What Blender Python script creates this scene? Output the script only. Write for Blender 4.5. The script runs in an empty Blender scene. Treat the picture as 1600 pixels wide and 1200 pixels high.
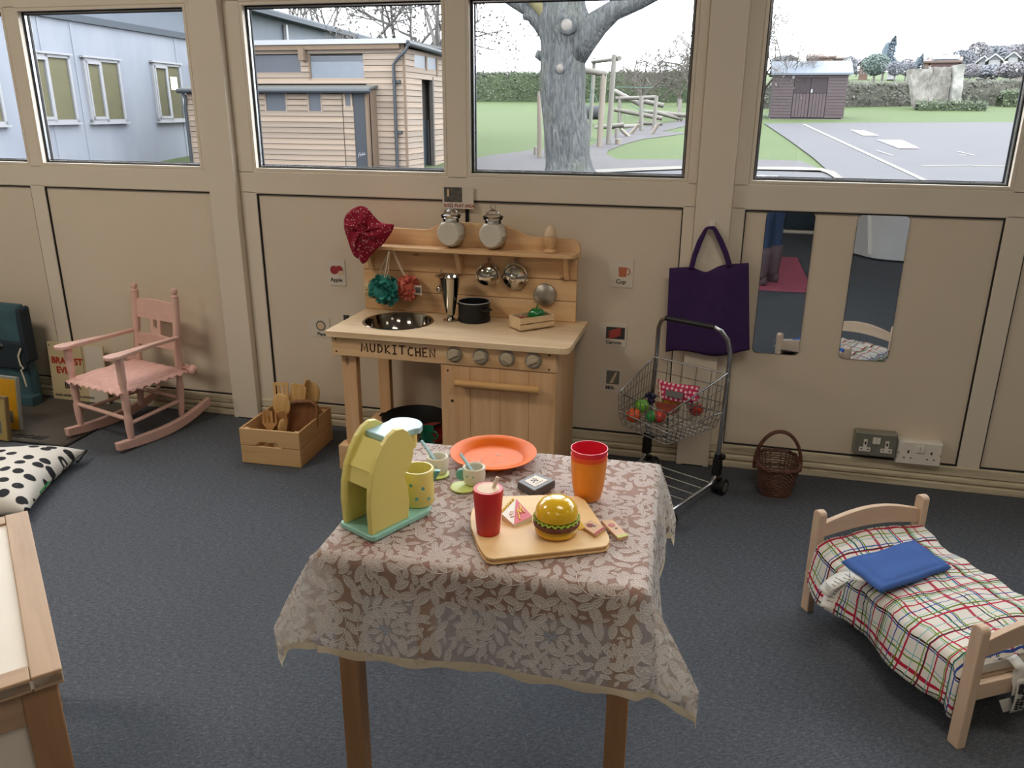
import bpy, bmesh, math, random
from mathutils import Vector, Matrix, noise
S = bpy.context.scene
COL = S.collection
PI = math.pi
# ------------------------------------------------------------------ camera, sky, light, exposure
FPX, PITCH, ROLL, YAW, CH, CD = 1261.8, 0.326759, 0.006, 0.248210, 1.28, 2.95
def cam_dir(x, y, fwd=1.0):
    c, s = math.cos(ROLL), math.sin(ROLL)
    x, y = c*x - s*y, s*x + c*y
    up = y*math.cos(PITCH) - fwd*math.sin(PITCH)
    fw = fwd*math.cos(PITCH) + y*math.sin(PITCH)
    return Vector((x*math.cos(YAW) - fw*math.sin(YAW), fw*math.cos(YAW) + x*math.sin(YAW), up))
CAMP = Vector((0, -CD, CH))
cd = bpy.data.cameras.new('camera'); cam = bpy.data.objects.new('camera', cd); COL.objects.link(cam)
R_, U_, F_ = cam_dir(1, 0, 0), cam_dir(0, 1, 0), cam_dir(0, 0, 1)
M_ = Matrix((R_, U_, -F_)).transposed().to_4x4(); M_.translation = CAMP
cam.matrix_world = M_
cd.sensor_width = 36; cd.lens = FPX/1600*36; cd.clip_start = 0.05; cd.clip_end = 900
S.camera = cam
w = bpy.data.worlds.new('sky'); S.world = w; w.use_nodes = True
bg = w.node_tree.nodes['Background']; bg.inputs[0].default_value = (0.90, 0.95, 1.0, 1); bg.inputs[1].default_value = 9.5
S.view_settings.view_transform = 'Standard'; S.view_settings.look = 'None'
S.view_settings.exposure = 0.0; S.view_settings.gamma = 1.0; S.view_settings.use_curve_mapping = False
S.cycles.use_denoising = True; S.cycles.max_bounces = 8; S.cycles.diffuse_bounces = 4; S.cycles.glossy_bounces = 4
S.cycles.transparent_max_bounces = 12; S.cycles.transmission_bounces = 6; S.cycles.caustics_reflective = False
S.cycles.caustics_refractive = False; S.cycles.sample_clamp_indirect = 4.0
def area(name, loc, sx, sy, power, col, rot=(0, 0, 0)):
    l = bpy.data.lights.new(name, 'AREA'); l.shape = 'RECTANGLE'; l.size = sx; l.size_y = sy; l.energy = power; l.color = col
    o = bpy.data.objects.new(name, l); COL.objects.link(o); o.location = loc; o.rotation_euler = rot
    return o
CEIL = [(-2.7, -4.6), (0.6, -4.6), (3.2, -4.6), (-2.7, -1.9), (0.4, -2.1), (3.2, -2.1)]
LP = [31, 12, 1, 44, 20, 0.6]
for (lx, ly), pw in zip(CEIL, LP):
    area('ceiling_lamp_light', (lx, ly, 2.56), 0.9, 0.5, pw*0.62, (1.0, 0.89, 0.76))

def P(px, py, y=None, z=None, x=None):
    """a photograph pixel taken to a point in the room: on the plane y=, z= or x="""
    d = cam_dir((px-800)/FPX, -(py-600)/FPX)
    if z is not None: t = (z-CH)/d.z
    elif y is not None: t = (y+CD)/d.y
    else: t = x/d.x
    return CAMP + d*t
def Fl(px, py, z=0.0): return P(px, py, z=z)
def Wl(px, py, y=0.0): return P(px, py, y=y)
def terr(x, y):
    if y <= 11: return -0.15
    if y <= 60: return -0.15 + (y-11)*0.045
    if y <= 230: return 2.055 + (y-60)*0.052
    return 2.055 + 170*0.052
def G(px, py):
    """pixel to a point on the terrain outside"""
    d = cam_dir((px-800)/FPX, -(py-600)/FPX)
    t = 3.0
    while t < 900:
        p = CAMP + d*t
        if p.z <= terr(p.x, p.y): break
        t += 0.05 if t < 80 else 0.4
    return CAMP + d*t
def PD(px, py, dist):
    """pixel to the point whose horizontal distance from the camera is dist"""
    d = cam_dir((px-800)/FPX, -(py-600)/FPX)
    return CAMP + d*(dist/math.hypot(d.x, d.y))

# ------------------------------------------------------------------ helpers
LK = 1.0      # lowers the reflectance of the outdoor surfaces as one group
def lin(c):
    if isinstance(c, str):
        c = c.lstrip('#'); c = [int(c[i:i+2], 16)/255 for i in (0, 2, 4)]
        return tuple((v/12.92 if v <= 0.04045 else ((v+0.055)/1.055)**2.4)*LK for v in c) + (1,)
    return tuple(c)+(1,) if len(c) == 3 else tuple(c)
class NT:
    def __init__(s, name):
        s.m = bpy.data.materials.new(name); s.m.use_nodes = True; s.t = s.m.node_tree
        s.b = s.t.nodes['Principled BSDF']; s.out = s.t.nodes['Material Output']
    def n(s, kind, **kw):
        nd = s.t.nodes.new(kind)
        for k, v in kw.items():
            if hasattr(nd, k): setattr(nd, k, v)
        return nd
    def l(s, a, b): s.t.links.new(a, b)
    def math(s, op, a, b=None, c=None):
        nd = s.t.nodes.new('ShaderNodeMath'); nd.operation = op
        for i, v in enumerate((a, b, c)):
            if v is None: continue
            if hasattr(v, 'links'): s.l(v, nd.inputs[i])
            else: nd.inputs[i].default_value = v
        return nd.outputs[0]
    def coords(s, kind='Object', scale=(1, 1, 1), loc=(0, 0, 0), rot=(0, 0, 0)):
        tc = s.n('ShaderNodeTexCoord'); mp = s.n('ShaderNodeMapping')
        mp.inputs['Scale'].default_value = scale; mp.inputs['Location'].default_value = loc; mp.inputs['Rotation'].default_value = rot
        s.l(tc.outputs[kind], mp.inputs[0]); return mp.outputs[0]
    def noise(s, vec, scale, detail=4, rough=0.55, dist=0):
        nd = s.n('ShaderNodeTexNoise'); nd.inputs['Scale'].default_value = scale; nd.inputs['Detail'].default_value = detail
        nd.inputs['Roughness'].default_value = rough; nd.inputs['Distortion'].default_value = dist
        s.l(vec, nd.inputs['Vector']); return nd.outputs['Fac']
    def voro(s, vec, scale, rnd=1.0, feature='F1', out='Distance'):
        nd = s.n('ShaderNodeTexVoronoi'); nd.feature = feature; nd.inputs['Scale'].default_value = scale
        nd.inputs['Randomness'].default_value = rnd; s.l(vec, nd.inputs['Vector']); return nd.outputs[out]
    def ramp(s, fac, stops, interp='LINEAR'):
        nd = s.n('ShaderNodeValToRGB'); nd.color_ramp.interpolation = interp
        e = nd.color_ramp.elements
        while len(e) < len(stops): e.new(0.5)
        for i, (p, c) in enumerate(stops): e[i].position = p; e[i].color = lin(c)
        s.l(fac, nd.inputs[0]); return nd.outputs[0]
    def mix(s, fac, a, b, blend='MIX'):
        nd = s.n('ShaderNodeMix'); nd.data_type = 'RGBA'; nd.blend_type = blend
        for v, i in ((fac, 0), (a, 6), (b, 7)):
            if hasattr(v, 'links'): s.l(v, nd.inputs[i])
            elif i == 0: nd.inputs[0].default_value = v
            else: nd.inputs[i].default_value = lin(v)
        return nd.outputs[2]
    def bump(s, h, strength=0.3, dist=0.002):
        nd = s.n('ShaderNodeBump'); nd.inputs['Strength'].default_value = strength; nd.inputs['Distance'].default_value = dist
        s.l(h, nd.inputs['Height']); s.l(nd.outputs[0], s.b.inputs['Normal'])
    def fin(s, col=None, rough=0.5, metal=0, spec=0.5, coat=0):
        if col is not None:
            if hasattr(col, 'links'): s.l(col, s.b.inputs['Base Color'])
            else: s.b.inputs['Base Color'].default_value = lin(col)
        if hasattr(rough, 'links'): s.l(rough, s.b.inputs['Roughness'])
        else: s.b.inputs['Roughness'].default_value = rough
        s.b.inputs['Metallic'].default_value = metal; s.b.inputs['Specular IOR Level'].default_value = spec
        s.b.inputs['Coat Weight'].default_value = coat
        return s.m
def shade(c, k):
    return tuple(min(1, v*k) for v in lin(c)[:3])
def mat(name, col, rough=0.5, metal=0, spec=0.5, var=0.08, scale=8, bump=0, bscale=80, bdist=0.002, coat=0, kind='Object'):
    n = NT(name); v = n.coords(kind)
    f = n.noise(v, scale, 3)
    c = n.ramp(f, [(0.25, shade(col, 1-var)), (0.75, shade(col, 1+var))])
    if bump: n.bump(n.noise(v, bscale, 4), bump, bdist)
    return n.fin(c, rough, metal, spec, coat)
def wood(name, a, b, axis='x', scale=30, rough=0.55, stretch=0.07, knots=True, rnd=0, kc=None, coat=0):
    n = NT(name); sc = {'x': (stretch, 1, 1), 'y': (1, stretch, 1), 'z': (1, 1, stretch)}[axis]
    v = n.coords('Object', sc)
    f = n.noise(v, scale, 5, 0.6, 0.6)
    c = n.ramp(f, [(0.3, a), (0.5, tuple((x+y)/2 for x, y in zip(lin(a)[:3], lin(b)[:3]))), (0.72, b)])
    if knots:
        ks = {'x': (.45, 1, 1), 'y': (1, .45, 1), 'z': (1, 1, .45)}[axis]
        d = n.voro(n.coords('Object', ks, (3.3, 1.7, 0.4)), 7.0, 1.0)
        k = n.ramp(d, [(0.035, (1, 1, 1)), (0.075, (0, 0, 0))])
        c = n.mix(k, c, kc or shade(a, 0.42))
    if rnd:
        oi = n.n('ShaderNodeObjectInfo'); k = n.ramp(oi.outputs['Random'], [(0, (1-rnd,)*3), (1, (1+rnd*0.6, 1+rnd*0.5, 1+rnd*0.4))])
        c = n.mix(1.0, c, k, 'MULTIPLY')
    n.bump(f, 0.12, 0.001)
    return n.fin(c, rough, coat=coat)

class MB:
    def __init__(s): s.v = []; s.f = []; s.uv = {}; s.mi = []; s.cur = 0; s.T = None
    def add(s, vs, fs):
        o = len(s.v)
        if s.T is not None: vs = [s.T @ Vector(q) for q in vs]
        s.v += [tuple(q) for q in vs]; s.f += [tuple(i+o for i in f) for f in fs]; s.mi += [s.cur]*len(fs)
        return o
    def box(s, x0, x1, y0, y1, z0, z1):
        vs = [(x, y, z) for z in (z0, z1) for y in (y0, y1) for x in (x0, x1)]
        s.add(vs, [(0, 2, 3, 1), (4, 5, 7, 6), (0, 1, 5, 4), (2, 6, 7, 3), (0, 4, 6, 2), (1, 3, 7, 5)]); return s
    def bar(s, p0, p1, w, h, up=(0, 0, 1)):
        p0, p1 = Vector(p0), Vector(p1); d = (p1-p0).normalized(); up = Vector(up)
        if abs(d.dot(up)) > 0.98: up = Vector((0, 1, 0))
        r = d.cross(up).normalized()*w/2; u = r.cross(d).normalized()*h/2
        vs = [p+a*r+b*u for p in (p0, p1) for a, b in ((-1, -1), (1, -1), (1, 1), (-1, 1))]
        s.add(vs, [(0, 3, 2, 1), (4, 5, 6, 7), (0, 1, 5, 4), (1, 2, 6, 5), (2, 3, 7, 6), (3, 0, 4, 7)]); return s
    def tube(s, pts, r, n=8, closed=False, cap=True):
        pts = [Vector(p) for p in pts]; m = len(pts); rr = r if isinstance(r, (list, tuple)) else [r]*m
        vs = []; prev = None
        for i, p in enumerate(pts):
            if closed: d = pts[(i+1) % m]-pts[i-1]
            else: d = pts[min(i+1, m-1)]-pts[max(i-1, 0)]
            d = d.normalized() if d.length > 1e-9 else Vector((0, 0, 1))
            if prev is None:
                a = Vector((0, 0, 1)) if abs(d.z) < 0.9 else Vector((1, 0, 0))
                u = d.cross(a).normalized()
            else:
                u = prev-d*prev.dot(d); u = u.normalized() if u.length > 1e-6 else d.orthogonal().normalized()
            prev = u; w_ = d.cross(u)
            vs += [p+(u*math.cos(2*PI*k/n)+w_*math.sin(2*PI*k/n))*rr[i] for k in range(n)]
        fs = []
        for i in range(m if closed else m-1):
            j = (i+1) % m
            fs += [(i*n+k, i*n+(k+1) % n, j*n+(k+1) % n, j*n+k) for k in range(n)]
        if cap and not closed: fs += [tuple(range(n))[::-1], tuple((m-1)*n+k for k in range(n))]
        s.add(vs, fs); return s
    def cyl(s, p0, p1, r0, r1=None, n=20, cap=True): return s.tube([p0, p1], [r0, r0 if r1 is None else r1], n, cap=cap)
    def lathe(s, prof, c=(0, 0, 0), n=28, T=None):
        vs = [(c[0]+r*math.cos(2*PI*k/n), c[1]+r*math.sin(2*PI*k/n), c[2]+z) for r, z in prof for k in range(n)]
        if T is not None: vs = [T @ Vector(q) for q in vs]
        fs = []
        for i in range(len(prof)-1):
            fs += [(i*n+k, i*n+(k+1) % n, (i+1)*n+(k+1) % n, (i+1)*n+k) for k in range(n)]
        shut = prof[0] == prof[-1]
        if prof[0][0] > 1e-5 and not shut: fs.append(tuple(range(n))[::-1])
        if prof[-1][0] > 1e-5 and not shut: fs.append(tuple((len(prof)-1)*n+k for k in range(n)))
        s.add(vs, fs); return s
    def prism(s, pts, f0, f1):
        """pts 2D; f0/f1 map (a,b)->3D of the two faces"""
        n = len(pts); vs = [f0(*q) for q in pts]+[f1(*q) for q in pts]
        s.add(vs, [tuple(range(n))[::-1], tuple(range(n, 2*n))]+[(k, (k+1) % n, n+(k+1) % n, n+k) for k in range(n)]); return s
    def prism_y(s, pts, y0, y1): return s.prism(pts, lambda a, b: (a, y0, b), lambda a, b: (a, y1, b))
    def prism_z(s, pts, z0, z1): return s.prism(pts, lambda a, b: (a, b, z0), lambda a, b: (a, b, z1))
    def prism_x(s, pts, x0, x1): return s.prism(pts, lambda a, b: (x0, a, b), lambda a, b: (x1, a, b))
    def ball(s, c, r, n=16, m=10, T=None, fn=None):
        r = r if isinstance(r, (list, tuple)) else (r, r, r); vs = []
        for i in range(m+1):
            th = PI*i/m
            for k in range(n):
                q = Vector((math.sin(th)*math.cos(2*PI*k/n), math.sin(th)*math.sin(2*PI*k/n), -math.cos(th)))
                if fn: q = fn(q)
                q = Vector((q.x*r[0], q.y*r[1], q.z*r[2]))
                if T is not None: q = T @ q
                vs.append(q+Vector(c))
        s.add(vs, [(i*n+k, i*n+(k+1) % n, (i+1)*n+(k+1) % n, (i+1)*n+k) for i in range(m) for k in range(n)]); return s
    def grid(s, fn, nu, nv, cu=False, cv=False):
        o = len(s.v)
        vs = [fn(i/(nu if cu else nu-1) if nu > 1 else 0, j/(nv if cv else nv-1)) for j in range(nv) for i in range(nu)]
        fs = [(j*nu+i, j*nu+(i+1) % nu, ((j+1) % nv)*nu+(i+1) % nu, ((j+1) % nv)*nu+i) for j in range(nv if cv else nv-1) for i in range(nu if cu else nu-1)]
        s.add(vs, fs)
        for j in range(nv):
            for i in range(nu): s.uv[o+j*nu+i] = (i/(nu-1), j/(nv-1))
        return s
    def build(s, name, mats, parent=None, smooth=False, bevel=0, solid=0, sub=0, seg=2):
        me = bpy.data.meshes.new(name); me.from_pydata(s.v, [], s.f)
        mats = mats if isinstance(mats, (list, tuple)) else [mats]
        for m in mats: me.materials.append(m)
        if len(mats) > 1: me.polygons.foreach_set('material_index', s.mi)
        if s.uv:
            ul = me.uv_layers.new(name='UVMap')
            for lp in me.loops: ul.data[lp.index].uv = s.uv.get(lp.vertex_index, (0, 0))
        me.validate()
        if len(s.f) < 30000:
            bm = bmesh.new(); bm.from_mesh(me); bmesh.ops.remove_doubles(bm, verts=bm.verts, dist=1e-6) if not s.uv else None; bmesh.ops.recalc_face_normals(bm, faces=bm.faces); bm.to_mesh(me); bm.free()
        me.update()
        if smooth:
            me.polygons.foreach_set('use_smooth', [True]*len(me.polygons))
            if smooth != 'all': me.set_sharp_from_angle(angle=math.radians(38))
        o = bpy.data.objects.new(name, me); COL.objects.link(o)
        if parent is not None: o.parent = parent
        if solid: m = o.modifiers.new('thick', 'SOLIDIFY'); m.thickness = solid; m.offset = 0
        if bevel: m = o.modifiers.new('edge', 'BEVEL'); m.width = bevel; m.segments = seg; m.limit_method = 'ANGLE'; m.angle_limit = math.radians(40)
        if sub: m = o.modifiers.new('sub', 'SUBSURF'); m.levels = sub; m.render_levels = sub
        return o
def bx(name, dims, m, parent=None, bevel=0.002):
    return MB().box(*dims).build(name, m, parent, bevel=bevel)
def tag(o, label, cat, group=None):
    o['label'] = label; o['category'] = cat
    if group: o['group'] = group
    return o
def thing(name, label, cat, loc=(0, 0, 0), rz=0.0, group=None):
    o = bpy.data.objects.new(name, None); COL.objects.link(o); o.empty_display_size = 0.05
    o.location = loc; o.rotation_euler = (0, 0, rz); return tag(o, label, cat, group)
def struct(o, label=None):
    o['kind'] = 'structure'
    if label: o['label'] = label
    return o
def dup(root, loc=None, rz=None, label=None):
    r = root.copy(); COL.objects.link(r)
    if loc is not None: r.location = loc
    if rz is not None: r.rotation_euler = (0, 0, rz)
    if label: r['label'] = label
    for ch in list(root.children):
        c = ch.copy(); COL.objects.link(c); c.parent = r
        for g in ch.children:
            d = g.copy(); COL.objects.link(d); d.parent = c
    return r
def text(body, name, m, parent, size, M, extrude=0.0004, align='LEFT', bold=0.0, shear=0):
    cu = bpy.data.curves.new(name, 'FONT'); cu.body = body; cu.size = size; cu.extrude = extrude; cu.align_x = align; cu.offset = bold; cu.shear = shear
    cu.resolution_u = 3
    t = bpy.data.objects.new(name, cu); COL.objects.link(t)
    me = bpy.data.meshes.new_from_object(t); bpy.data.objects.remove(t); bpy.data.curves.remove(cu)
    me.transform(M); me.materials.clear(); me.materials.append(m)
    o = bpy.data.objects.new(name, me); COL.objects.link(o)
    if parent is not None: o.parent = parent
    return o
def on_wall(x, y, z, tilt=0):     # text plane facing the room (-y)
    return Matrix.Translation((x, y, z)) @ Matrix.Rotation(tilt, 4, 'Y') @ Matrix.Rotation(PI/2, 4, 'X')
random.seed(7)

# ------------------------------------------------------------------ materials
PVC = mat('cream_pvc', '#ded4c3', 0.42, var=0.03, scale=3)
PVCP = mat('cream_panel', '#dacdb9', 0.38, var=0.03, scale=2)
GAP = mat('black_gasket', '#14161c', 0.7)
SKIRT = None
def scuffed():
    n = NT('scuffed_skirting'); v = n.coords('Object', (0.6, 1, 9))
    f = n.noise(v, 7, 6, 0.7, 0.5)
    c = n.ramp(f, [(0.30, '#7c725e'), (0.46, '#c8bda2'), (0.7, '#d6ccb6')])
    return n.fin(c, 0.5)
SKIRT = scuffed()
def carpet():
    n = NT('ribbed_carpet')
    v = n.coords('Object', (1, 1, 1), rot=(0, 0, math.radians(62)))
    v2 = n.n('ShaderNodeMapping'); n.l(v, v2.inputs[0]); v2.inputs['Scale'].default_value = (230, 60, 1)
    sp = n.noise(v2.outputs[0], 1.0, 3, 0.6)
    big = n.noise(n.coords('Object'), 2.2, 3)
    wv = n.n('ShaderNodeTexWave'); wv.inputs['Scale'].default_value = 60; wv.inputs['Distortion'].default_value = 1.2
    wv.inputs['Detail'].default_value = 2; wv.inputs['Detail Scale'].default_value = 6; n.l(v, wv.inputs['Vector'])
    f = n.math('ADD', n.math('MULTIPLY', sp, 0.55), n.math('MULTIPLY', n.noise(n.coords('Object'), 160, 2), 0.45))
    c = n.ramp(f, [(0.26, '#393c41'), (0.5, '#53575e'), (0.74, '#70767e')])
    c = n.mix(n.ramp(big, [(0.35, (0, 0, 0)), (0.7, (0.25,)*3)]), c, '#4a4d4e')
    n.bump(f, 0.6, 0.004)
    return n.fin(c, 0.95, spec=0.15)
CARPET = carpet()
PINE = wood('pine', '#d3a777', '#e8c79c', 'x')
PINEZ = wood('pine_upright', '#cfa275', '#e4c095', 'z')
PINEY = wood('pine_deep', '#cfa275', '#e4c095', 'y')
PINETOP = wood('pine_worktop', '#dcbd95', '#f0d9b6', 'x', knots=False)
SCREW = mat('dark_screw', '#4b3a2c', 0.5, metal=0.5)
STEEL = mat('polished_steel', '#c9c6be', 0.12, metal=1, var=0.04)
STEELB = mat('brushed_steel', '#b4afa5', 0.32, metal=1, var=0.06, scale=40)
CHROME = mat('chrome_tube', '#b9bcc0', 0.22, metal=1, var=0.03)
BLACKP = mat('black_plastic', '#17181b', 0.45)
WHITEP = mat('white_plastic', '#e4e0d6', 0.35, var=0.02)
PAPER = mat('white_card', '#d9d0c2', 0.6, var=0.02)
INK = mat('black_ink', '#26232a', 0.7)
def glassmat(name='window_pane', tint=(1, 1, 1), ior=1.45):
    n = NT(name); n.t.nodes.remove(n.b)
    tr = n.n('ShaderNodeBsdfTransparent'); tr.inputs[0].default_value = tint+(1,)
    gl = n.n('ShaderNodeBsdfGlossy'); gl.inputs['Roughness'].default_value = 0.02
    fr = n.n('ShaderNodeFresnel'); fr.inputs[0].default_value = ior
    mx = n.n('ShaderNodeMixShader'); n.l(fr.outputs[0], mx.inputs[0]); n.l(tr.outputs[0], mx.inputs[1]); n.l(gl.outputs[0], mx.inputs[2])
    n.l(mx.outputs[0], n.out.inputs[0]); return n.m
GLASS = glassmat()
# ================================================================== ROOM SHELL
X0, X1, YB, ZC = -5.2, 4.6, -8.2, 2.6
struct(MB().box(X0, X1, YB, 0.06, -0.06, 0).build('floor', CARPET), 'blue grey ribbed carpet floor')
WALLM = mat('painted_wall', '#d4c8b2', 0.7, var=0.03)
CEILM = mat('ceiling_tile', '#e6e0d4', 0.8, var=0.02)
struct(MB().box(X0, X1, YB, 0.06, ZC, ZC+0.08).build('ceiling', CEILM))
struct(MB().box(X0-0.1, X0, YB, 0.06, -0.06, ZC).build('wall_left', WALLM))
struct(MB().box(X1, X1+0.1, YB, 0.06, -0.06, ZC).build('wall_right', WALLM))
struct(MB().box(X0, X1, YB-0.1, YB, -0.06, ZC).build('wall_back', WALLM))
LENS = NT('lamp_diffuser'); LENS.b.inputs['Emission Color'].default_value = (1, 0.88, 0.7, 1); LENS.b.inputs['Emission Strength'].default_value = 3.0
LENS = LENS.fin('#f2ead8', 0.5)
for lx, ly in CEIL:
    t = thing('ceiling_light', 'rectangular ceiling light panel seen only in reflections', 'light', (lx, ly, ZC-0.035), 0, 'ceiling lights')
    MB().box(-0.5, 0.5, -0.3, 0.3, 0.0, 0.034).build('lamp_housing', WHITEP, t)
    MB().box(-0.45, 0.45, -0.25, 0.25, -0.001, 0.0).build('diffuser', LENS, t)

# window wall: bays between columns
ZT, ZG, ZH = 0.96, 1.048, 1.655     # panel top, sill of the glass, head of the glass
wf = bpy.data.objects.new('wall_front', None); COL.objects.link(wf); struct(wf, 'cream plastic framed window wall with lower panels')
COLS = [(-3.905, -3.785), (-1.99, -1.872), (-0.086, 0.034), (1.83, 1.95), (3.75, 3.87)]
for a, b in COLS:
    o = MB().box(a, b, -0.046, 0.06, 0.0, ZC).build('column', PVC, wf, bevel=0.002)
    MB().box(a+0.02, b-0.02, -0.0475, -0.046, 0.0, 0.004).build('column_foot', GAP, wf)
def frame_piece(x0, x1, z0, z1, name, bead='v'):
    MB().box(x0, x1, -0.014, 0.05, z0, z1).build(name, PVC, wf, bevel=0.004, seg=2)
def beads(x0, x1, z0, z1, y0, y1, wd, name, m, parent):
    mb = MB()
    mb.box(x0, x1, y0, y1, z0, z0+wd).box(x0, x1, y0, y1, z1-wd, z1).box(x0, x0+wd, y0, y1, z0+wd, z1-wd).box(x1-wd, x1, y0, y1, z0+wd, z1-wd)
    return mb.build(name, m, parent)
# bays: (left edge, right edge, panel splits [(x0,x1)...], glass spans)
bays = [
 (-5.2, -3.905, [(-5.1, -4.0)], [(-5.1, -4.0)]),
 (-3.785, -1.99, [(-3.72, -2.887), (-2.815, -1.995)], [(-3.72, -2.866), (-2.808, -2.03)]),
 (-1.872, -0.086, [(-1.80, -0.927), (-0.922, -0.129)], [(-1.80, -0.998), (-0.918, -0.122)]),
 (0.034, 1.83, [(0.081, 0.889), (0.962, 1.77)], [(0.085, 0.892), (0.965, 1.77)]),
 (1.95, 3.75, [(2.0, 2.8), (2.88, 3.7)], [(2.0, 2.8), (2.88, 3.7)]),
 (3.87, 4.6, [(3.92, 4.55)], [(3.92, 4.55)])]
wn = 0
for a, b, pans, gls in bays:
    frame_piece(a, b, ZT, ZG, 'sill_rail'); frame_piece(a, b, ZH, ZH+0.085, 'transom_rail'); frame_piece(a, b, 2.3, ZC, 'head_rail')
    MB().box(a, b, -0.018, 0.05, 0.052, 0.088).build('bottom_rail', SKIRT, wf, bevel=0.004)
    MB().box(a, b, -0.024, 0.05, 0.028, 0.050).build('bottom_moulding', SKIRT, wf, bevel=0.008, seg=3)
    MB().box(a, b, -0.030, 0.05, 0.0, 0.026).build('baseboard_strip', SKIRT, wf, bevel=0.004)
    MB().box(a, b, 0.02, 0.035, 0.0, ZT+0.02).build('panel_backing', GAP, wf)
    xs = [a]+[v for p_ in pans for v in p_]+[b]
    for i in range(0, len(xs), 2):
        if xs[i+1]-xs[i] > 0.01: frame_piece(xs[i], xs[i+1], 0.07, ZT+0.01, 'stile')
    for p0, p1 in pans:
        MB().box(p0+0.0035, p1-0.0035, -0.003, 0.02, 0.0925, ZT-0.0045).build('panel', PVCP, wf, bevel=0.001)
        beads(p0-0.0012, p1+0.0012, 0.0885, ZT-0.0002, -0.0105, 0.0, 0.0042, 'panel_gasket', GAP, wf)
    xg = [a]+[v for p_ in gls for v in p_]+[b]
    for i in range(0, len(xg), 2):
        if xg[i+1]-xg[i] > 0.01:
            frame_piece(xg[i], xg[i+1], ZG-0.01, ZH+0.01, 'mullion'); frame_piece(xg[i], xg[i+1], ZH+0.07, 2.31, 'mullion')
    for g0, g1 in gls:
        wn += 1
        r = bpy.data.objects.new('window_%d' % wn, None); COL.objects.link(r); struct(r, 'clear double glazed window pane in cream frame')
        for z0, z1 in ((ZG, ZH), (ZH+0.085, 2.3)):
            beads(g0, g1, z0, z1, -0.0135, 0.05, 0.011, 'glazing_bead', PVC, r)
            beads(g0+0.0108, g1-0.0108, z0+0.0108, z1-0.0108, 0.007, 0.045, 0.004, 'gasket', GAP, r)
            beads(g0+0.010, g1-0.010, z0+0.010, z1-0.010, 0.012, 0.026, 0.010, 'spacer_bar', CHROME, r)
            beads(g0+0.010, g1-0.010, z0+0.010, z1-0.010, 0.026, 0.032, 0.013, 'outer_gasket', GAP, r)
            m = MB(); m.add([(g0+0.01, 0.010, z0+0.01), (g1-0.01, 0.010, z0+0.01), (g1-0.01, 0.010, z1-0.01), (g0+0.01, 0.010, z1-0.01)], [(0, 1, 2, 3)])
            m.build('pane', GLASS, r)

# ================================================================== MIRRORS
MIR = NT('mirror_silver'); MIR = MIR.fin('#c9cfd2', 0.015, metal=1)
def rrect(x0, x1, z0, z1, r, n=5):
    pts = []
    for cx, cz, a0 in ((x1-r, z0+r, -90), (x1-r, z1-r, 0), (x0+r, z1-r, 90), (x0+r, z0+r, 180)):
        for k in range(n+1):
            a = math.radians(a0+90*k/n); pts.append((cx+r*math.cos(a), cz+r*math.sin(a)))
    return pts
for x0, x1, lab in ((0.1525, 0.3125, 'tall frameless wall mirror with rounded corners, beside the purple bag'), (0.4465, 0.609, 'tall frameless wall mirror with rounded corners, right of the other mirror')):
    t = thing('wall_mirror', lab, 'mirror', (x0, -0.004, 0.454), 0, 'frameless mirrors on the panel')
    MB().prism_y(rrect(0, x1-x0, 0, 0.503, 0.018), -0.003, 0.0).build('backing', GAP, t)
    MB().prism_y(rrect(0.0008, x1-x0-0.0008, 0.0008, 0.5022, 0.017), -0.0036, -0.003).build('mirror_glass', MIR, t)

# ================================================================== SOCKETS
def socket(x, z, w_, h_, dep, label, mbody, mface, grey):
    t = thing('wall_socket', label, 'socket', (x, -0.004, z))
    MB().box(0, w_, -dep, 0, 0, h_).build('back_box', mbody, t, bevel=0.005)
    MB().box(0.002, w_-0.002, -dep-0.006, -dep, 0.002, h_-0.002).build('face_plate', mface, t, bevel=0.003)
    for k, cx in enumerate((w_*0.25, w_*0.76)):
        if grey:
            pl = MB(); pl.box(cx-0.006, cx+0.006, -dep-0.0072, -dep-0.006, h_*0.36, h_*0.72); pl.box(cx-0.019, cx+0.019, -dep-0.0071, -dep-0.006, h_*0.2, h_*0.38)
            pl = pl.build('outlet_surround', WHITEP, t)
        else: pl = t
        q = MB(); yf = -dep-(0.0074 if grey else 0.0064)
        q.box(cx-0.0028, cx+0.0028, yf, yf+0.002, h_*0.5, h_*0.62); q.box(cx-0.014, cx-0.008, yf, yf+0.002, h_*0.27, h_*0.315); q.box(cx+0.008, cx+0.014, yf, yf+0.002, h_*0.27, h_*0.315)
        q.build('pin_holes', BLACKP, pl)
    for sx in (-0.0125, 0.0005):
        c0 = w_/2+sx
        MB().box(c0, c0+0.012, -dep-0.011, -dep-0.006, h_*0.56, h_*0.84).build('rocker_switch', WHITEP, t, bevel=0.001)
    for sx in (0.006, w_-0.006):
        MB().cyl((sx, -dep-0.0072, h_*0.5), (sx, -dep-0.006, h_*0.5), 0.0022, n=8).build('screw', SCREW if not grey else STEELB, t)
GREYM = mat('grey_metal', '#918f84', 0.45, metal=0.3)
GREYD = mat('grey_metal_dark', '#7a7b74', 0.5, metal=0.2)
socket(0.535, 0.112, 0.141, 0.088, 0.042, 'double wall socket with grey metal face and two white switches', GREYM, GREYD, True)
socket(0.679, 0.092, 0.148, 0.088, 0.036, 'white plastic double wall socket right of the grey metal one', WHITEP, WHITEP, False)

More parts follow.
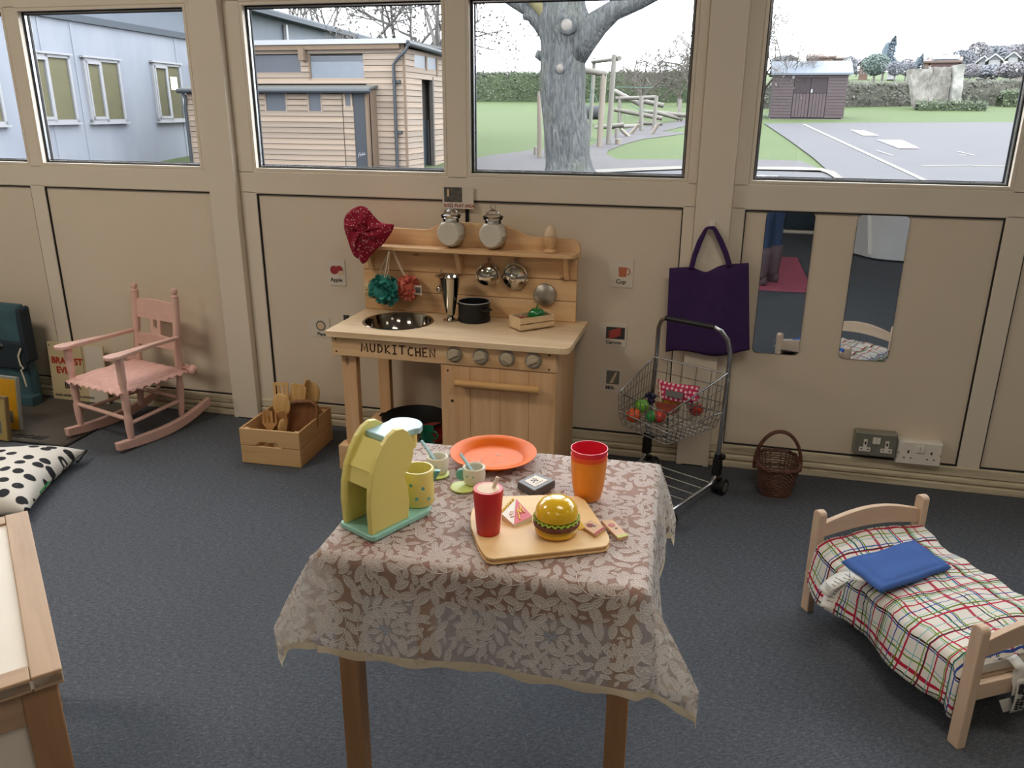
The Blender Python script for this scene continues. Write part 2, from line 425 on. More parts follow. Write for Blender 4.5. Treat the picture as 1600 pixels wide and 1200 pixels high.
# ================================================================== WALL CARDS
def card(px0, py0, px1, py1, label, y=-0.0045, name='picture_card', tilt=0.0):
    a, b = Wl(px0, py0, y), Wl(px1, py1, y)
    w_, h_ = b.x-a.x, a.z-b.z
    t = thing(name, label, 'card', (a.x, y, b.z)); t.rotation_euler = (0, tilt, 0)
    MB().box(0, w_, -0.0012, 0.0008, 0, h_).build('paper', PAPER, t)
    return t, w_, h_
REDF = mat('printed_red', '#9c2f34', 0.6); ORF = mat('printed_orange', '#b86a48', 0.6); GRF = mat('printed_grey', '#6a6a66', 0.6)
DKF = mat('printed_dark', '#3a3636', 0.6); CRF = mat('printed_cream', '#d8c0a0', 0.6); PKF = mat('printed_red_orange', '#a8423c', 0.6)
t, w_, h_ = card(691, 291, 740, 327, 'white ROLE PLAY AREA card with small dark photo above the shelf jars', y=-0.024, name='sign_card')
MB().box(w_*0.06, w_*0.64, -0.0018, -0.0012, h_*0.30, h_*0.97).build('photo', mat('printed_photo', '#54514c', 0.6, var=0.6, scale=60), t)
MB().box(w_*0.16, w_*0.22, -0.0021, -0.0018, h_*0.55, h_*0.88).build('photo_highlight', CRF, t)
text('ROLE PLAY AREA', 'lettering', REDF, t, 0.0155, on_wall(w_*0.05, -0.0015, h_*0.08), bold=0.0004)
t, w_, h_ = card(512, 405, 541, 447, 'white card with a picture of red apples left of the play kitchen')
MB().ball((w_*0.35, -0.0012, h_*0.60), (w_*0.24, 0.0006, h_*0.17)).build('apple_picture', REDF, t, smooth='all')
MB().ball((w_*0.65, -0.0013, h_*0.62), (w_*0.22, 0.0006, h_*0.16)).build('apple_picture', REDF, t, smooth='all')
MB().ball((w_*0.74, -0.0016, h_*0.50), (w_*0.18, 0.0006, h_*0.09)).build('apple_slice_picture', CRF, t, smooth='all')
text('Apple', 'lettering', INK, t, 0.022, on_wall(w_*0.1, -0.0015, h_*0.16), bold=0.0004)
t, w_, h_ = card(480, 494, 516, 527, 'white card with a picture of a plate at the left edge of the worktop', tilt=0.02)
MB().lathe([(0.0, 0), (0.022, 0), (0.022, 0.0006), (0.017, 0.0008), (0, 0.0008)], T=Matrix.Translation((w_*0.6, -0.0012, h_*0.58)) @ Matrix.Rotation(PI/2, 4, 'X')).build('plate_picture', GRF, t)
MB().lathe([(0.0, 0), (0.016, 0), (0.016, 0.0011), (0, 0.0011)], T=Matrix.Translation((w_*0.6, -0.0012, h_*0.58)) @ Matrix.Rotation(PI/2, 4, 'X')).build('plate_centre', CRF, t)
text('Plate', 'lettering', INK, t, 0.019, on_wall(w_*0.42, -0.0015, h_*0.08), bold=0.0004)
t, w_, h_ = card(534, 490, 562, 520, 'card mostly hidden behind the left end of the kitchen worktop')
MB().box(w_*0.1, w_*0.45, -0.0018, -0.0012, h_*0.55, h_*0.95).build('dark_picture', DKF, t)
t, w_, h_ = card(953, 404, 988, 450, 'white card with a picture of an orange mug right of the kitchen')
MB().prism_y([(w_*0.42, h_*0.38), (w_*0.72, h_*0.38), (w_*0.74, h_*0.72), (w_*0.38, h_*0.72)], -0.0018, -0.0012).build('mug_picture', ORF, t)
MB().tube([(w_*0.73+0.012*math.cos(a), -0.0015, h_*0.57+0.012*math.sin(a)) for a in [math.radians(-80+20*k) for k in range(9)]], 0.0022, 6).build('mug_handle_picture', ORF, t)
text('Cup', 'lettering', INK, t, 0.022, on_wall(w_*0.3, -0.0015, h_*0.14), bold=0.0004)
t, w_, h_ = card(934, 504, 978, 542, 'white card with a picture of orange carrots above the milk card')
MB().box(w_*0.3, w_*0.94, -0.0016, -0.0012, h_*0.32, h_*0.85).build('dark_picture', DKF, t)
for k in range(3):
    MB().ball((w_*0.6, -0.0018, h_*(0.45+0.12*k)), (w_*0.24, 0.0006, h_*0.07), T=Matrix.Rotation(-0.35, 3, 'Y')).build('carrot_picture', PKF, t, smooth='all')
text('Carrots', 'lettering', INK, t, 0.0185, on_wall(w_*0.3, -0.0015, h_*0.1), bold=0.0004)
t, w_, h_ = card(937, 573, 970, 613, 'white card with a grey picture of milk, lowest card right of the kitchen')
MB().box(w_*0.32, w_*0.9, -0.0016, -0.0012, h_*0.32, h_*0.88).build('dark_picture', GRF, t)
MB().prism_y([(w_*0.45, h_*0.36), (w_*0.62, h_*0.36), (w_*0.8, h_*0.82), (w_*0.72, h_*0.82)], -0.002, -0.0016).build('milk_picture', CRF, t)
text('Milk', 'lettering', INK, t, 0.02, on_wall(w_*0.3, -0.0015, h_*0.1), bold=0.0004)
# ================================================================== MUD KITCHEN
KX, KY = -1.318, -0.442
k = thing('play_kitchen', 'light pine toy mud kitchen with sink, knobs, shelf and cupboard door', 'play kitchen', (KX, KY, 0))
def L(v): return (v.x-KX, v.y-KY, v.z)
SR, SX, SY = 0.124, 0.197, 0.200
# worktop with a hole for the sink
def worktop():
    W, D_ = 0.874, 0.385
    out = [(0.006, 0.0), (W-0.03, 0.0), (W-0.012, 0.005), (W-0.003, 0.016), (W, 0.035), (W, D_), (0, D_), (0, 0.006)]
    bm = bmesh.new(); n = 40
    def loop(z):
        o = [bm.verts.new((x, y, z)) for x, y in out]
        i = [bm.verts.new((SX+SR*math.cos(2*PI*q/n), SY+SR*math.sin(2*PI*q/n), z)) for q in range(n)]
        return o, i
    oT, iT = loop(0.54); oB, iB = loop(0.52)
    for o, i in ((oT, iT), (oB, iB)):
        es = [bm.edges.new((o[a], o[(a+1) % len(o)])) for a in range(len(o))]+[bm.edges.new((i[a], i[(a+1) % n])) for a in range(n)]
        bmesh.ops.triangle_fill(bm, use_beauty=True, use_dissolve=False, edges=es)
    for A, B in ((oT, oB), (iT, iB)):
        for a in range(len(A)):
            bm.faces.new((A[a], A[(a+1) % len(A)], B[(a+1) % len(A)], B[a]))
    bmesh.ops.recalc_face_normals(bm, faces=bm.faces)
    me = bpy.data.meshes.new('worktop'); bm.to_mesh(me); bm.free(); me.materials.append(PINETOP)
    o = bpy.data.objects.new('worktop', me); COL.objects.link(o); o.parent = k
worktop()
sk = MB().lathe([(SR+0.008, 0.5405), (SR+0.006, 0.5425), (SR-0.002, 0.5425), (SR-0.004, 0.535), (SR-0.012, 0.49), (SR-0.035, 0.462), (0.0, 0.458), (0.0, 0.456), (SR-0.034, 0.459), (SR-0.009, 0.49), (SR-0.001, 0.539), (SR+0.008, 0.5405)], (SX, SY, 0), 48).build('sink_bowl', mat('sink_steel', '#97938c', 0.1, metal=1, var=0.05), k, smooth=True)
bx('front_panel', (0.013, 0.829, 0.02, 0.04, 0.447, 0.52), PINE, k)
for sx, sz in ((0.03, 0.508), (0.03, 0.462), (0.805, 0.508), (0.805, 0.458)):
    MB().cyl((sx, 0.0192, sz), (sx, 0.021, sz), 0.0035, n=10).build('screw', SCREW, k)
bx('leg', (0.037, 0.093, 0.042, 0.075, 0.097, 0.52), PINEZ, k)
bx('leg', (0.046, 0.094, 0.335, 0.365, 0.097, 0.52), PINEZ, k)
bx('foot_block', (0.012, 0.095, 0.02, 0.075, 0.0, 0.097), PINEY, k)
bx('foot_block', (0.012, 0.095, 0.32, 0.37, 0.0, 0.097), PINEY, k)
bx('base_shelf', (0.02, 0.425, 0.07, 0.375, 0.082, 0.100), PINEY, k)
bx('side_rail', (0.02, 0.04, 0.075, 0.32, 0.03, 0.082), PINEY, k)
bx('side_panel', (0.812, 0.829, 0.040, 0.385, 0.0, 0.52), PINEZ, k)
bx('side_panel', (0.42, 0.437, 0.040, 0.375, 0.04, 0.52), PINEZ, k)
bx('cupboard_floor', (0.437, 0.812, 0.045, 0.37, 0.04, 0.058), PINE, k)
dr = bpy.data.objects.new('door', None); COL.objects.link(dr); dr.parent = k
xs = [0.4215, 0.528, 0.636, 0.736, 0.828]
for a, b in zip(xs[:-1], xs[1:]):
    bx('plank', (a+0.0004, b-0.0004, 0.021, 0.038, 0.045, 0.444), PINEZ, dr, 0.0012)
hd = MB().tube([(0.482, -0.006, 0.391), (0.777, -0.006, 0.391)], 0.0125, 16)
hd.cyl((0.51, 0.0, 0.391), (0.51, 0.0225, 0.391), 0.007, n=10).cyl((0.75, 0.0, 0.391), (0.75, 0.0225, 0.391), 0.007, n=10)
hd.build('door_handle', wood('dowel', '#c9985f', '#dcb27a', 'x', knots=False), dr, smooth=True)
MB().cyl((0.447, 0.0195, 0.425), (0.447, 0.0215, 0.425), 0.004, n=8).build('peg', SCREW, dr)
MB().cyl((0.462, 0.0195, 0.315), (0.462, 0.0215, 0.315), 0.005, n=8).build('knot', SCREW, dr)
KNOBM = mat('cream_knob', '#b9ac94', 0.5, var=0.05)
KNR = mat('grey_knob_ring', '#8b8678', 0.5)
for i, kx in enumerate((0.474, 0.568, 0.660, 0.752)):
    T = Matrix.Translation((kx, 0.02, 0.486)) @ Matrix.Rotation(PI/2, 4, 'X')
    kb = MB().lathe([(0.0, 0), (0.028, 0), (0.028, 0.006), (0.024, 0.009), (0.0, 0.009)], n=24, T=T).build('control_knob', KNR, k, smooth=True)
    g = MB(); a = (0.5, 0.3, -0.5, 0.4)[i]
    g.T = T @ Matrix.Rotation(a, 4, 'Z')
    g.lathe([(0.0, 0.008), (0.0215, 0.008), (0.0215, 0.014), (0.019, 0.017), (0, 0.017)], n=20)
    g.box(-0.021, 0.021, -0.005, 0.005, 0.014, 0.025)
    g.build('knob_grip', KNOBM, kb, smooth=True, bevel=0.001)
# burnt lettering, drawn stroke by stroke
STR = {'M': [[(0, 0), (.12, 1), (.42, .25), (.72, 1), (.85, 0)]], 'U': [[(.02, 1), (0, .3), (.25, 0), (.55, .15), (.62, 1)]], 'D': [[(.08, 1), (.05, 0), (.5, .18), (.62, .55), (.4, .88), (0, 1)]],
 'K': [[(.05, 1), (.05, 0)], [(.6, .98), (.08, .45), (.65, 0)]], 'I': [[(.0, 1), (.5, 1)], [(.25, 1), (.25, 0)], [(0, 0), (.5, 0)]], 'T': [[(0, .95), (.75, 1)], [(.38, .97), (.36, 0)]],
 'C': [[(.65, .85), (.35, 1), (.05, .6), (.1, .15), (.4, 0), (.68, .15)]], 'H': [[(0, 1), (.02, 0)], [(.55, 1), (.56, 0)], [(0, .5), (.55, .55)]], 'E': [[(.55, 1), (0, .98), (.02, 0), (.55, .03)], [(0, .5), (.45, .53)]], 'N': [[(.02, 0), (0, .95), (.6, .05), (.62, 1)]]}
lt = MB(); cx = 0.127
jit = [0, .03, .02, 0.0, .02, .04, -.03, -.06, -.03, -.05]
for ch, j in zip('MUDKITCHEN', jit):
    h_ = 0.031; wmax = max(p_[0] for s_ in STR[ch] for p_ in s_)
    for s_ in STR[ch]:
        lt.tube([(cx+x*h_*0.92, 0.0198, 0.468+(z+j)*h_+0.001) for x, z in s_], 0.0025, 6)
    cx += wmax*h_*0.92+0.0102
lt.build('burnt_lettering', mat('burnt_wood', '#3c2317', 0.8), k)
# backboard: three planks and the shaped top board
by0, by1 = 0.352, 0.368
zs = [0.5405, 0.618, 0.697, 0.776]
for a, b in zip(zs[:-1], zs[1:]):
    bx('backboard_plank', (-0.002, 0.833, by0, by1, a+0.0008, b-0.0012), PINE, k, 0.0015)
def topz(x):
    def sm(t): t = max(0, min(1, t)); return t*t*(3-2*t)
    return 0.862-0.018*(x/0.83) + 0.036*(sm((x-0.25)/0.10)-sm((x-0.55)/0.12))
pts = [(-0.012, 0.777)]+[(0.842, 0.777)]+[(0.842, 0.815), (0.838, 0.829), (0.829, 0.839), (0.815, 0.844)]+[(x/100, topz(x/100)) for x in range(80, 0, -2)]+[(0.0, 0.858), (-0.01, 0.85), (-0.012, 0.84)]
MB().prism_y(pts, by0-0.001, by1).build('top_board', PINE, k, bevel=0.002)
sp = [(-0.005, by0), (-0.005, 0.285), (0.002, 0.276), (0.815, 0.276), (0.829, 0.281), (0.836, 0.294), (0.836, by0)]
MB().prism_z(sp, 0.786, 0.800).build('shelf', PINE, k, bevel=0.002)
for xx in (0.385, 0.79, 0.03):
    MB().prism_x([(by0, 0.786), (0.29, 0.786), (0.335, 0.70), (by0, 0.70)], xx, xx+0.018).build('shelf_bracket', PINEZ, k, bevel=0.001)

# ---- things on and in the kitchen
def Kt(px, py): return Fl(px, py, 0.5415)
ZS = 0.8015
CLEAR = glassmat('clear_jar_glass', (0.98, 0.99, 0.99), 1.22)
CLEARL = glassmat('clear_lid_glass', (0.97, 0.98, 0.99), 1.38)
SALT = mat('white_beads', '#f4ead8', 0.9, var=0.06, bump=0.3, bscale=300)
def jar(px, py, label):
    p = Wl(px, py, -0.13); t = thing('glass_jar', label, 'jar', (p.x, -0.126, ZS), math.radians(-7), 'glass jars on the kitchen shelf')
    T = Matrix.Translation((0, 0, 0.057)) @ Matrix.Rotation(PI/2, 4, 'X')
    t.scale = (0.92, 0.92, 0.92)
    # flat sided round jar: a drum lying on its side with faceted shoulder
    prof = [(0.0, -0.034), (0.044, -0.034), (0.051, -0.026), (0.055, -0.010), (0.055, 0.010), (0.051, 0.026), (0.044, 0.034), (0.0, 0.034)]
    MB().lathe([(r*0.985, z*0.93) for r, z in prof], n=14, T=T).build('jar_filling', SALT, t, smooth=False)
    MB().lathe(prof, n=14, T=T).build('jar_body', CLEAR, t, smooth=False)
    MB().lathe([(0.032, 0.103), (0.031, 0.114), (0.037, 0.117), (0.038, 0.121), (0.033, 0.123), (0.031, 0.123), (0.029, 0.104), (0.030, 0.100), (0.032, 0.103)], n=24).build('jar_neck', CLEARL, t, smooth=True)
    ld = MB().lathe([(0.0, 0.124), (0.039, 0.124), (0.041, 0.128), (0.036, 0.131), (0.029, 0.134), (0.025, 0.145), (0.012, 0.151), (0.0075, 0.156), (0.0, 0.156)], n=24).build('jar_lid', CLEARL, t, smooth=True)
    MB().tube([(0.009*math.cos(a), 0, 0.165+0.009*math.sin(a)) for a in [2*PI*q/16 for q in range(16)]], 0.003, 6, closed=True).build('lid_ring', CLEARL, ld, smooth=True)
jar(705, 390, 'round glass jar of white filling on the shelf, nearer the red spotted cloth')
jar(770, 393, 'round glass jar of white filling on the shelf, nearer the wooden egg')
p = Wl(860, 394, -0.125)
t = thing('egg_cup', 'pale wooden egg cup on the right of the kitchen shelf', 'egg cup', (p.x, -0.125, ZS))
EGGW = wood('egg_wood', '#d0a273', '#e0b98c', 'z', knots=False); EGGP = mat('pale_egg', '#dcc3a0', 0.5)
MB().lathe([(0, 0), (0.0235, 0), (0.0245, 0.004), (0.020, 0.009), (0.014, 0.013), (0.018, 0.02), (0.024, 0.034), (0.0262, 0.052), (0.024, 0.053), (0.0, 0.04)], n=24).build('cup', EGGW, t, smooth=True)
e = thing('toy_egg', 'pale wooden toy egg standing in the egg cup on the shelf', 'egg', (p.x, -0.125, ZS+0.041))
MB().lathe([(0, 0), (0.012, 0.0015), (0.0215, 0.012), (0.0222, 0.020), (0.019, 0.035), (0.012, 0.048), (0.006, 0.0525), (0, 0.054)], n=24).build('shell', EGGP, e, smooth=True)

# sink reflections need nothing; steel beaker
p = Kt(704, 500)
t = thing('steel_vase', 'tall tapered stainless steel vase beside the black pot on the worktop', 'vase', (p.x, p.y, 0.5405))
MB().lathe([(0, 0), (0.024, 0), (0.025, 0.003), (0.013, 0.008), (0.009, 0.014), (0.013, 0.02), (0.016, 0.03), (0.034, 0.158), (0.040, 0.166), (0.0395, 0.168), (0.033, 0.160), (0.014, 0.034), (0, 0.03)], n=36).build('body', STEEL, t, smooth=True)
t.scale = (1.12, 1.12, 1.0)
BLKE = mat('black_enamel', '#17181b', 0.5, spec=0.35)
p = Kt(741, 500)
t = thing('toy_saucepan', 'small black toy saucepan with pale rim on the worktop', 'saucepan', (p.x, p.y-0.0, 0.5405), math.radians(-35))
MB().lathe([(0, 0), (0.058, 0), (0.0605, 0.003), (0.0605, 0.012), (0.0585, 0.014), (0.0585, 0.072), (0.0565, 0.072), (0.0565, 0.006), (0, 0.005)], n=40).build('pan_body', BLKE, t, smooth=True)
MB().lathe([(0.0565, 0.072), (0.0585, 0.0715), (0.0595, 0.073), (0.0585, 0.0745), (0.0565, 0.074), (0.0565, 0.072)], n=40).build('rim', mat('pale_rim', '#b9bcc0', 0.3), t, smooth=True)
for s_ in (1, -1):
    MB().tube([(s_*0.057, -0.014, 0.052), (s_*0.078, -0.016, 0.052), (s_*0.083, 0, 0.052), (s_*0.078, 0.016, 0.052), (s_*0.057, 0.014, 0.052)], 0.0045, 8).build('handle', BLACKP, t, smooth=True)
# small crate with toy vegetables
A_, B_, C_ = Kt(790, 510), Kt(813, 519), Kt(866, 511)
t = thing('small_crate', 'small pale wooden tray crate holding toy vegetables on the worktop', 'crate', (B_.x, B_.y, 0.5405), math.atan2(C_.y-B_.y, C_.x-B_.x))
PALE = wood('pale_wood', '#d9bb92', '#e8d0ab', 'x', knots=False)
w1, d1, h1 = (C_-B_).length, 0.078, 0.048
bx('bottom', (0, w1, 0, d1, 0.004, 0.008), PALE, t, 0.0005)
for y0 in (0, d1-0.004):
    bx('slat', (0, w1, y0, y0+0.004, 0.004, 0.0235), PALE, t, 0.0005); bx('slat', (0, w1, y0, y0+0.004, 0.0275, h1), PALE, t, 0.0005)
for x0 in (0, w1-0.004): bx('end_board', (x0, x0+0.004, 0.004, d1-0.004, 0.004, h1), PALE, t, 0.0005)
for cx_, cy_ in ((0.01, 0.012), (w1-0.01, 0.012), (0.01, d1-0.012), (w1-0.01, d1-0.012)): pass
MB().box(0.012, w1-0.012, 0.02, d1-0.02, 0.0, 0.004).build('foot', DKF, t)
Mx = t.matrix_basis if False else Matrix.Translation(t.location) @ Matrix.Rotation(t.rotation_euler.z, 4, 'Z')
GREENP = mat('glossy_green', '#1d7a3c', 0.15, var=0.1, coat=0.5); REDP = mat('glossy_red', '#a82a3c', 0.25, coat=0.3)
def lobed(nl, d): 
    def f(q):
        a = math.atan2(q.y, q.x); k_ = 1+d*math.cos(nl*a)*(1-q.z*q.z); return Vector((q.x*k_, q.y*k_, q.z*(1-0.15*(1-min(1, (q.x*q.x+q.y*q.y)*3)))))
    return f
c = Mx @ Vector((w1*0.68, d1*0.62, 0.045))
g = thing('green_pepper', 'shiny green toy pepper on top in the small wooden crate', 'pepper', c)
MB().ball((0, 0, 0), (0.029, 0.029, 0.024), 32, 16, fn=lobed(5, 0.12)).build('flesh', GREENP, g, smooth='all')
MB().tube([(0, 0, 0.02), (0.002, 0, 0.029), (0.006, 0.002, 0.034)], [0.004, 0.003, 0.003], 8).build('stalk', mat('stalk_green', '#4f7f38', 0.6), g, smooth=True)
c = Mx @ Vector((w1*0.18, d1*0.5, 0.030))
g = thing('toy_onion', 'brown red toy vegetable at the back of the small crate', 'vegetable', c)
MB().ball((0, 0, 0), (0.017, 0.017, 0.02), 20, 12).build('flesh', mat('onion_red', '#9a5a48', 0.4), g, smooth='all')
MB().tube([(0, 0, 0.018), (0, 0, 0.025)], [0.004, 0.0015], 8).build('tip', EGGP, g)
c = Mx @ Vector((w1*0.38, d1*0.38, 0.028))
g = thing('toy_tomato', 'red toy tomato beside the green pepper in the small crate', 'tomato', c)
MB().ball((0, 0, 0), (0.017, 0.017, 0.015), 20, 12).build('flesh', REDP, g, smooth='all')
MB().lathe([(0.0, 0.013), (0.006, 0.0145), (0.0, 0.018)], n=5).build('stalk', GREENP, g)

# hanging steel lids, strainer, spoon
yb = KY+by0
def disc_on_back(px, py, name, label, prof, rot, off=0.012, m=STEEL, cat='lid', knob=None, T2=None):
    p = Wl(px, py, yb-off); t = thing(name, label, cat, (p.x, yb-off, p.z))
    T = Matrix.Rotation(rot[2], 4, 'Z') @ Matrix.Rotation(PI/2+rot[0], 4, 'X')
    MB().lathe(prof, n=36, T=T).build('bowl', m, t, smooth=True)
    return t, T
t, T = disc_on_back(762, 429, 'toy_colander', 'small round steel pan hanging left of the steel lid', [(0.001, 0.034), (0.02, 0.032), (0.034, 0.022), (0.040, 0.0), (0.043, -0.001), (0.043, -0.003), (0.039, -0.003), (0.033, 0.019), (0.019, 0.03), (0.001, 0.032)], (0.15, 0, 0.35), 0.03)
MB().tube([(0.03, -0.006, 0.03), (0.045, -0.012, 0.012), (0.048, -0.014, -0.008), (0.036, -0.008, -0.028)], 0.0022, 8).build('handle', STEEL, t, smooth=True)
MB().tube([(0, 0.0, 0.04), (0, 0.014, 0.052), (0, 0.026, 0.054)], 0.002, 6).build('hook', STEELB, t)
t, T = disc_on_back(805, 432, 'toy_pan_lid', 'shiny domed steel pan lid with knob hanging under the shelf', [(0.044, -0.002), (0.044, 0.001), (0.040, 0.002), (0.036, 0.010), (0.02, 0.016), (0.001, 0.0175), (0.001, 0.0155), (0.02, 0.014), (0.035, 0.008), (0.039, -0.002), (0.044, -0.002)], (0.1, 0, -0.05), 0.018)
MB().lathe([(0.0, 0.015), (0.006, 0.017), (0.006, 0.022), (0.012, 0.025), (0.013, 0.029), (0.009, 0.032), (0, 0.032)], n=20, T=T).build('knob', STEEL, t, smooth=True)
MB().tube([(0, 0.0, 0.04), (0, 0.010, 0.056), (0, 0.014, 0.058)], 0.002, 6).build('hook', STEELB, t)
t.scale = (1.1, 1.1, 1.14)
t, T = disc_on_back(851, 461, 'steel_disc', 'flat brushed round steel lid leaning on the backboard behind the crate', [(0, 0.003), (0.038, 0.003), (0.041, 0.001), (0.042, -0.002), (0.040, -0.002), (0.037, 0.001), (0, 0.001)], (-0.1, 0, 0.0), 0.010, STEELB)
p = Wl(686, 452, yb-0.02)
t = thing('measuring_scoop', 'tiny round steel measuring scoop hanging left of the steel vase', 'scoop', (p.x, yb-0.016, p.z))
MB().ball((0, 0, 0), (0.012, 0.011, 0.013), 18, 10).build('cup', STEEL, t, smooth='all')
MB().tube([(0.002, 0.004, 0.011), (0.004, 0.010, 0.06), (0.004, 0.012, 0.075)], 0.0015, 6).build('handle', STEELB, t)

# loofahs
def loofah(px, py, r, m, label, y, seedv, cord=None, dx=0):
    p = Wl(px, py, y); t = thing('bath_puff', label, 'bath puff', (p.x, y, p.z), 0, 'bath puffs hanging under the shelf')
    rnd = random.Random(seedv); mb = MB()
    for i in range(46):
        th = math.acos(rnd.uniform(-1, 1)); ph = rnd.uniform(0, 2*PI)
        nrm = Vector((math.sin(th)*math.cos(ph), math.sin(th)*math.sin(ph)*0.75, math.cos(th)))
        u = nrm.orthogonal().normalized(); u = (Matrix.Rotation(rnd.uniform(0, 2*PI), 3, nrm) @ u); v = nrm.cross(u)
        R0 = r*rnd.uniform(0.5, 0.75); amp = r*0.13; kk = rnd.choice((3, 4, 5)); o = nrm*r*rnd.uniform(0.45, 0.7)
        def fn(a, b, o=o, nrm=nrm, u=u, v=v, R0=R0, amp=amp, kk=kk, ph=ph):
            ang = (a-0.5)*PI*1.1; rr = R0*(0.35+0.45*b)
            q = o + u*rr*math.sin(ang) + nrm*(rr*math.cos(ang)*0.35 + b*R0*0.35) + v*(amp*math.sin(kk*a*4+ph)*b)
            return tuple(q)
        mb.grid(fn, 14, 4)
    mb.ball((0, 0, 0), (r*0.75, r*0.6, r*0.75), 12, 8)
    mb.build('mesh_ruffle', m, t, smooth='all')
    if cord:
        MB().tube([Vector((0, 0, r*0.5)), Vector((cord[0]*0.5, 0.0, cord[1]*0.55)), Vector((cord[0], 0.0, cord[1]))], 0.0022, 6).build('cord', CORD, t)
        MB().tube([Vector((0.004, 0, r*0.5)), Vector((cord[0]*0.5+0.007, 0.004, cord[1]*0.5)), Vector((cord[0]+0.002, 0.003, cord[1]))], 0.0016, 6).build('cord', CORD, t)
    return t
CORD = mat('cream_cord', '#d9cdb4', 0.8)
TEAL = mat('teal_mesh', '#2f8a83', 0.55, var=0.25, scale=60); CORAL = mat('coral_mesh', '#d0705e', 0.6, var=0.2, scale=60); CREAMM = mat('cream_mesh', '#e0cfa6', 0.6, var=0.15, scale=60)
hk = Wl(610, 400, yb-0.06)
def toh(px, py, y): p = Wl(px, py, y); return (hk.x-p.x, 0.783-p.z)
loofah(586, 453, 0.040, CREAMM, 'cream mesh bath puff mostly hidden behind the teal one', yb-0.035, 3, toh(592, 453, yb-0.035))
loofah(600, 452, 0.062, TEAL, 'teal green ruffled mesh bath puff hanging over the sink', yb-0.075, 5, toh(600, 452, yb-0.075))
cp = loofah(636, 449, 0.050, CORAL, 'coral pink ruffled mesh bath puff hanging right of the teal one', yb-0.048, 9, toh(634, 448, yb-0.048))
MB().box(0.034, 0.062, -0.012, -0.011, -0.024, 0.012).build('paper_tag', PAPER, cp)
MB().box(0.037, 0.059, -0.0125, -0.012, -0.016, 0.006).build('tag_print', GRF, cp)

# red spotted cloth hung on the top board corner
def dots(name, base, dot, scale, thr, rnd_=0.9, kind='Object', rough=0.8, stops=None):
    n = NT(name); v = n.coords(kind)
    d = n.voro(v, scale, rnd_); f = n.ramp(d, [(thr, (1, 1, 1)), (thr+0.03, (0, 0, 0))])
    return n.fin(n.mix(f, base, dot), rough, spec=0.2)
REDC = dots('red_spotted_cotton', '#8e1c33', '#dcb0ac', 105, 0.22)
yb2 = -0.195
outl = [(548, 328), (562, 322), (574, 325), (583, 336), (592, 345), (600, 349), (615, 351), (613, 361), (605, 373), (597, 383), (588, 390), (583, 396), (577, 402), (573, 409), (566, 412), (561, 405), (554, 401), (549, 392), (544, 377), (539, 362), (537, 348), (540, 337)]
O3 = [Wl(a, b, yb2) for a, b in outl]
cen = Wl(568, 362, yb2)
t = thing('spotted_cloth', 'crumpled dark red cloth with tiny pale spots hung on the shelf corner', 'cloth', cen)
mb = MB(); N = 88; rings = 14
def outline(a):
    f = a*len(O3); i = int(f) % len(O3); u = f-int(f)
    p0, p1, p2, p3 = O3[i-1], O3[i], O3[(i+1) % len(O3)], O3[(i+2) % len(O3)]
    return 0.5*((2*p1)+(p2-p0)*u+(2*p0-5*p1+4*p2-p3)*u*u+(3*p1-p0-3*p2+p3)*u**3)
def cloth(side):
    def fn(a, b):
        e_ = outline(a)-cen; q = e_*b; th = (1-b**2.5)
        folds = 0.012*math.sin(a*2*PI*7+b*3)*b*(1-b)*4*0.6 + 0.012*noise.noise(Vector((q.x*30, q.z*30, side*5)))
        y = -0.022*th*1.0 + folds*th*1.4 if side < 0 else 0.022*th
        return (q.x, y, q.z)
    return fn
mb.grid(cloth(-1), N, rings, cu=True); mb.grid(cloth(1), N, rings, cu=True); mb.uv = {}
mb.build('cotton', REDC, t, smooth='all')

# under the worktop: wok, cups, bowl
p = Fl(655, 652, 0.15)
t = thing('toy_wok', 'wide black pan on the lower shelf inside the play kitchen', 'pan', (-1.085, -0.20, 0.102))
MB().lathe([(0, 0.0), (0.06, 0.0), (0.10, 0.018), (0.128, 0.046), (0.131, 0.047), (0.127, 0.051), (0.097, 0.022), (0.058, 0.004), (0, 0.004)], n=40).build('pan_body', BLKE, t, smooth=True)
MB().tube([(-0.128, 0.01, 0.046), (-0.14, -0.0, 0.046), (-0.137, -0.02, 0.046), (-0.128, -0.015, 0.046)], 0.004, 8).build('handle', BLKE, t, smooth=True)
BOWLR = mat('red_bowl', '#9a2f2a', 0.35)
t = thing('red_bowl', 'red bowl half hidden beneath the black pan in the play kitchen', 'bowl', (-0.968, -0.29, 0.102))
MB().lathe([(0, 0), (0.03, 0), (0.055, 0.02), (0.066, 0.045), (0.063, 0.045), (0.052, 0.022), (0.028, 0.004), (0, 0.004)], n=32).build('bowl_body', BOWLR, t, smooth=True)
def mug(loc, r, h, m, label, rz, tilt=0):
    t = thing('toy_mug', label, 'mug', loc, rz); t.rotation_euler = (tilt, 0, rz)
    MB().lathe([(0, 0), (r*0.8, 0), (r, h), (r*0.94, h), (r*0.76, 0.004), (0, 0.004)], n=28).build('mug_body', m, t, smooth=True)
    MB().tube([(r*0.9, 0, h*0.85), (r*1.4, 0, h*0.85), (r*1.6, 0, h*0.5), (r*1.35, 0, h*0.2), (r*0.85, 0, h*0.22)], 0.004, 8).build('handle', m, t, smooth=True)
GRC = mat('dark_green_plastic', '#1f6b55', 0.35); TLC = mat('dark_teal_plastic', '#1f6f78', 0.35)
mug((-0.962, -0.395, 0.102+0.045), 0.027, 0.045, GRC, 'dark green toy mug stacked above the teal mug in the kitchen', -0.1, 0.25)
mug((-0.968, -0.40, 0.101), 0.027, 0.044, TLC, 'dark teal toy mug below the green mug on the lower shelf', -0.2)
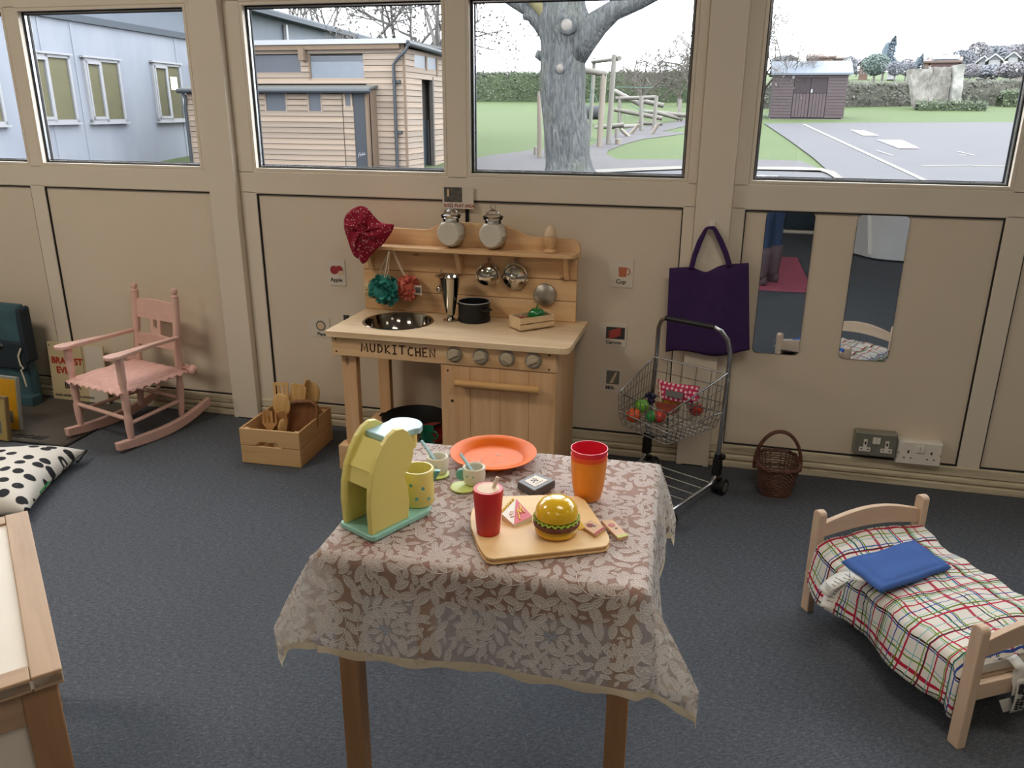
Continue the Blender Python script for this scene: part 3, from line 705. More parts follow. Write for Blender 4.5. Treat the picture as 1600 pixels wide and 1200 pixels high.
# ================================================================== CRATE OF WOODEN UTENSILS
CRW = wood('crate_pine', '#c09a68', '#d6b485', 'x'); CRWY = wood('crate_pine_side', '#b3895a', '#cba475', 'y')
a, b, c_ = Fl(379, 723), Fl(471, 732), Fl(522, 691)
ang = math.atan2(b.y-a.y, b.x-a.x)
t = thing('wooden_crate', 'pine slatted crate of wooden utensils on the floor beside the kitchen', 'crate', (a.x, a.y, 0), ang)
W_, D_, H_ = (b-a).length, 0.29, 0.142
notch = [(0, 0.076), (W_*0.26, 0.076), (W_*0.31, 0.092), (W_*0.62, 0.094), (W_*0.70, 0.076), (W_, 0.076), (W_, H_), (0, H_)]
for y0 in (0, D_-0.01):
    MB().box(0, W_, y0, y0+0.01, 0.002, 0.073).build('plank', CRW, t, bevel=0.0015)
    MB().prism_y(notch, y0, y0+0.01).build('plank', CRW, t, bevel=0.001)
for x0 in (0, W_-0.009):
    for z0, z1 in ((0.002, 0.073), (0.076, H_)): MB().box(x0, x0+0.009, 0.01, D_-0.01, z0, z1).build('plank', CRWY, t, bevel=0.0015)
MB().box(0.009, W_-0.009, 0.01, D_-0.01, 0.006, 0.014).build('base_board', CRW, t)
for cx_ in (0.009, W_-0.029):
    for cy_ in (0.0105, D_-0.0305): MB().box(cx_, cx_+0.02, cy_, cy_+0.02, 0.01, H_-0.005).build('corner_post', PINEZ, t, bevel=0.001)
CM = Matrix.Translation((a.x, a.y, 0)) @ Matrix.Rotation(ang, 4, 'Z')
BAM = wood('bamboo', '#c59a5c', '#dcb77e', 'z', knots=False, scale=60); BAMD = wood('bamboo_dark', '#a87848', '#c39660', 'z', knots=False, scale=60)
SHOV = wood('dark_turned_wood', '#6d4527', '#8a5c36', 'z', knots=False)
def utensil(kind, base, top, label, m, face=0.0, s_=1.0):
    """base/top in crate coordinates; the utensil stands from base to top"""
    p0, p1 = CM @ Vector(base), CM @ Vector(top); d = (p1-p0); ln = d.length; z = d.normalized()
    x = Matrix.Rotation(face, 3, z) @ (z.cross(Vector((0, 1, 0))).normalized()); y = z.cross(x)
    t = thing(kind, label, 'utensil', p0, 0, 'wooden utensils in the crate')
    T = Matrix((x, y, z)).transposed().to_4x4()
    s_ *= 1.3; hl = ln*0.62; MB_ = MB(); MB_.T = T; MB_.tube([(0, 0, 0), (0, 0, hl)], [0.0055*s_, 0.0045*s_], 8); MB_.build('handle', m, t, smooth=True)
    h = MB(); h.T = T; w_ = 0.03*s_; z0, z1 = hl-0.012, ln
    if kind == 'wooden_spoon':
        h.ball((0, 0, (z0+z1)/2+0.004), (w_*0.95, 0.007, (z1-z0)/2), 18, 10)
        h.build('bowl', m, t, smooth='all')
        h2 = MB(); h2.T = T; h2.ball((0, -0.003, (z0+z1)/2+0.006), (w_*0.7, 0.006, (z1-z0)*0.36), 18, 10); h2.build('bowl_hollow', BAMD, t, smooth='all')
    elif kind == 'slotted_spatula':
        zz = [z0, z0+(z1-z0)*0.25]
        h.prism([(-0.006, z0), (0.006, z0), (w_*0.7, zz[1]), (-w_*0.7, zz[1])], lambda q, r: (q, -0.0025, r), lambda q, r: (q, 0.0025, r))
        for k_ in range(4):
            xa = -w_*0.7+k_*w_*1.4/3.6; h.box(xa, xa+w_*0.24, -0.0025, 0.0025, zz[1], z1-0.012)
        h.prism([(-w_*0.7, z1-0.0121), (w_*0.7, z1-0.0121), (w_*0.68, z1-0.003), (w_*0.5, z1), (-w_*0.5, z1), (-w_*0.68, z1-0.003)], lambda q, r: (q, -0.0025, r), lambda q, r: (q, 0.0025, r))
        h.build('slotted_head', m, t, bevel=0.0008)
    elif kind == 'wooden_fork':
        zm = z0+(z1-z0)*0.4
        h.prism([(-0.006, z0), (0.006, z0), (w_*0.75, zm), (-w_*0.75, zm)], lambda q, r: (q, -0.003, r), lambda q, r: (q, 0.003, r))
        for k_ in range(4):
            xa = -w_*0.75+k_*w_*0.41; h.prism([(xa, zm-0.0005), (xa+w_*0.26, zm-0.0005), (xa+w_*0.2, z1), (xa+w_*0.06, z1)], lambda q, r: (q, -0.003, r), lambda q, r: (q, 0.003, r))
        h.build('tines', m, t, bevel=0.0008)
    else:
        h.prism([(-0.006, z0), (0.006, z0), (w_*0.8, z0+(z1-z0)*0.35), (w_*0.75, z1-0.006), (w_*0.4, z1), (-w_*0.5, z1-0.002), (-w_*0.8, z1-0.012), (-w_*0.8, z0+(z1-z0)*0.35)], lambda q, r: (q, -0.0025, r), lambda q, r: (q, 0.0025, r))
        h.build('blade', m, t, bevel=0.0008)
    return t
utensil('slotted_spatula', (0.10, 0.15, 0.018), (0.085, 0.19, 0.268), 'pale bamboo slotted spatula standing tallest at the left of the crate', BAM, 0.1, 1.15)
utensil('wooden_spoon', (0.11, 0.13, 0.018), (0.105, 0.145, 0.235), 'pale bamboo spoon with oval bowl facing the room, middle of the crate', BAM, 0.0, 1.05)
utensil('spatula', (0.12, 0.17, 0.018), (0.155, 0.205, 0.262), 'flat bamboo spatula behind the pale slotted spatula', BAM, 0.2, 1.0)
utensil('wooden_fork', (0.09, 0.06, 0.018), (0.085, 0.085, 0.185), 'brown wooden fork with four tines near the front of the crate', BAMD, 0.1, 1.05)
utensil('spatula', (0.14, 0.12, 0.018), (0.125, 0.10, 0.185), 'narrow brown wooden spatula right of the four tined fork', BAMD, 0.4, 0.55)
utensil('spatula', (0.07, 0.08, 0.018), (0.06, 0.11, 0.18), 'narrow brown wooden spatula left of the four tined fork', BAMD, 0.5, 0.5)
utensil('wooden_spoon', (0.13, 0.07, 0.018), (0.15, 0.06, 0.165), 'short pale wooden spoon at the front right of the crate', BAM, 0.9, 0.5)
utensil('wooden_spoon', (0.15, 0.20, 0.018), (0.20, 0.24, 0.255), 'pale wooden spoon at the back right of the crate', BAM, 0.2, 0.9)
utensil('spatula', (0.13, 0.19, 0.018), (0.185, 0.225, 0.275), 'thin bamboo spatula, tallest at the back of the crate', BAM, 1.2, 0.5)
q = CM @ Vector((0.168, 0.145, 0.018))
t = thing('wooden_scoop', 'large dark brown wooden scoop standing in the right of the crate', 'scoop', q, ang+0.12); t.rotation_euler = (-0.18, 0.12, ang+0.15)
MB().prism_y([(-0.052, 0.0), (0.045, 0.0), (0.056, 0.10), (0.058, 0.17), (0.045, 0.192), (0.0, 0.19), (-0.045, 0.18), (-0.056, 0.16)], 0.0, 0.008).build('scoop_back', SHOV, t, bevel=0.002)
MB().tube([(-0.05, -0.008, 0.01), (-0.056, -0.012, 0.10), (-0.052, -0.012, 0.165), (-0.03, -0.012, 0.182), (0.03, -0.012, 0.192), (0.052, -0.012, 0.178), (0.058, -0.012, 0.10), (0.047, -0.008, 0.01)], 0.008, 8).build('scoop_rim', SHOV, t, smooth=True)

# ================================================================== PINK ROCKING CHAIR
PINK = mat('pink_paint', '#dbb4a8', 0.4, var=0.05, scale=20); PINKC = mat('pink_fabric', '#dfb3a8', 0.8, var=0.1, scale=50, bump=0.2, bscale=150)
t = thing('rocking_chair', 'small pink painted wooden rocking chair with frilled cushion', 'rocking chair', (-2.295, -0.278, 0), math.radians(-14))
def turned(x0, y0, z0, z1, r, name, extra=None):
    x1, y1 = extra if extra else (x0, y0); m = MB(); n = 26; prof = []
    rings_ = [0.30, 0.34, 0.62, 0.66]
    pts = []; rad = []
    for i in range(n+1):
        u = i/n; rr = r*(0.72+0.28*math.sin(min(1, u*5)*PI/2))
        for q_ in rings_:
            if abs(u-q_) < 0.012: rr *= 0.78
        pts.append((x0+(x1-x0)*u, y0+(y1-y0)*u, z0+(z1-z0)*u)); rad.append(rr)
    m.tube(pts, rad, 12); return m
turned(-0.155, -0.150, 0.045, 0.375, 0.0155, 'leg').build('front_post', PINK, t, smooth=True)
turned(0.155, -0.150, 0.045, 0.375, 0.0155, 'leg').build('front_post', PINK, t, smooth=True)
for sx in (-1, 1):
    m = turned(sx*0.128, 0.118, 0.048, 0.545, 0.0155, 'leg', (sx*0.122, 0.165))
    m.lathe([(0.012, 0.0), (0.0155, 0.006), (0.0155, 0.012), (0.009, 0.018), (0.0125, 0.024), (0.0145, 0.032), (0.011, 0.041), (0, 0.045)], (sx*0.122, 0.165, 0.540), 14)
    m.build('back_post', PINK, t, smooth=True)
    # rocker
    pts = []
    for i in range(17):
        u = i/16; y = -0.215+0.46*u; z = 0.0005+0.16*((u-0.42)**2)*1.15*(1.0 if u > 0.42 else 0.45)
        pts.append((y, z))
    prof = [(y, z) for y, z in pts]+[(y-0.002, z+0.034+0.008*math.sin(PI*i/16)) for i, (y, z) in reversed(list(enumerate(pts)))]
    MB().prism_x(prof, sx*0.155-0.012 if sx > 0 else -0.167, sx*0.155+0.012 if sx > 0 else -0.143).build('rocker', PINK, t, bevel=0.004, seg=3)
    ar = [(-0.022, -0.195), (0.0, -0.205), (0.020, -0.195), (0.026, -0.17), (0.02, -0.13), (0.012, 0.02), (0.010, 0.145), (-0.012, 0.145), (-0.012, 0.0), (-0.022, -0.13), (-0.027, -0.17)]
    MB().prism_z([(sx*(0.150+x*1.15 if y < 0.0 else 0.135+x), y) for x, y in ar], 0.375, 0.390).build('armrest', PINK, t, bevel=0.004, seg=3)
    MB().tube([(sx*0.155, -0.15, 0.105), (sx*0.128, 0.12, 0.115)], 0.008, 10).build('side_stretcher', PINK, t, smooth=True)
    MB().tube([(sx*0.155, -0.15, 0.235), (sx*0.127, 0.125, 0.235)], 0.009, 10).build('seat_rail', PINK, t, smooth=True)
MB().tube([(-0.155, -0.15, 0.135), (0.155, -0.15, 0.125)], 0.0085, 10).build('front_stretcher', PINK, t, smooth=True)
MB().tube([(-0.128, 0.12, 0.125), (0.128, 0.12, 0.125)], 0.0085, 10).build('back_stretcher', PINK, t, smooth=True)
MB().box(-0.155, 0.155, -0.158, 0.13, 0.228, 0.242).build('seat', PINK, t, bevel=0.005)
MB().prism([(-0.122, 0.44), (0.122, 0.44), (0.122, 0.515), (0.09, 0.522), (0.0, 0.527), (-0.09, 0.522), (-0.122, 0.515)], lambda a_, b_: (a_, 0.150+(b_-0.44)*0.09, b_), lambda a_, b_: (a_, 0.161+(b_-0.44)*0.09, b_)).build('crest_rail', PINK, t, bevel=0.002)
MB().prism([(-0.124, 0.325), (0.124, 0.325), (0.124, 0.372), (0.0, 0.382), (-0.124, 0.372)], lambda a_, b_: (a_, 0.138, b_), lambda a_, b_: (a_, 0.150, b_)).build('lower_rail', PINK, t, bevel=0.002)
for dx in (-0.030, 0.012):
    MB().prism([(dx, 0.37), (dx+0.018, 0.37), (dx+0.018, 0.445), (dx, 0.445)], lambda a_, b_: (a_, 0.143+(b_-0.37)*0.09, b_), lambda a_, b_: (a_, 0.151+(b_-0.37)*0.09, b_)).build('splat', PINK, t, bevel=0.001)
MB().prism([(-0.0125, 0.37), (0.0125, 0.37), (0.0125, 0.41), (0.004, 0.402), (-0.004, 0.402), (-0.0125, 0.41)], lambda a_, b_: (a_, 0.144+(b_-0.37)*0.09, b_), lambda a_, b_: (a_, 0.150+(b_-0.37)*0.09, b_)).build('heart_splat', PINK, t)
def cush(a_, b_):
    x = (a_-0.5)*2; y = (b_-0.5)*2
    e_ = max(abs(x), abs(y)); th = (1-e_**6)
    return (x*0.145, y*0.148-0.01, 0.2465+0.028*th*(1-0.25*(x*x+y*y)*0.5)+0.002*math.sin(x*17+y*9))
m = MB(); m.grid(cush, 26, 26); m.grid(lambda a_, b_: (cush(a_, b_)[0], cush(a_, b_)[1], 0.2445), 26, 26)
m.uv = {}; m.build('cushion', PINKC, t, smooth='all')
fr = MB(); per = []
for i in range(121):
    u = i/120*4; s_ = int(u) % 4; v = u-int(u); c4 = [(-1, -1), (1, -1), (1, 1), (-1, 1)]; p0, p1 = c4[s_], c4[(s_+1) % 4]
    per.append((p0[0]+(p1[0]-p0[0])*v, p0[1]+(p1[1]-p0[1])*v, i))
def frill(a_, b_):
    x, y, i = per[int(round(a_*120))]; o_ = 1+0.15*b_
    z = 0.247-0.012*b_ + 0.007*math.sin(i*1.9)*b_
    return (x*0.145*o_+0.0*b_, y*0.148*o_-0.01, z)
fr.grid(frill, 121, 4); fr.uv = {}; fr.build('frill', PINKC, t, smooth='all', solid=0.001)
for sx in (-1, 1):
    m = MB()
    for k_ in (0, 1):
        m.grid(lambda a_, b_, k_=k_, sx=sx: (sx*(0.135+0.085*a_), 0.14+0.012*k_+0.01*math.sin(a_*6), 0.25+0.006*k_+(b_-0.5)*0.028*(0.4+a_)+0.006*math.sin(a_*9+k_)), 8, 3)
    m.uv = {}; m.build('cushion_tie', PINKC, t, smooth='all', solid=0.001)

# ================================================================== BOOK STANDING ON THE SKIRTING
a, b = Wl(78, 575, -0.05), Wl(165, 585, -0.05)
z1 = 0.272
BKM = mat('cream_book', '#cdbb94', 0.55, var=0.05)
t = thing('picture_book', 'cream picture book with red BRAVEST EVER title against the wall', 'book', (a.x, -0.055, 0.0)); t.rotation_euler = (-0.06, 0, 0)
bw = b.x-a.x
MB().box(0, bw, -0.003, 0.003, 0, z1).build('cover', BKM, t, bevel=0.001)
MB().box(0.19*bw/0.285, bw-0.004, -0.0036, -0.003, 0.004, z1-0.004).build('back_flap', PAPER, t)
RT = mat('red_title', '#b23226', 0.6)
def bt(s_, x, z, size, m, align='LEFT', bold=0.001, n_='title'): text(s_, n_, m, t, size, on_wall(x, -0.0042, z), align=align, bold=bold)
bt('THE', 0.085, 0.232, 0.020, DKF, bold=0.0005); bt('BRAVEST', 0.014, 0.175, 0.042, RT, bold=0.0014); bt('EVER', 0.035, 0.130, 0.042, RT, bold=0.0014); bt('BEAR', 0.07, 0.060, 0.038, DKF, bold=0.001)
bt('ALLAN AHLBERG   PAUL HOWARD', 0.012, 0.020, 0.0135, DKF, bold=0.0002, n_='authors')
MB().tube([(0.184, -0.0042, z1-0.01), (0.187, -0.0042, 0.20), (0.184, -0.0042, 0.13)], 0.0008, 5).build('drawn_line', DKF, t)
MB().box(0.008, 0.012, -0.0045, -0.004, 0.253, 0.262).build('corner_mark', DKF, t)

# ================================================================== DARK MAT AND LETTERING
MATM = mat('dark_rubber_mat', '#4d463e', 0.85, var=0.12, scale=6, bump=0.3, bscale=200)
m1, m2, m3, m4 = Fl(100, 698, 0.004), Fl(222, 632, 0.004), Fl(-30, 600, 0.004), Fl(-300, 690, 0.004)
t = thing('floor_mat', 'dark grey floor mat with black handwriting under the rocking chair', 'mat', (m1.x, m1.y, 0))
pm = [(0, 0), (m2.x-m1.x, -0.055-m1.y), (-4.2-m1.x, -0.055-m1.y), (-4.2-m1.x, -0.52-m1.y)]
MB().prism_z(pm, 0.001, 0.004).build('mat_body', MATM, t)
MB().bar((0, 0, 0.0045), (m2.x-m1.x, -0.055-m1.y, 0.0045), 0.012, 0.004).build('mat_edge', BLACKP, t)
MB().bar((-4.2-m1.x, -0.52-m1.y, 0.0045), (0, 0, 0.0045), 0.012, 0.004).build('mat_edge', BLACKP, t)
tp = Fl(64, 689, 0.0055)
text('moon', 'lettering', BLACKP, t, 0.075, Matrix.Translation((tp.x-m1.x, tp.y-m1.y+0.045, 0.0055)) @ Matrix.Rotation(PI+0.02, 4, 'Z') @ Matrix.Scale(0.95, 4, (0, 1, 0)), bold=0.0005, shear=0.2)

# ================================================================== DARK TEAL BAG CHAIR at the left edge
NAVY = mat('dark_teal_fabric', '#3a5a64', 0.8, var=0.25, scale=12, bump=0.3, bscale=60); NAVD = mat('navy_fabric', '#222f3a', 0.8, var=0.15)
t = thing('fabric_backpack', 'dark teal fabric bag with navy sides and cream cord at the left edge', 'bag', (-3.17, -0.12, 0)); t.scale = (1, 0.5, 1)
def bagf(a_, b_):
    th = a_*2*PI; c2, s2 = math.cos(th), math.sin(th)
    x = math.copysign(abs(c2)**0.5, c2)*0.235; y = math.copysign(abs(s2)**0.6, s2)*(0.075 if b_ < 0.9 else 0.075*(1-(b_-0.9)*5))
    return (x*(1-0.04*b_), y+0.01*math.sin(b_*9), 0.028+0.43*b_)
m = MB(); m.grid(bagf, 40, 16, cu=True); m.uv = {}
m.add([bagf(k_/40, 1.0) for k_ in range(40)], [tuple(range(40))]); m.add([bagf(k_/40, 0.0) for k_ in range(40)], [tuple(range(40))])
m.build('bag_body', NAVY, t, smooth=True)
MB().prism_x([(-0.080, 0.20), (0.05, 0.20), (0.05, 0.452), (-0.070, 0.448)], 0.218, 0.243).build('side_pocket', NAVD, t, bevel=0.012, seg=3)
MB().box(-0.22, 0.235, -0.098, -0.06, 0.17, 0.30).build('lower_panel', NAVD, t, bevel=0.015, seg=3)
MB().box(0.17, 0.245, -0.12, 0.0, 0.0, 0.05).build('foot', NAVY, t, bevel=0.008)
MB().box(-0.235, -0.16, -0.12, 0.0, 0.0, 0.05).build('foot', NAVY, t, bevel=0.008)
MB().tube([(0.235, -0.108, 0.275), (0.218, -0.118, 0.24), (0.222, -0.120, 0.20), (0.235, -0.120, 0.185), (0.22, -0.120, 0.175), (0.228, -0.121, 0.14), (0.233, -0.121, 0.10)], 0.0045, 8).build('cord', mat('cord_white', '#cfc6b2', 0.8), t, smooth=True)
MB().tube([(-0.1, -0.085, 0.30), (-0.02, -0.10, 0.34), (0.06, -0.10, 0.33), (0.13, -0.10, 0.27)], 0.012, 8).build('strap', BLACKP, t, smooth=True)

# ================================================================== YELLOW BOOKS standing at the left edge
YB = mat('yellow_cover', '#cf9a12', 0.45, var=0.12); GB = mat('grey_cover', '#8f9088', 0.5); OB = mat('orange_brown_cover', '#77613f', 0.5); YG = mat('pale_yellow_cover', '#a8935a', 0.5, var=0.15)
for i, (fb, tp, wd, m_, em, lab) in enumerate((((32, 673), (20, 592), 0.23, YB, GB, 'yellow covered book with grey edge standing at the left edge of the mat'), ((14, 690), (5, 622), 0.20, YG, OB, 'pale brown book standing in front of the taller yellow book'))):
    f0 = Fl(*fb, 0.005); hh = Wl(*tp, f0.y+0.02).z
    t = thing('standing_book', lab, 'book', f0); t.rotation_euler = (-0.12, 0, math.radians(-3))
    MB().box(-wd, 0, 0.0, 0.016, 0, hh).build('cover', em, t, bevel=0.001)
    MB().box(-wd+0.004, -0.006, -0.0012, 0.0, 0.003, hh-0.010).build('cover_print', m_, t)
    MB().box(-0.06, -0.03, -0.0018, -0.0012, 0.03, 0.08).build('picture_patch', GRF, t)

# ================================================================== SPOTTED CUSHION on the floor
n = NT('dotted_cotton'); v = n.coords('Object', (1, 1, 1))
vo = n.n('ShaderNodeTexVoronoi'); vo.inputs['Scale'].default_value = 17; vo.inputs['Randomness'].default_value = 0.75; vo.voronoi_dimensions = '2D'; n.l(v, vo.inputs['Vector'])
f1 = n.ramp(vo.outputs['Distance'], [(0.27, (1, 1, 1)), (0.31, (0, 0, 0))]); sp_ = n.noise(v, 60, 3)
hole = n.math('MULTIPLY', n.ramp(vo.outputs['Distance'], [(0.08, (1, 1, 1)), (0.13, (0, 0, 0))]), n.ramp(n.noise(v, 5, 2), [(0.60, (0, 0, 0)), (0.64, (1, 1, 1))]))
cc = n.mix(n.math('SUBTRACT', f1, hole), '#d8d3ca', '#2b2a2e'); n.bump(n.noise(v, 9, 3), 0.25, 0.01)
DOTC = n.fin(cc, 0.85, spec=0.2)
ca, cb = Fl(135, 708, 0.03), Fl(50, 806, 0.02)
t = thing('spotted_cushion', 'white square floor cushion with black spots at the left edge', 'cushion', (ca.x, ca.y, 0)); 
ux = Vector((cb.x-ca.x, cb.y-ca.y, 0)); sl = ux.length*1.04; ux.normalize(); vx = Vector((ux.y, -ux.x, 0))
if vx.x > 0: vx = -vx
def cushp(top):
    def fn(a_, b_):
        x, y = a_*2-1, b_*2-1; pin = 1-0.07*(1-abs(y)**2)*abs(x)**3*0; 
        k1 = 1-0.10*(1-y*y)*(abs(x)**2); k2 = 1-0.10*(1-x*x)*(abs(y)**2)
        q_ = ux*((x*k1+1)/2*sl) + vx*((y*k2+1)/2*sl)
        th = (max(0, 1-x**4)*max(0, 1-y**4))**0.6
        wr = 0.006*noise.noise(Vector((q_.x*14, q_.y*14, 1)))*th
        z = 0.030+0.012*(1-th) + (0.085*th+wr if top else -0.026*th**0.5)
        return (q_.x, q_.y, z)
    return fn
m = MB(); m.grid(cushp(True), 34, 34); m.grid(cushp(False), 34, 34); m.uv = {}
m.build('cushion_cover', DOTC, t, smooth='all')
MB().tube([ux*sl*0.55+vx*0.022+Vector((0, 0, 0.045)), ux*sl*0.72+vx*0.022+Vector((0, 0, 0.042))], 0.003, 6).build('green_zip', GREENP, t)
mb = MB(); 
for s_ in (0,): mb.tube([ux*0.0+vx*0.0+Vector((0, 0, 0.04)), ux*0.08+vx*0.004+Vector((0, 0, 0.030))], 0.006, 6)
mb.build('black_edge', BLACKP, t)

# ================================================================== WHITE TOPPED TABLE, bottom left corner
zt = 0.47
c0 = Fl(97, 1044, zt); c1 = Fl(43, 797, zt)
WB = mat('white_board', '#d9d0c0', 0.5, var=0.05, scale=5); BEECH = wood('brown_beech', '#a08266', '#b89a7a', 'x', knots=False); BEECHY = wood('brown_beech_deep', '#a08266', '#b89a7a', 'y', knots=False); BEECHZ = wood('brown_beech_leg', '#94704e', '#ac8661', 'z', knots=False)
an = math.atan2(c1.y-c0.y, c1.x-c0.x)-PI/2
t = thing('play_table', 'low white topped table with brown beech edging at bottom left', 'table', (c0.x, c0.y, 0), an+0.0)
LY = (c1-c0).length; LX = 0.62
MB().box(-LX, 0, 0, LY, zt-0.020, zt-0.006).build('table_top', WB, t)
MB().box(-0.042, 0, 0, LY, zt-0.026, zt).build('edge_frame', BEECHY, t, bevel=0.002)
MB().box(-LX, -0.0425, 0, 0.038, zt-0.026, zt-0.001).build('edge_frame', BEECH, t, bevel=0.002)
MB().box(-LX, -0.0425, LY-0.038, LY, zt-0.026, zt-0.001).build('edge_frame', BEECH, t, bevel=0.002)
MB().box(-LX, -LX+0.0, 0, LY, zt-0.026, zt).build('edge_frame', BEECHY, t)
MB().box(-LX+0.01, -0.055, 0.012, 0.02, 0.05, zt-0.07).build('side_panel', WB, t)
MB().box(-LX, -0.055, 0.008, 0.028, zt-0.085, zt-0.026).build('apron', BEECH, t, bevel=0.001)
MB().box(-0.03, -0.012, 0.06, LY-0.06, zt-0.085, zt-0.026).build('apron', BEECHY, t, bevel=0.001)
for lx_, ly_ in ((-0.06, 0.006), (-0.06, LY-0.056), (-LX, 0.006), (-LX, LY-0.056)):
    MB().box(lx_, lx_+0.05, ly_, ly_+0.05, 0, zt-0.026).build('leg', BEECHZ, t, bevel=0.003)

# ================================================================== PURPLE TOTE BAG
HK = Wl(1113, 351, -0.05)
t = thing('wall_hook', 'small white adhesive hook on the column holding the purple bag', 'hook', (HK.x, -0.0475, HK.z))
MB().box(-0.011, 0.011, -0.004, 0, -0.014, 0.014).build('hook_plate', WHITEP, t, bevel=0.003)
MB().tube([(0, -0.004, 0.0), (0, -0.012, -0.012), (0, -0.020, -0.02), (0, -0.022, -0.012)], 0.003, 8).build('hook_arm', WHITEP, t, smooth=True)
PUR = mat('purple_cotton', '#3f2a58', 0.85, spec=0.2, var=0.08, scale=30, bump=0.15, bscale=300)
yb3 = -0.060
t = thing('tote_bag', 'plain purple cotton tote bag hanging from a hook on the column', 'bag', (HK.x, yb3, HK.z-0.02))
TL, TR, BLp, BR = [Wl(a_, b_, yb3)-Vector(t.location) for a_, b_ in ((1046, 420), (1170, 412), (1040, 551), (1171, 550))]
def tote(a_, b_):
    top = TL.lerp(TR, a_); bot = BLp.lerp(BR, a_); q_ = top.lerp(bot, b_)
    sag = 0.022*math.exp(-((a_-0.47)/0.13)**2)*(1-b_)**6
    hem = 0.010*math.sin(a_*PI*2.2+0.4)*b_**10
    x = q_.x; 
    y = -0.008*math.sin(PI*a_) - 0.006*math.sin(a_*9+2*b_)*(1-b_)*0.7 + 0.004*noise.noise(Vector((a_*5, b_*5, 0)))
    return (x, y-0.004*b_, q_.z-sag+hem)
m = MB(); m.grid(tote, 30, 30); m.uv = {}; m.build('bag_front', PUR, t, smooth='all', solid=0.003)
m = MB(); m.grid(lambda a_, b_: (tote(a_, b_)[0], 0.004, tote(a_, b_)[2]+0.002), 30, 12); m.uv = {}; m.build('bag_back', PUR, t, smooth='all', solid=0.002)
for yy in (-0.012, 0.004):
    hp = []
    for px_, py_ in ((1080, 420), (1085, 400), (1093, 378), (1103, 358), (1108, 355), (1116, 356), (1126, 376), (1134, 395), (1140, 415)):
        q_ = Wl(px_, py_, yb3)-Vector(t.location); hp.append(Vector((q_.x, yy-0.002, q_.z)))
    m = MB()
    for i in range(len(hp)-1):
        pass
    def strap(a_, b_, hp=hp):
        f_ = a_*(len(hp)-1); i = min(int(f_), len(hp)-2); q_ = hp[i].lerp(hp[i+1], f_-i); d_ = (hp[i+1]-hp[i]).normalized(); nn = Vector((-d_.z, 0, d_.x)); wd = 0.018*(0.35+0.65*min(1, abs(a_-0.5)*4))
        return q_+nn*(b_-0.5)*wd
    m.grid(strap, 40, 3); m.uv = {}; m.build('handle', PUR, t, smooth='all', solid=0.003)

# ================================================================== WICKER BASKET
WIC = wood('dark_wicker', '#4c2f25', '#6b4334', 'x', scale=60, knots=False); 
bc = Fl(1210, 772, 0)
t = thing('wicker_basket', 'small empty dark brown wicker basket with hoop handle by the wall', 'basket', (bc.x, -0.205, 0), math.radians(4))
def ov(th, rx, ry, e=3.2):
    c2, s2 = math.cos(th), math.sin(th); return (rx*math.copysign(abs(c2)**(2/e), c2), ry*math.copysign(abs(s2)**(2/e), s2))
nst = 26; hh = 0.105
def rzof(th, z): return z*(1+0.22*(math.sin(th)*0.5+0.5))
st = MB()
for k_ in range(nst):
    th = 2*PI*k_/nst
    st.tube([(*ov(th, 0.052+0.018*u, 0.045+0.020*u), 0.006+rzof(th, hh*u)) for u in (0, .33, .66, 1)], 0.0022, 5)
st.build('stakes', WIC, t)
wv = MB()
for r_ in range(15):
    u = (r_+0.5)/15; pts = []
    for k_ in range(nst*2):
        th = 2*PI*k_/(nst*2); off = 0.0024*(1 if (k_//1+r_) % 2 else -1)
        x, y = ov(th, 0.052+0.018*u+off, 0.045+0.020*u+off); pts.append((x, y, 0.006+rzof(th, hh*u)))
    wv.tube(pts, 0.0030, 4, closed=True)
o_ = wv.build('weave', WIC, t); o_['kind'] = 'stuff'
MB().tube([(*ov(2*PI*k_/40, 0.072+0.002*math.sin(k_*2.1), 0.067+0.002*math.cos(k_*2.1)), 0.006+rzof(2*PI*k_/40, hh)+0.003*math.sin(k_*2.1)) for k_ in range(40)], 0.0055, 6, closed=True).build('rim', WIC, t, smooth=True)
MB().tube([(*ov(2*PI*k_/40, 0.073+0.002*math.sin(k_*2.1+3), 0.069+0.002*math.cos(k_*2.1+3)), 0.004+rzof(2*PI*k_/40, hh)+0.003*math.sin(k_*2.1+3)) for k_ in range(40)], 0.0045, 6, closed=True).build('rim', WIC, t, smooth=True)
MB().prism_z([ov(2*PI*k_/24, 0.052, 0.045) for k_ in range(24)], 0.0, 0.008).build('base', WIC, t)
for d_ in (-0.0035, 0.0035):
    MB().tube([(0.078*math.cos(a_), 0.006+d_, 0.105+0.125*math.sin(a_)) for a_ in [math.radians(-8+196*k_/24) for k_ in range(25)]], 0.0058, 8).build('hoop_handle', WIC, t, smooth=True)
# ================================================================== TOY SHOPPING TROLLEY
TW = mat('trolley_wire', '#8a8b88', 0.4, metal=1)
ta = math.radians(-27)
t = thing('shopping_trolley', 'chrome toy shopping trolley holding play fruit under the purple bag', 'trolley', (-0.065, -0.232, 0), ta)
HW = 0.142
def tube_up(sx):
    return [(sx*HW, 0.0, 0.10), (sx*HW, 0.0, 0.16), (sx*HW*0.99, 0.012, 0.30), (sx*HW*0.98, 0.022, 0.44), (sx*HW*0.98, 0.022, 0.52), (sx*HW*0.93, 0.012, 0.565), (sx*HW*0.80, -0.002, 0.595), (sx*HW*0.62, -0.010, 0.607)]
lft, rgt = tube_up(-1), tube_up(1)
MB().tube(lft+rgt[::-1], 0.0075, 12).build('handle_frame', CHROME, t, smooth=True)
MB().tube([(-HW*0.66, -0.009, 0.606), (HW*0.66, -0.009, 0.606)], 0.0092, 12).build('grip', BLACKP, t, smooth=True)
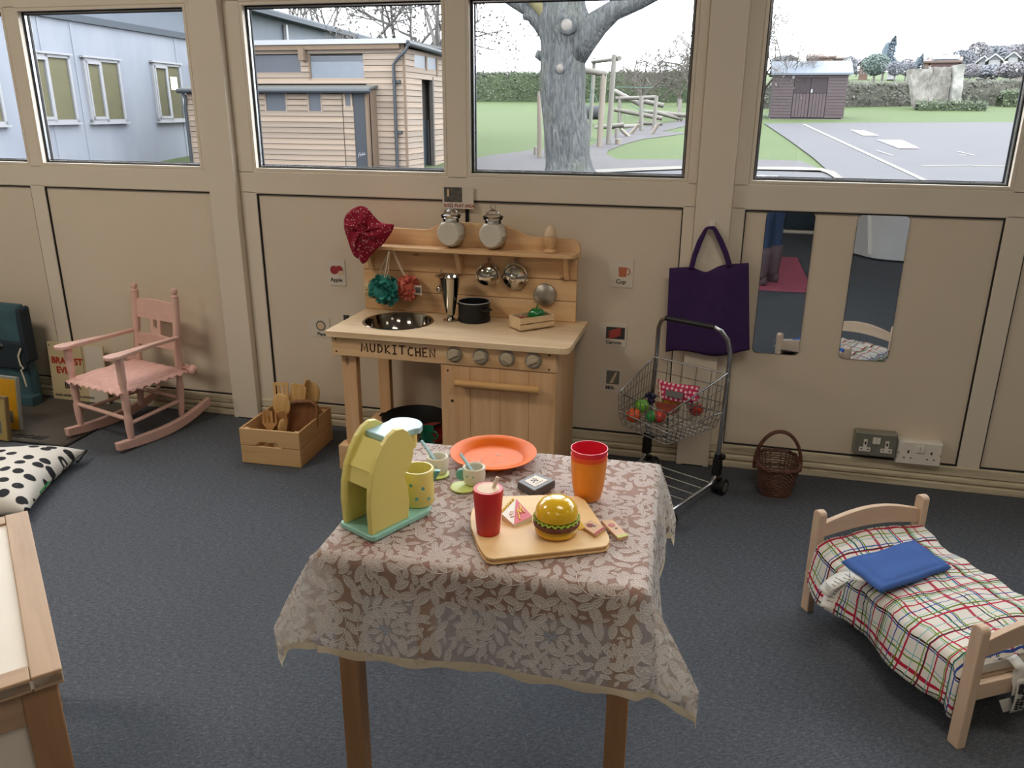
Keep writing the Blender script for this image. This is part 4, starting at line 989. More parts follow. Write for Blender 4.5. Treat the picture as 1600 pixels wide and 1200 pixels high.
for sx in (-1, 1):
    MB().tube([(sx*HW, 0.0, 0.13), (sx*HW, -0.002, 0.085), (sx*HW, -0.04, 0.062), (sx*HW, -0.20, 0.062), (sx*HW, -0.285, 0.062), (sx*HW, -0.305, 0.055), (sx*HW, -0.312, 0.035)], 0.007, 10).build('base_tube', CHROME, t, smooth=True)
    m = MB(); m.box(sx*HW-0.013, sx*HW+0.013, -0.012, 0.014, 0.085, 0.145); m.cyl((sx*HW-0.016, 0.016, 0.15), (sx*HW+0.016, 0.016, 0.15), 0.011, n=12); m.box(sx*HW-0.009, sx*HW+0.009, -0.012, 0.012, 0.14, 0.165)
    m.tube([(sx*HW+0.013, -0.004, 0.10), (sx*HW+0.02, -0.004, 0.12), (sx*HW+0.015, -0.004, 0.15)], 0.003, 6)
    m.build('fold_hinge', BLACKP, t, bevel=0.002)
    for (wy, wz) in ((0.035, 0.031), (-0.315, 0.031)):
        for dx in (-0.013, 0.013):
            wl_ = MB(); wl_.T = Matrix.Translation((sx*HW+dx, wy, wz)) @ Matrix.Rotation(PI/2, 4, 'Y')
            wl_.lathe([(0.0, -0.008), (0.027, -0.008), (0.031, -0.004), (0.031, 0.004), (0.027, 0.008), (0.0, 0.008)], n=24); w_o = wl_.build('wheel', BLACKP, t, smooth=True)
            hb = MB(); hb.T = Matrix.Translation((sx*HW+dx, wy, wz)) @ Matrix.Rotation(PI/2, 4, 'Y'); hb.lathe([(0.0, -0.0088), (0.018, -0.0088), (0.018, 0.0088), (0.0, 0.0088)], n=18); hb.build('hub', GRF, w_o)
        MB().tube([(sx*HW, wy, wz), (sx*HW, wy-0.0, 0.062)], 0.005, 8).build('caster_stem', BLACKP, t)
        if wy > 0: MB().tube([(sx*HW, 0.035, 0.06), (sx*HW, -0.01, 0.075)], 0.006, 8).build('axle_arm', BLACKP, t)
m = MB()
for k_ in range(5): 
    y = -0.03-0.235*k_/4; m.tube([(-HW, y, 0.064), (HW, y, 0.064)], 0.002, 6)
for k_ in range(3):
    x = -HW*0.5+HW*0.5*k_; m.tube([(x, -0.02, 0.061), (x, -0.27, 0.061)], 0.002, 6)
m.build('lower_rack', TW, t)
# basket: rim points (local)
BKr = [(-HW, 0.012, 0.452), (HW, 0.012, 0.452)]; FRr = [(-HW*0.86, -0.235, 0.385), (HW*0.62, -0.265, 0.372)]
BKm = [(-HW, 0.0, 0.315), (HW, 0.0, 0.315)]; FRm = [(-HW*0.88, -0.225, 0.315), (HW*0.60, -0.255, 0.302)]
BKb = [(-HW*0.9, -0.01, 0.262), (HW*0.9, -0.01, 0.262)]; FRb = [(-HW*0.78, -0.215, 0.262), (HW*0.52, -0.24, 0.255)]
def ring(B, F_, r, mb): mb.tube([B[0], F_[0], F_[1], B[1]], r, 8); mb.tube([B[0], B[1]], r, 8)
m = MB(); ring(BKr, FRr, 0.0030, m); ring(BKm, FRm, 0.0028, m); m.build('basket_rim', CHROME, t, smooth=True)
def lerp(a_, b_, u): return Vector(a_).lerp(Vector(b_), u)
wr = MB(); R1 = 0.0013
def side(A0, A1, B0, B1, C0, C1, n_):
    for k_ in range(n_+1):
        u = k_/n_; wr.tube([lerp(A0, A1, u), lerp(B0, B1, u), lerp(C0, C1, u)], R1, 5)
side(BKr[0], FRr[0], BKm[0], FRm[0], BKb[0], FRb[0], 12); side(BKr[1], FRr[1], BKm[1], FRm[1], BKb[1], FRb[1], 12)
side(FRr[0], FRr[1], FRm[0], FRm[1], FRb[0], FRb[1], 9); side(BKr[0], BKr[1], BKm[0], BKm[1], BKb[0], BKb[1], 5)
for u in (0.35, 0.75):
    q4 = [lerp(a_, b_, u) for a_, b_ in ((BKr[0], BKm[0]), (FRr[0], FRm[0]), (FRr[1], FRm[1]), (BKr[1], BKm[1]))]; wr.tube(q4+[q4[0]], R1, 5)
for u in (0.5, 1.0):
    q4 = [lerp(a_, b_, u) for a_, b_ in ((BKm[0], BKb[0]), (FRm[0], FRb[0]), (FRm[1], FRb[1]), (BKm[1], BKb[1]))]; wr.tube(q4+[q4[0]], R1, 5)
for k_ in range(1, 9): u = k_/9; wr.tube([lerp(BKb[0], FRb[0], u), lerp(BKb[1], FRb[1], u)], R1, 5)
for k_ in range(1, 7): u = k_/7; wr.tube([lerp(BKb[0], BKb[1], u), lerp(FRb[0], FRb[1], u)], R1, 5)
wr.build('basket_wires', TW, t)
TM = Matrix.Translation(t.location) @ Matrix.Rotation(ta, 4, 'Z')
def fruit(px, py, zc, name, label, m_, r, fn=None, leaf=False, cat='fruit'):
    p = Fl(px, py, zc); t2 = thing(name, label, cat, p, 0, 'play fruit in the trolley')
    MB().ball((0, 0, 0), r, 24, 14, fn=fn).build('skin', m_, t2, smooth='all')
    rr = r if isinstance(r, float) else r[2]
    MB().tube([(0, 0, rr*0.85), (0.002, 0, rr*1.25)], 0.002, 6).build('stalk', mat('stalk', '#4a5a28', 0.6) if 'stalk' not in bpy.data.materials else bpy.data.materials['stalk'], t2)
    return t2
def apple(q): return Vector((q.x, q.y, q.z*(1-0.22*math.exp(-(q.x*q.x+q.y*q.y)*6))))
ORG = mat('toy_orange', '#d8542a', 0.35, bump=0.15, bscale=200); LIM = mat('toy_lime_green', '#6fb53a', 0.35); GRA = mat('toy_grape', '#2c2550', 0.3); YEL = mat('toy_yellow', '#d9b822', 0.35); MEL = mat('melon_flesh', '#cf6a55', 0.5); MELR = mat('melon_rind', '#c9b47e', 0.5); TOM = mat('toy_red', '#c2392e', 0.3); DGR = mat('toy_dark_green', '#2f8a3c', 0.35); ORY = mat('toy_amber', '#d99a2a', 0.35)
fruit(990, 649, 0.285, 'toy_orange', 'orange toy fruit at the front left of the trolley basket', ORG, 0.026, apple)
fruit(1003, 634, 0.305, 'toy_green_apple', 'bright green toy apple behind the orange in the trolley', LIM, 0.025, apple)
p = Fl(1015, 624, 0.30); g = thing('toy_grapes', 'dark purple bunch of toy grapes at the left of the trolley', 'fruit', p, 0, 'play fruit in the trolley')
rnd = random.Random(4)
for k_ in range(17):
    a_ = rnd.uniform(0, 2*PI); q_ = rnd.uniform(0, 0.02); MB().ball((q_*math.cos(a_), q_*math.sin(a_), rnd.uniform(-0.02, 0.024)), 0.0085, 10, 6).build('grape', GRA, g, smooth='all')
fruit(1018, 651, 0.282, 'toy_cucumber', 'dark green toy vegetable beside the red one at the trolley front', DGR, (0.019, 0.023, 0.021), cat='vegetable')
fruit(1030, 651, 0.283, 'toy_tomato', 'red toy tomato at the front corner of the trolley basket', TOM, 0.023, apple, cat='vegetable')
fruit(1044, 627, 0.292, 'toy_pear', 'yellow toy pear behind the melon slice in the trolley', YEL, (0.022, 0.022, 0.024))
fruit(1056, 630, 0.290, 'toy_peach', 'amber toy peach right of the yellow pear in the trolley', ORY, 0.021, apple)
fruit(1038, 620, 0.294, 'toy_mango', 'dull orange toy fruit behind the yellow pear', ORG, 0.016, apple)
fruit(1088, 640, 0.288, 'toy_strawberry', 'red toy fruit at the right of the trolley basket', TOM, (0.026, 0.025, 0.024), apple)
fruit(1079, 634, 0.284, 'toy_garlic', 'cream toy garlic beside the red fruit at the right', SALT, 0.016, apple, cat='vegetable')
p = Fl(1043, 640, 0.275); g = thing('toy_melon_slice', 'pink toy melon slice with pale rind standing in the trolley', 'fruit', p, math.radians(-12), 'play fruit in the trolley')
half = [(0.042*math.cos(a_), 0.022-0.036*math.sin(a_)) for a_ in [PI*k_/16 for k_ in range(17)]]
MB().prism_y(half, -0.009, 0.009).build('flesh', MEL, g, bevel=0.001)
m = MB(); m.tube([(x*1.03, 0, 0.022+(z-0.022)*1.03) for x, z in half], 0.0045, 8); m.build('rind', MELR, g, smooth=True)
# pink spotted purse hung in the basket
n = NT('pink_spotted_cotton'); vo = n.n('ShaderNodeTexVoronoi'); vo.voronoi_dimensions = '2D'; vo.inputs['Scale'].default_value = 58; vo.inputs['Randomness'].default_value = 0.25; n.l(n.coords('Object', rot=(PI/2, 0, 0)), vo.inputs['Vector'])
f_ = n.ramp(vo.outputs['Distance'], [(0.26, (1, 1, 1)), (0.31, (0, 0, 0))])
PKS = n.fin(n.mix(f_, '#c02a5a', '#ecc6cc'), 0.75)
g = thing('spotted_purse', 'bright pink white spotted purse with flap on the trolley basket rim', 'purse', TM @ Vector((-0.02, -0.035, 0.335)), ta+math.radians(8)); g.rotation_euler = (math.radians(-18), 0, ta+math.radians(5))
def purse(a_, b_): 
    x = (a_-0.5)*0.155*(1-0.18*b_); return (x, -0.009*math.sin(PI*a_)*math.sin(PI*min(1, b_+0.1)), 0.055-0.062*b_-0.004*math.sin(a_*5))
m = MB(); m.grid(purse, 18, 10); m.grid(lambda a_, b_: (purse(a_, b_)[0], 0.006, purse(a_, b_)[2]), 18, 10); m.uv = {}; m.build('purse_body', PKS, g, smooth='all', solid=0.002)
MB().box(-0.035, 0.03, -0.0125, -0.0105, 0.004, 0.026).build('clear_label', GRF, g)
MB().tube([(-0.07, 0, 0.045), (-0.055, -0.004, 0.0), (-0.05, -0.002, -0.02)], 0.003, 6).build('side_trim', CORD, g)
m = MB(); m.grid(lambda a_, b_: (0.045+0.045*a_, -0.013-0.004*math.sin(a_*PI), 0.045-0.045*b_-0.012*a_*(1-b_)+0.01*a_*b_), 8, 6); m.uv = {}; m.build('purse_flap', PKS, g, smooth='all', solid=0.002)
# ================================================================== DOLL'S BED
ba = math.radians(31)
t = thing('doll_bed', 'pale pine doll bed with arched headboard and checked bedding', 'doll bed', (0.318, -0.925, 0), ba)
BEDW = wood('bed_pine', '#cbae92', '#dbc2a8', 'z', knots=False, scale=25); BEDX = wood('bed_pine_rail', '#cbae92', '#dbc2a8', 'x', knots=False, scale=25); BEDY = wood('bed_pine_side', '#cbae92', '#dbc2a8', 'y', knots=False, scale=25)
BWd, BLn, BH = 0.325, 0.515, 0.30
def post(x, y, nm='post'):
    w2, d2 = 0.030, 0.022
    prof = [(-w2/2, 0), (w2/2, 0), (w2/2, BH-0.012)]+[(w2/2*math.cos(a_), BH-0.012+0.012*math.sin(a_)) for a_ in [PI*k_/8 for k_ in range(1, 8)]]+[(-w2/2, BH-0.012)]
    # the long side of the post runs along the bed
    MB().prism_x([(y+p0, p1) for p0, p1 in prof], x-d2/2, x+d2/2).build(nm, BEDW, t, bevel=0.003, seg=3)
for x in (0, BWd):
    for y in (0, -BLn): post(x, y)
def arch(z0, z1, rise, y):
    pts = [(0.011, z0), (BWd-0.011, z0)]
    pts = [(0.011+(BWd-0.022)*k_/14, z0+rise*0.55*math.sin(PI*k_/14)) for k_ in range(15)]
    pts += [(0.011+(BWd-0.022)*(1-k_/14), z1+rise*math.sin(PI*k_/14)) for k_ in range(15)]
    MB().prism_y(pts, y-0.0075, y+0.0075).build('arched_rail', BEDX, t, bevel=0.0015)
arch(0.222, 0.262, 0.028, 0.0); arch(0.222, 0.262, 0.028, -BLn)
for y in (0.0, -BLn): MB().box(0.011, BWd-0.011, y-0.0075, y+0.0075, 0.115, 0.155).build('end_rail', BEDX, t, bevel=0.002)
for x in (0.018, BWd-0.018): MB().box(x-0.006, x+0.006, -BLn+0.0, 0.0, 0.12, 0.150).build('side_rail', BEDY, t, bevel=0.002)
MB().box(0.025, BWd-0.025, -BLn+0.01, -0.01, 0.145, 0.155).build('bed_slats', BEDX, t)
BTM = Matrix.Translation(t.location) @ Matrix.Rotation(ba, 4, 'Z')
# bedding
n = NT('checked_cotton'); uvn = n.n('ShaderNodeUVMap'); sx_ = n.n('ShaderNodeSeparateXYZ')
nz = n.n('ShaderNodeTexNoise'); nz.inputs['Scale'].default_value = 9; nz.inputs['Detail'].default_value = 2; n.l(uvn.outputs[0], nz.inputs['Vector'])
vm = n.n('ShaderNodeVectorMath'); vm.operation = 'MULTIPLY_ADD'; n.l(nz.outputs['Color'], vm.inputs[0]); vm.inputs[1].default_value = (0.022,)*3; n.l(uvn.outputs[0], vm.inputs[2])
n.l(vm.outputs[0], sx_.inputs[0])
cur = None; base = lin('#e2ddd0'); colr = base[:3]
def lines(cur, axis, freq, off, width, c):
    a_ = n.math('MULTIPLY_ADD', sx_.outputs[axis], freq, off); fr_ = n.math('FRACT', a_); d_ = n.math('ABSOLUTE', n.math('SUBTRACT', fr_, 0.5)); m_ = n.math('LESS_THAN', d_, width)
    return n.mix(m_, cur if cur is not None else '#dedad2', c)
spec_ = [('#b3233f', 6.0, 0.10, 0.028), ('#2b2622', 5.0, 0.33, 0.022), ('#2f4b9a', 4.0, 0.62, 0.016), ('#6f8f2c', 5.5, 0.85, 0.024), ('#6fb3b0', 7.0, 0.5, 0.02), ('#b3233f', 4.0, 0.2, 0.02)]
for axis in (0, 1):
    for c_, fq, of, wd in spec_:
        cur = lines(cur, axis, fq*(1.45 if axis else 1.15), of+0.17*axis, wd, c_)
n.bump(n.noise(n.coords('Object'), 22, 3), 0.25, 0.006)
CHECK = n.fin(cur, 0.85, spec=0.2)
b2 = thing('checked_quilt', 'white doll quilt with red, green, blue and black wavy checks on the bed', 'bedding', (0.318, -0.925, 0), ba)
def quilt(a_, b_):
    # a across (beyond both sides), b along from head to foot
    tw = BWd-0.035; ov_l, ov_r = 0.135, 0.10; tot = ov_l+tw+ov_r; s_ = a_*tot; y = -0.013-(BLn-0.03)*b_
    wv_ = noise.noise(Vector((a_*4, b_*5, 2)))
    topz_ = 0.196+0.010*math.sin(PI*min(1, max(0, (s_-ov_l)/tw)))+0.006*wv_ + 0.022*max(0, 1-b_*7)
    if s_ < ov_l:
        d_ = ov_l-s_; r_ = 0.018
        if d_ < r_: x = 0.0175-0.0*d_-d_*0.6; z = topz_-d_*0.35
        else: x = 0.0175-r_*0.6-0.02*(d_-r_)/ov_l-0.014*math.sin(b_*11+a_*3)*(d_/ov_l)**2-0.012; z = topz_-r_*0.35-(d_-r_)*0.97
        z = z+0.012*math.sin(b_*PI)*0 
    elif s_ > ov_l+tw:
        d_ = s_-ov_l-tw; x = BWd-0.0175+min(d_, 0.012)+0.01*math.sin(b_*9)*(d_/ov_r)**2+0.012*(d_ > 0.0); z = topz_-d_*0.93
    else: x = 0.0175+(s_-ov_l); z = topz_
    z += 0.004*noise.noise(Vector((s_*28, b_*17, 5)))+0.003*math.sin(b_*31+s_*25)*min(1, max(0, s_/0.1))
    # tuck in between the posts at both ends
    if b_ > 0.97: z -= 0.02
    lim = 0.012
    return (x, y, z)
m = MB(); m.grid(quilt, 54, 50); m.build('quilt_cloth', CHECK, b2, smooth='all', solid=0.004)
def sheetend(a_, b_): return (0.03+(BWd-0.06)*a_, -0.012-0.02*b_, 0.235-0.02*b_+0.006*math.sin(a_*8))
m = MB(); m.box(0.025, BWd-0.025, -BLn+0.012, -0.012, 0.156, 0.185); m.build('mattress', mat('white_mattress', '#d8d2c4', 0.8), b2, bevel=0.01)
BLUE = mat('blue_cotton', '#41619f', 0.8, spec=0.2, var=0.06, bump=0.2, bscale=60)
p1, p2, p3, p4 = Fl(1314, 878, 0.225), Fl(1430, 841, 0.225), Fl(1488, 883, 0.225), Fl(1376, 925, 0.225)
pc = (p1+p2+p3+p4)/4
b3 = thing('blue_pillow', 'flat royal blue doll pillow lying on the checked quilt', 'pillow', (pc.x, pc.y, 0.218))
def pil(sg):
    def fn(a_, b_):
        q_ = (p1.lerp(p2, a_)).lerp(p4.lerp(p3, a_), b_)-pc
        x, y = a_*2-1, b_*2-1; e_ = max(abs(x), abs(y)); th = 0.011*max(0, 1-e_**8)**0.5 - (0.004*math.exp(-((e_-0.80)/0.05)**2) if sg > 0 else 0)
        return (q_.x, q_.y, sg*th+0.005*noise.noise(Vector((a_*3, b_*3, 0)))+0.006*(1-a_))
    return fn
m = MB(); m.grid(pil(1), 34, 34); m.grid(pil(-1), 34, 34); m.uv = {}; m.build('pillow_cover', BLUE, b3, smooth='all')
LAB = mat('label_white', '#cfcdc6', 0.6)
def label_strip(o_, pts, wd, name='care_label', nlines=0):
    m = MB(); P_ = [Vector(q_) for q_ in pts]
    def fn(a_, b_):
        f_ = b_*(len(P_)-1); i = min(int(f_), len(P_)-2); q_ = P_[i].lerp(P_[i+1], f_-i); d_ = (P_[i+1]-P_[i]); sd = Vector((d_.y, -d_.x, 0)); sd = sd.normalized() if sd.length > 1e-4 else Vector((1, 0, 0))
        return q_+sd*(a_-0.5)*wd
    m.grid(fn, 3, 14); m.uv = {}; lo = m.build(name, LAB, o_, smooth='all', solid=0.0008)
    pr = MB()
    for k_ in range(nlines):
        b_ = 0.2+0.7*k_/max(1, nlines); q0, q1 = Vector(fn(0.15, b_)), Vector(fn(0.15+0.7*((k_*37 % 10)/14+0.3), b_)); up = Vector((0, 0, 0.001))
        pr.tube([q0+up, q1+up], 0.0007, 4)
    if nlines: pr.build('printed_lines', INK, lo)
LT = lambda px, py, z: Fl(px, py, z)-Vector((pc.x, pc.y, 0.218))
label_strip(b3, [LT(1352, 903, 0.222), LT(1322, 898, 0.222), LT(1295, 915, 0.212), LT(1285, 925, 0.196)], 0.036, nlines=10)
label_strip(b3, [LT(1315, 908, 0.208), LT(1300, 925, 0.190), LT(1291, 950, 0.165)], 0.030, nlines=6)
# tag hanging from the foot of the bed
def BL(x, y, z): return Vector((x, y, z))
label_strip(b2, [BL(0.115, -BLn+0.012, 0.192), BL(0.12, -BLn-0.012, 0.178), BL(0.118, -BLn-0.0165, 0.14), BL(0.118, -BLn-0.018, 0.115)], 0.032)
m = MB(); m.grid(lambda a_, b_: (0.105+0.034*a_, -BLn-0.020-0.004*math.sin(b_*3), 0.158-0.085*b_), 4, 10); m.uv = {}; lo = m.build('care_label', LAB, b2, smooth='all', solid=0.0008)
pr = MB()
pr.box(0.110, 0.119, -BLn-0.0275, -BLn-0.024, 0.125, 0.148)
for k_ in range(9): pr.box(0.1225, 0.1305, -BLn-0.0272, -BLn-0.0235, 0.085+k_*0.007, 0.087+k_*0.007+0.002*(k_ % 2))
for k_ in range(5): pr.box(0.110, 0.118, -BLn-0.0272, -BLn-0.0235, 0.085+k_*0.006, 0.0865+k_*0.006)
pr.build('printed_lines', INK, lo)
m = MB(); m.grid(lambda a_, b_: (0.078+0.030*a_+0.02*b_, -BLn-0.012, 0.105-0.035*b_), 3, 4); m.uv = {}; m.build('care_label', LAB, b2, solid=0.0008)
# ================================================================== CHILD'S TABLE WITH LACE CLOTH
ZT_ = 0.546; TA = math.radians(2.6)
TF = Vector((-0.634, -1.832, 0)); TWd, TDp = 0.570, 0.505
t = thing('play_table', 'small dark wooden table under the white lace cloth', 'table', TF, TA)
DKW = wood('table_brown', '#7c4326', '#96552f', 'x', knots=False); DKZ = wood('table_leg_brown', '#8f6844', '#a98058', 'z', knots=False)
MB().box(0, TWd, 0, TDp, ZT_-0.022, ZT_).build('tabletop', mat('red_brown_top', '#9a5a4e', 0.4, var=0.05), t, bevel=0.006, seg=3)
for x in (0.018, TWd-0.056):
    for y in (0.018, TDp-0.056): MB().box(x, x+0.038, y, y+0.038, 0, ZT_-0.022).build('leg', DKZ, t, bevel=0.003)
for d_ in ((0.05, TWd-0.05, 0.022, 0.036), (0.05, TWd-0.05, TDp-0.036, TDp-0.022), (0.022, 0.036, 0.05, TDp-0.05), (TWd-0.036, TWd-0.022, 0.05, TDp-0.05)):
    MB().box(*d_, ZT_-0.09, ZT_-0.022).build('apron', DKW, t, bevel=0.002)
# lace material
n = NT('cream_lace'); uvm = n.n('ShaderNodeUVMap'); uo = uvm.outputs[0]
import numpy as np
def lace_pattern(W, H, mm):
    """flowered lace drawn leaf by leaf: R = how closely woven, G = raised cord"""
    rs = np.random.RandomState(11); D = np.zeros((H, W), np.float32); Cc = np.zeros((H, W), np.float32); occ = np.zeros((H, W), bool)
    def leaf(cx, cy, L, w, ang, force=False, bend=0.0):
        r_ = int(L*0.75)+3; x0, x1, y0, y1 = int(cx)-r_, int(cx)+r_, int(cy)-r_, int(cy)+r_
        if x0 < 0 or y0 < 0 or x1 >= W or y1 >= H: return False
        yy, xx = np.mgrid[y0:y1, x0:x1].astype(np.float32); dx = xx-cx; dy = yy-cy; c, s = math.cos(ang), math.sin(ang)
        u = (dx*c+dy*s)/(L/2); v = (-dx*s+dy*c)/(w/2)-bend*(1-u*u)
        prof = np.clip(1-u*u, 0, 1)**0.75; ins = (np.abs(u) < 1) & (np.abs(v) < prof)
        if not force and occ[y0:y1, x0:x1][ins].mean() > 0.26: return False
        e = (prof-np.abs(v))*(w/2); e[np.abs(u) >= 1] = -99
        cord = np.clip(1-np.abs(e-2.2)/2.4, 0, 1); rib = np.clip(1-np.abs(v*w/2)/1.6, 0, 1)*ins*0.8
        veins = (np.sin((u*L/2+np.abs(v)*w*0.45)*0.55) > 0.55)*ins*0.30
        d = ins*0.52; D[y0:y1, x0:x1] = np.maximum(D[y0:y1, x0:x1], np.maximum(d+veins, cord)); Cc[y0:y1, x0:x1] = np.where(ins, np.maximum(cord, np.maximum(rib, veins)), np.maximum(Cc[y0:y1, x0:x1], cord)); occ[y0:y1, x0:x1] |= ins
        return True
    def curve(pts, wd):
        for px, py in pts:
            x, y = int(px), int(py); q = wd
            if q < x < W-q and q < y < H-q:
                yy, xx = np.mgrid[y-q:y+q+1, x-q:x+q+1]; k = np.clip(1.3-np.hypot(xx-px, yy-py)/(q*0.7), 0, 1)
                D[y-q:y+q+1, x-q:x+q+1] = np.maximum(D[y-q:y+q+1, x-q:x+q+1], k); Cc[y-q:y+q+1, x-q:x+q+1] = np.maximum(Cc[y-q:y+q+1, x-q:x+q+1], k)
    hole = np.zeros((H, W), np.float32)
    k = 1/mm
    for gy in range(6):
        for gx in range(7):
            cx = (gx+0.5+0.5*(gy % 2)+rs.uniform(-.12, .12))*W/7.0; cy = (gy+0.5+rs.uniform(-.15, .15))*H/6.0
            if (gx+gy) % 2 == 0:      # open netted heart inside a ring of petals
                for hx, hy in ((-8, 3), (8, 3), (0, -7)):
                    yy, xx = np.ogrid[0:H, 0:W]; m_ = np.hypot(xx-(cx+hx*k*.7), yy-(cy+hy*k*.7)) < 5.2*k; hole[m_] = 1; occ |= m_
                for a in np.arange(0, 2*PI, 2*PI/9): leaf(cx+22*k*math.cos(a), cy+20*k*math.sin(a), 22*k, 11*k, a+rs.uniform(-.2, .2), True)
            else:
                for a in np.arange(0, 2*PI, 2*PI/6): leaf(cx+14*k*math.cos(a), cy+14*k*math.sin(a), 27*k, 14*k, a, True)
            a0 = rs.uniform(0, 2*PI); R = rs.uniform(26, 44)*k; pts = [(cx+(R+t*9*k)*math.cos(a0+t*1.5), cy+(R+t*9*k)*math.sin(a0+t*1.5)) for t in np.linspace(0, 2.4, 260)]; curve(pts, 3)
            for t in np.linspace(0.1, 2.3, 9):
                rr = R+t*9*k; px, py = cx+rr*math.cos(a0+t*1.5), cy+rr*math.sin(a0+t*1.5); tg = a0+t*1.5+PI/2
                for sd in (1, -1): leaf(px+sd*13*k*math.cos(tg-PI/2+sd*.5)*1.0, py+sd*13*k*math.sin(tg-PI/2+sd*.5), 29*k, 14*k, tg+sd*0.75)
    for i in range(9000):
        L = rs.uniform(34-22*min(1, i/5000), 42-24*min(1, i/5000))*k; leaf(rs.uniform(0, W), rs.uniform(0, H), L, L*rs.uniform(.38, .55), rs.uniform(0, 2*PI), bend=rs.uniform(-.2, .2))
    yy, xx = np.mgrid[0:H, 0:W].astype(np.float32)
    net = 0.54+0.08*((np.sin(xx*0.9)+np.sin(yy*0.9)) > 0.9)
    meshg = (np.abs(np.sin(xx*0.17+yy*0.17)) < 0.28) | (np.abs(np.sin(xx*0.17-yy*0.17)) < 0.28)
    R_ = np.maximum(net, 0.50+np.clip(D*0.50, 0, 0.48))
    h_ = (hole > 0) & (D < 0.3); R_[h_] = np.where(meshg[h_], 0.7, 0.03)
    out = np.ones((H, W, 4), np.float32); out[..., 0] = R_; out[..., 1] = np.clip(Cc, 0, 1); out[..., 2] = 0
    im = bpy.data.images.new('lace_weave', W, H, alpha=False, float_buffer=False); im.colorspace_settings.name = 'Non-Color'; im.pixels.foreach_set(out.ravel()); im.update(); im.pack(); return im
it = n.n('ShaderNodeTexImage'); it.image = lace_pattern(1900, 1680, 0.505); n.l(uo, it.inputs[0])
sp3 = n.n('ShaderNodeSeparateColor'); n.l(it.outputs[0], sp3.inputs[0])
thr = sp3.outputs[1]; dens = sp3.outputs[0]
# hem band stored in a second coordinate (attribute)
at = n.n('ShaderNodeAttribute'); at.attribute_name = 'hem'; hem = n.ramp(at.outputs['Fac'], [(0.88, (0, 0, 0)), (0.9, (1, 1, 1))])
dens = n.math('MAXIMUM', dens, n.math('MULTIPLY', hem, 0.93)); dens = n.math('MINIMUM', dens, 0.96)
lace_c = n.mix(n.ramp(dens, [(0.56, (0, 0, 0)), (0.72, (0.55,)*3), (0.95, (1, 1, 1))]), '#bda898', '#fffcf6'); lace_c = n.mix(n.math('MULTIPLY', hem, 0.8), lace_c, '#e0cfa8')
n.b.inputs['Subsurface Weight'].default_value = 0.0
n.bump(thr, 0.8, 0.0025)
trn = n.n('ShaderNodeBsdfTranslucent'); n.l(lace_c, trn.inputs[0])
n.fin(lace_c, 0.9, spec=0.1)
ms0 = n.n('ShaderNodeMixShader'); ms0.inputs[0].default_value = 0.35; n.l(n.b.outputs[0], ms0.inputs[1]); n.l(trn.outputs[0], ms0.inputs[2])
tp_ = n.n('ShaderNodeBsdfTransparent'); ms = n.n('ShaderNodeMixShader'); n.l(dens, ms.inputs[0]); n.l(tp_.outputs[0], ms.inputs[1]); n.l(ms0.outputs[0], ms.inputs[2]); n.l(ms.outputs[0], n.out.inputs[0])
LACE = n.m
c = thing('lace_tablecloth', 'cream flowered lace tablecloth hanging over the small table', 'tablecloth', TF, TA)
DR = {'f': 0.190, 'b': 0.16, 'l': 0.20, 'r': 0.19}
NU, NV = 120, 112
def cpos(u, v):
    """u,v flat cloth coordinates measured from the front left table corner"""
    R0 = 0.012; zt_ = ZT_+0.0025
    dl = max(0, -u); drr = max(0, u-TWd); df = max(0, -v); db = max(0, v-TDp)
    x = min(max(u, 0), TWd); y = min(max(v, 0), TDp); z = zt_
    hx = dl or drr; hy = df or db; sxn = -1 if dl else 1; syn = -1 if df else 1
    nz_ = noise.noise(Vector((u*5, v*5, 3)))
    if hx == 0 and hy == 0:
        z += 0.0012*noise.noise(Vector((u*14, v*14, 0)))+0.0012; return (x, y, z)
    if hx > 0 and hy > 0:
        r_ = math.hypot(hx, hy); r_ = r_ if r_ < 0.17 else 0.17+(r_-0.17)*0.75; ph = math.atan2(hy, hx); s_ = math.sin(2*ph)
        left = dl > 0; front = df > 0
        k_ = 0.10+0.24*s_**1.3
        out = min(r_, 0.165)*k_
        zz = math.sqrt(max(1e-9, r_*r_-out*out))
        # fold to one side: direction of the corner cone
        di = ph
        ox, oy = math.cos(di)*out, math.sin(di)*out
        if left and front: ox += 0.035*s_*min(r_, .165)/0.165; oy -= 0.03*s_*r_/0.25
        if (not left) and front: ox += 0.045*s_*min(r_, .165)/0.165; oy -= 0.02*s_*r_/0.25
        x += sxn*(ox+0.006); y += syn*(oy+0.006)
        x += 0.006*math.sin(ph*9)*min(1, r_/0.1)
        z = zt_-min(r_, R0)*0.3-max(0, zz-R0*0.3)
        return (x, y, z)
    d_ = hx or hy; along = v if hx else u
    drp = d_; q_ = min(1, d_/0.18)
    wv2 = (0.003*math.sin(along*33+1.3)+0.006*math.sin(along*15)+0.004*nz_)*q_
    o_ = 0.006*min(1, d_/R0)+0.022*q_+wv2
    z = zt_-(drp-0.001)*0.985 if drp > R0 else zt_-drp*0.5*(1+drp/R0)*0.985
    if hx: x += sxn*o_
    else: y += syn*o_
    return (x, y, z)
U0, U1, V0_, V1_ = -DR['l'], TWd+DR['r'], -DR['f'], TDp+DR['b']
m = MB()
def cf(a_, b_):
    u = U0+(U1-U0)*a_; v = V0_+(V1_-V0_)*b_
    sc_ = 0.010*math.sin(a_*60)
    if b_ == 0: v += sc_*0.35
    return cpos(u, v)
m.grid(cf, NU, NV); lo = m.build('lace_cloth', LACE, c, smooth='all')
ul = lo.data.uv_layers[0]
hemv = []
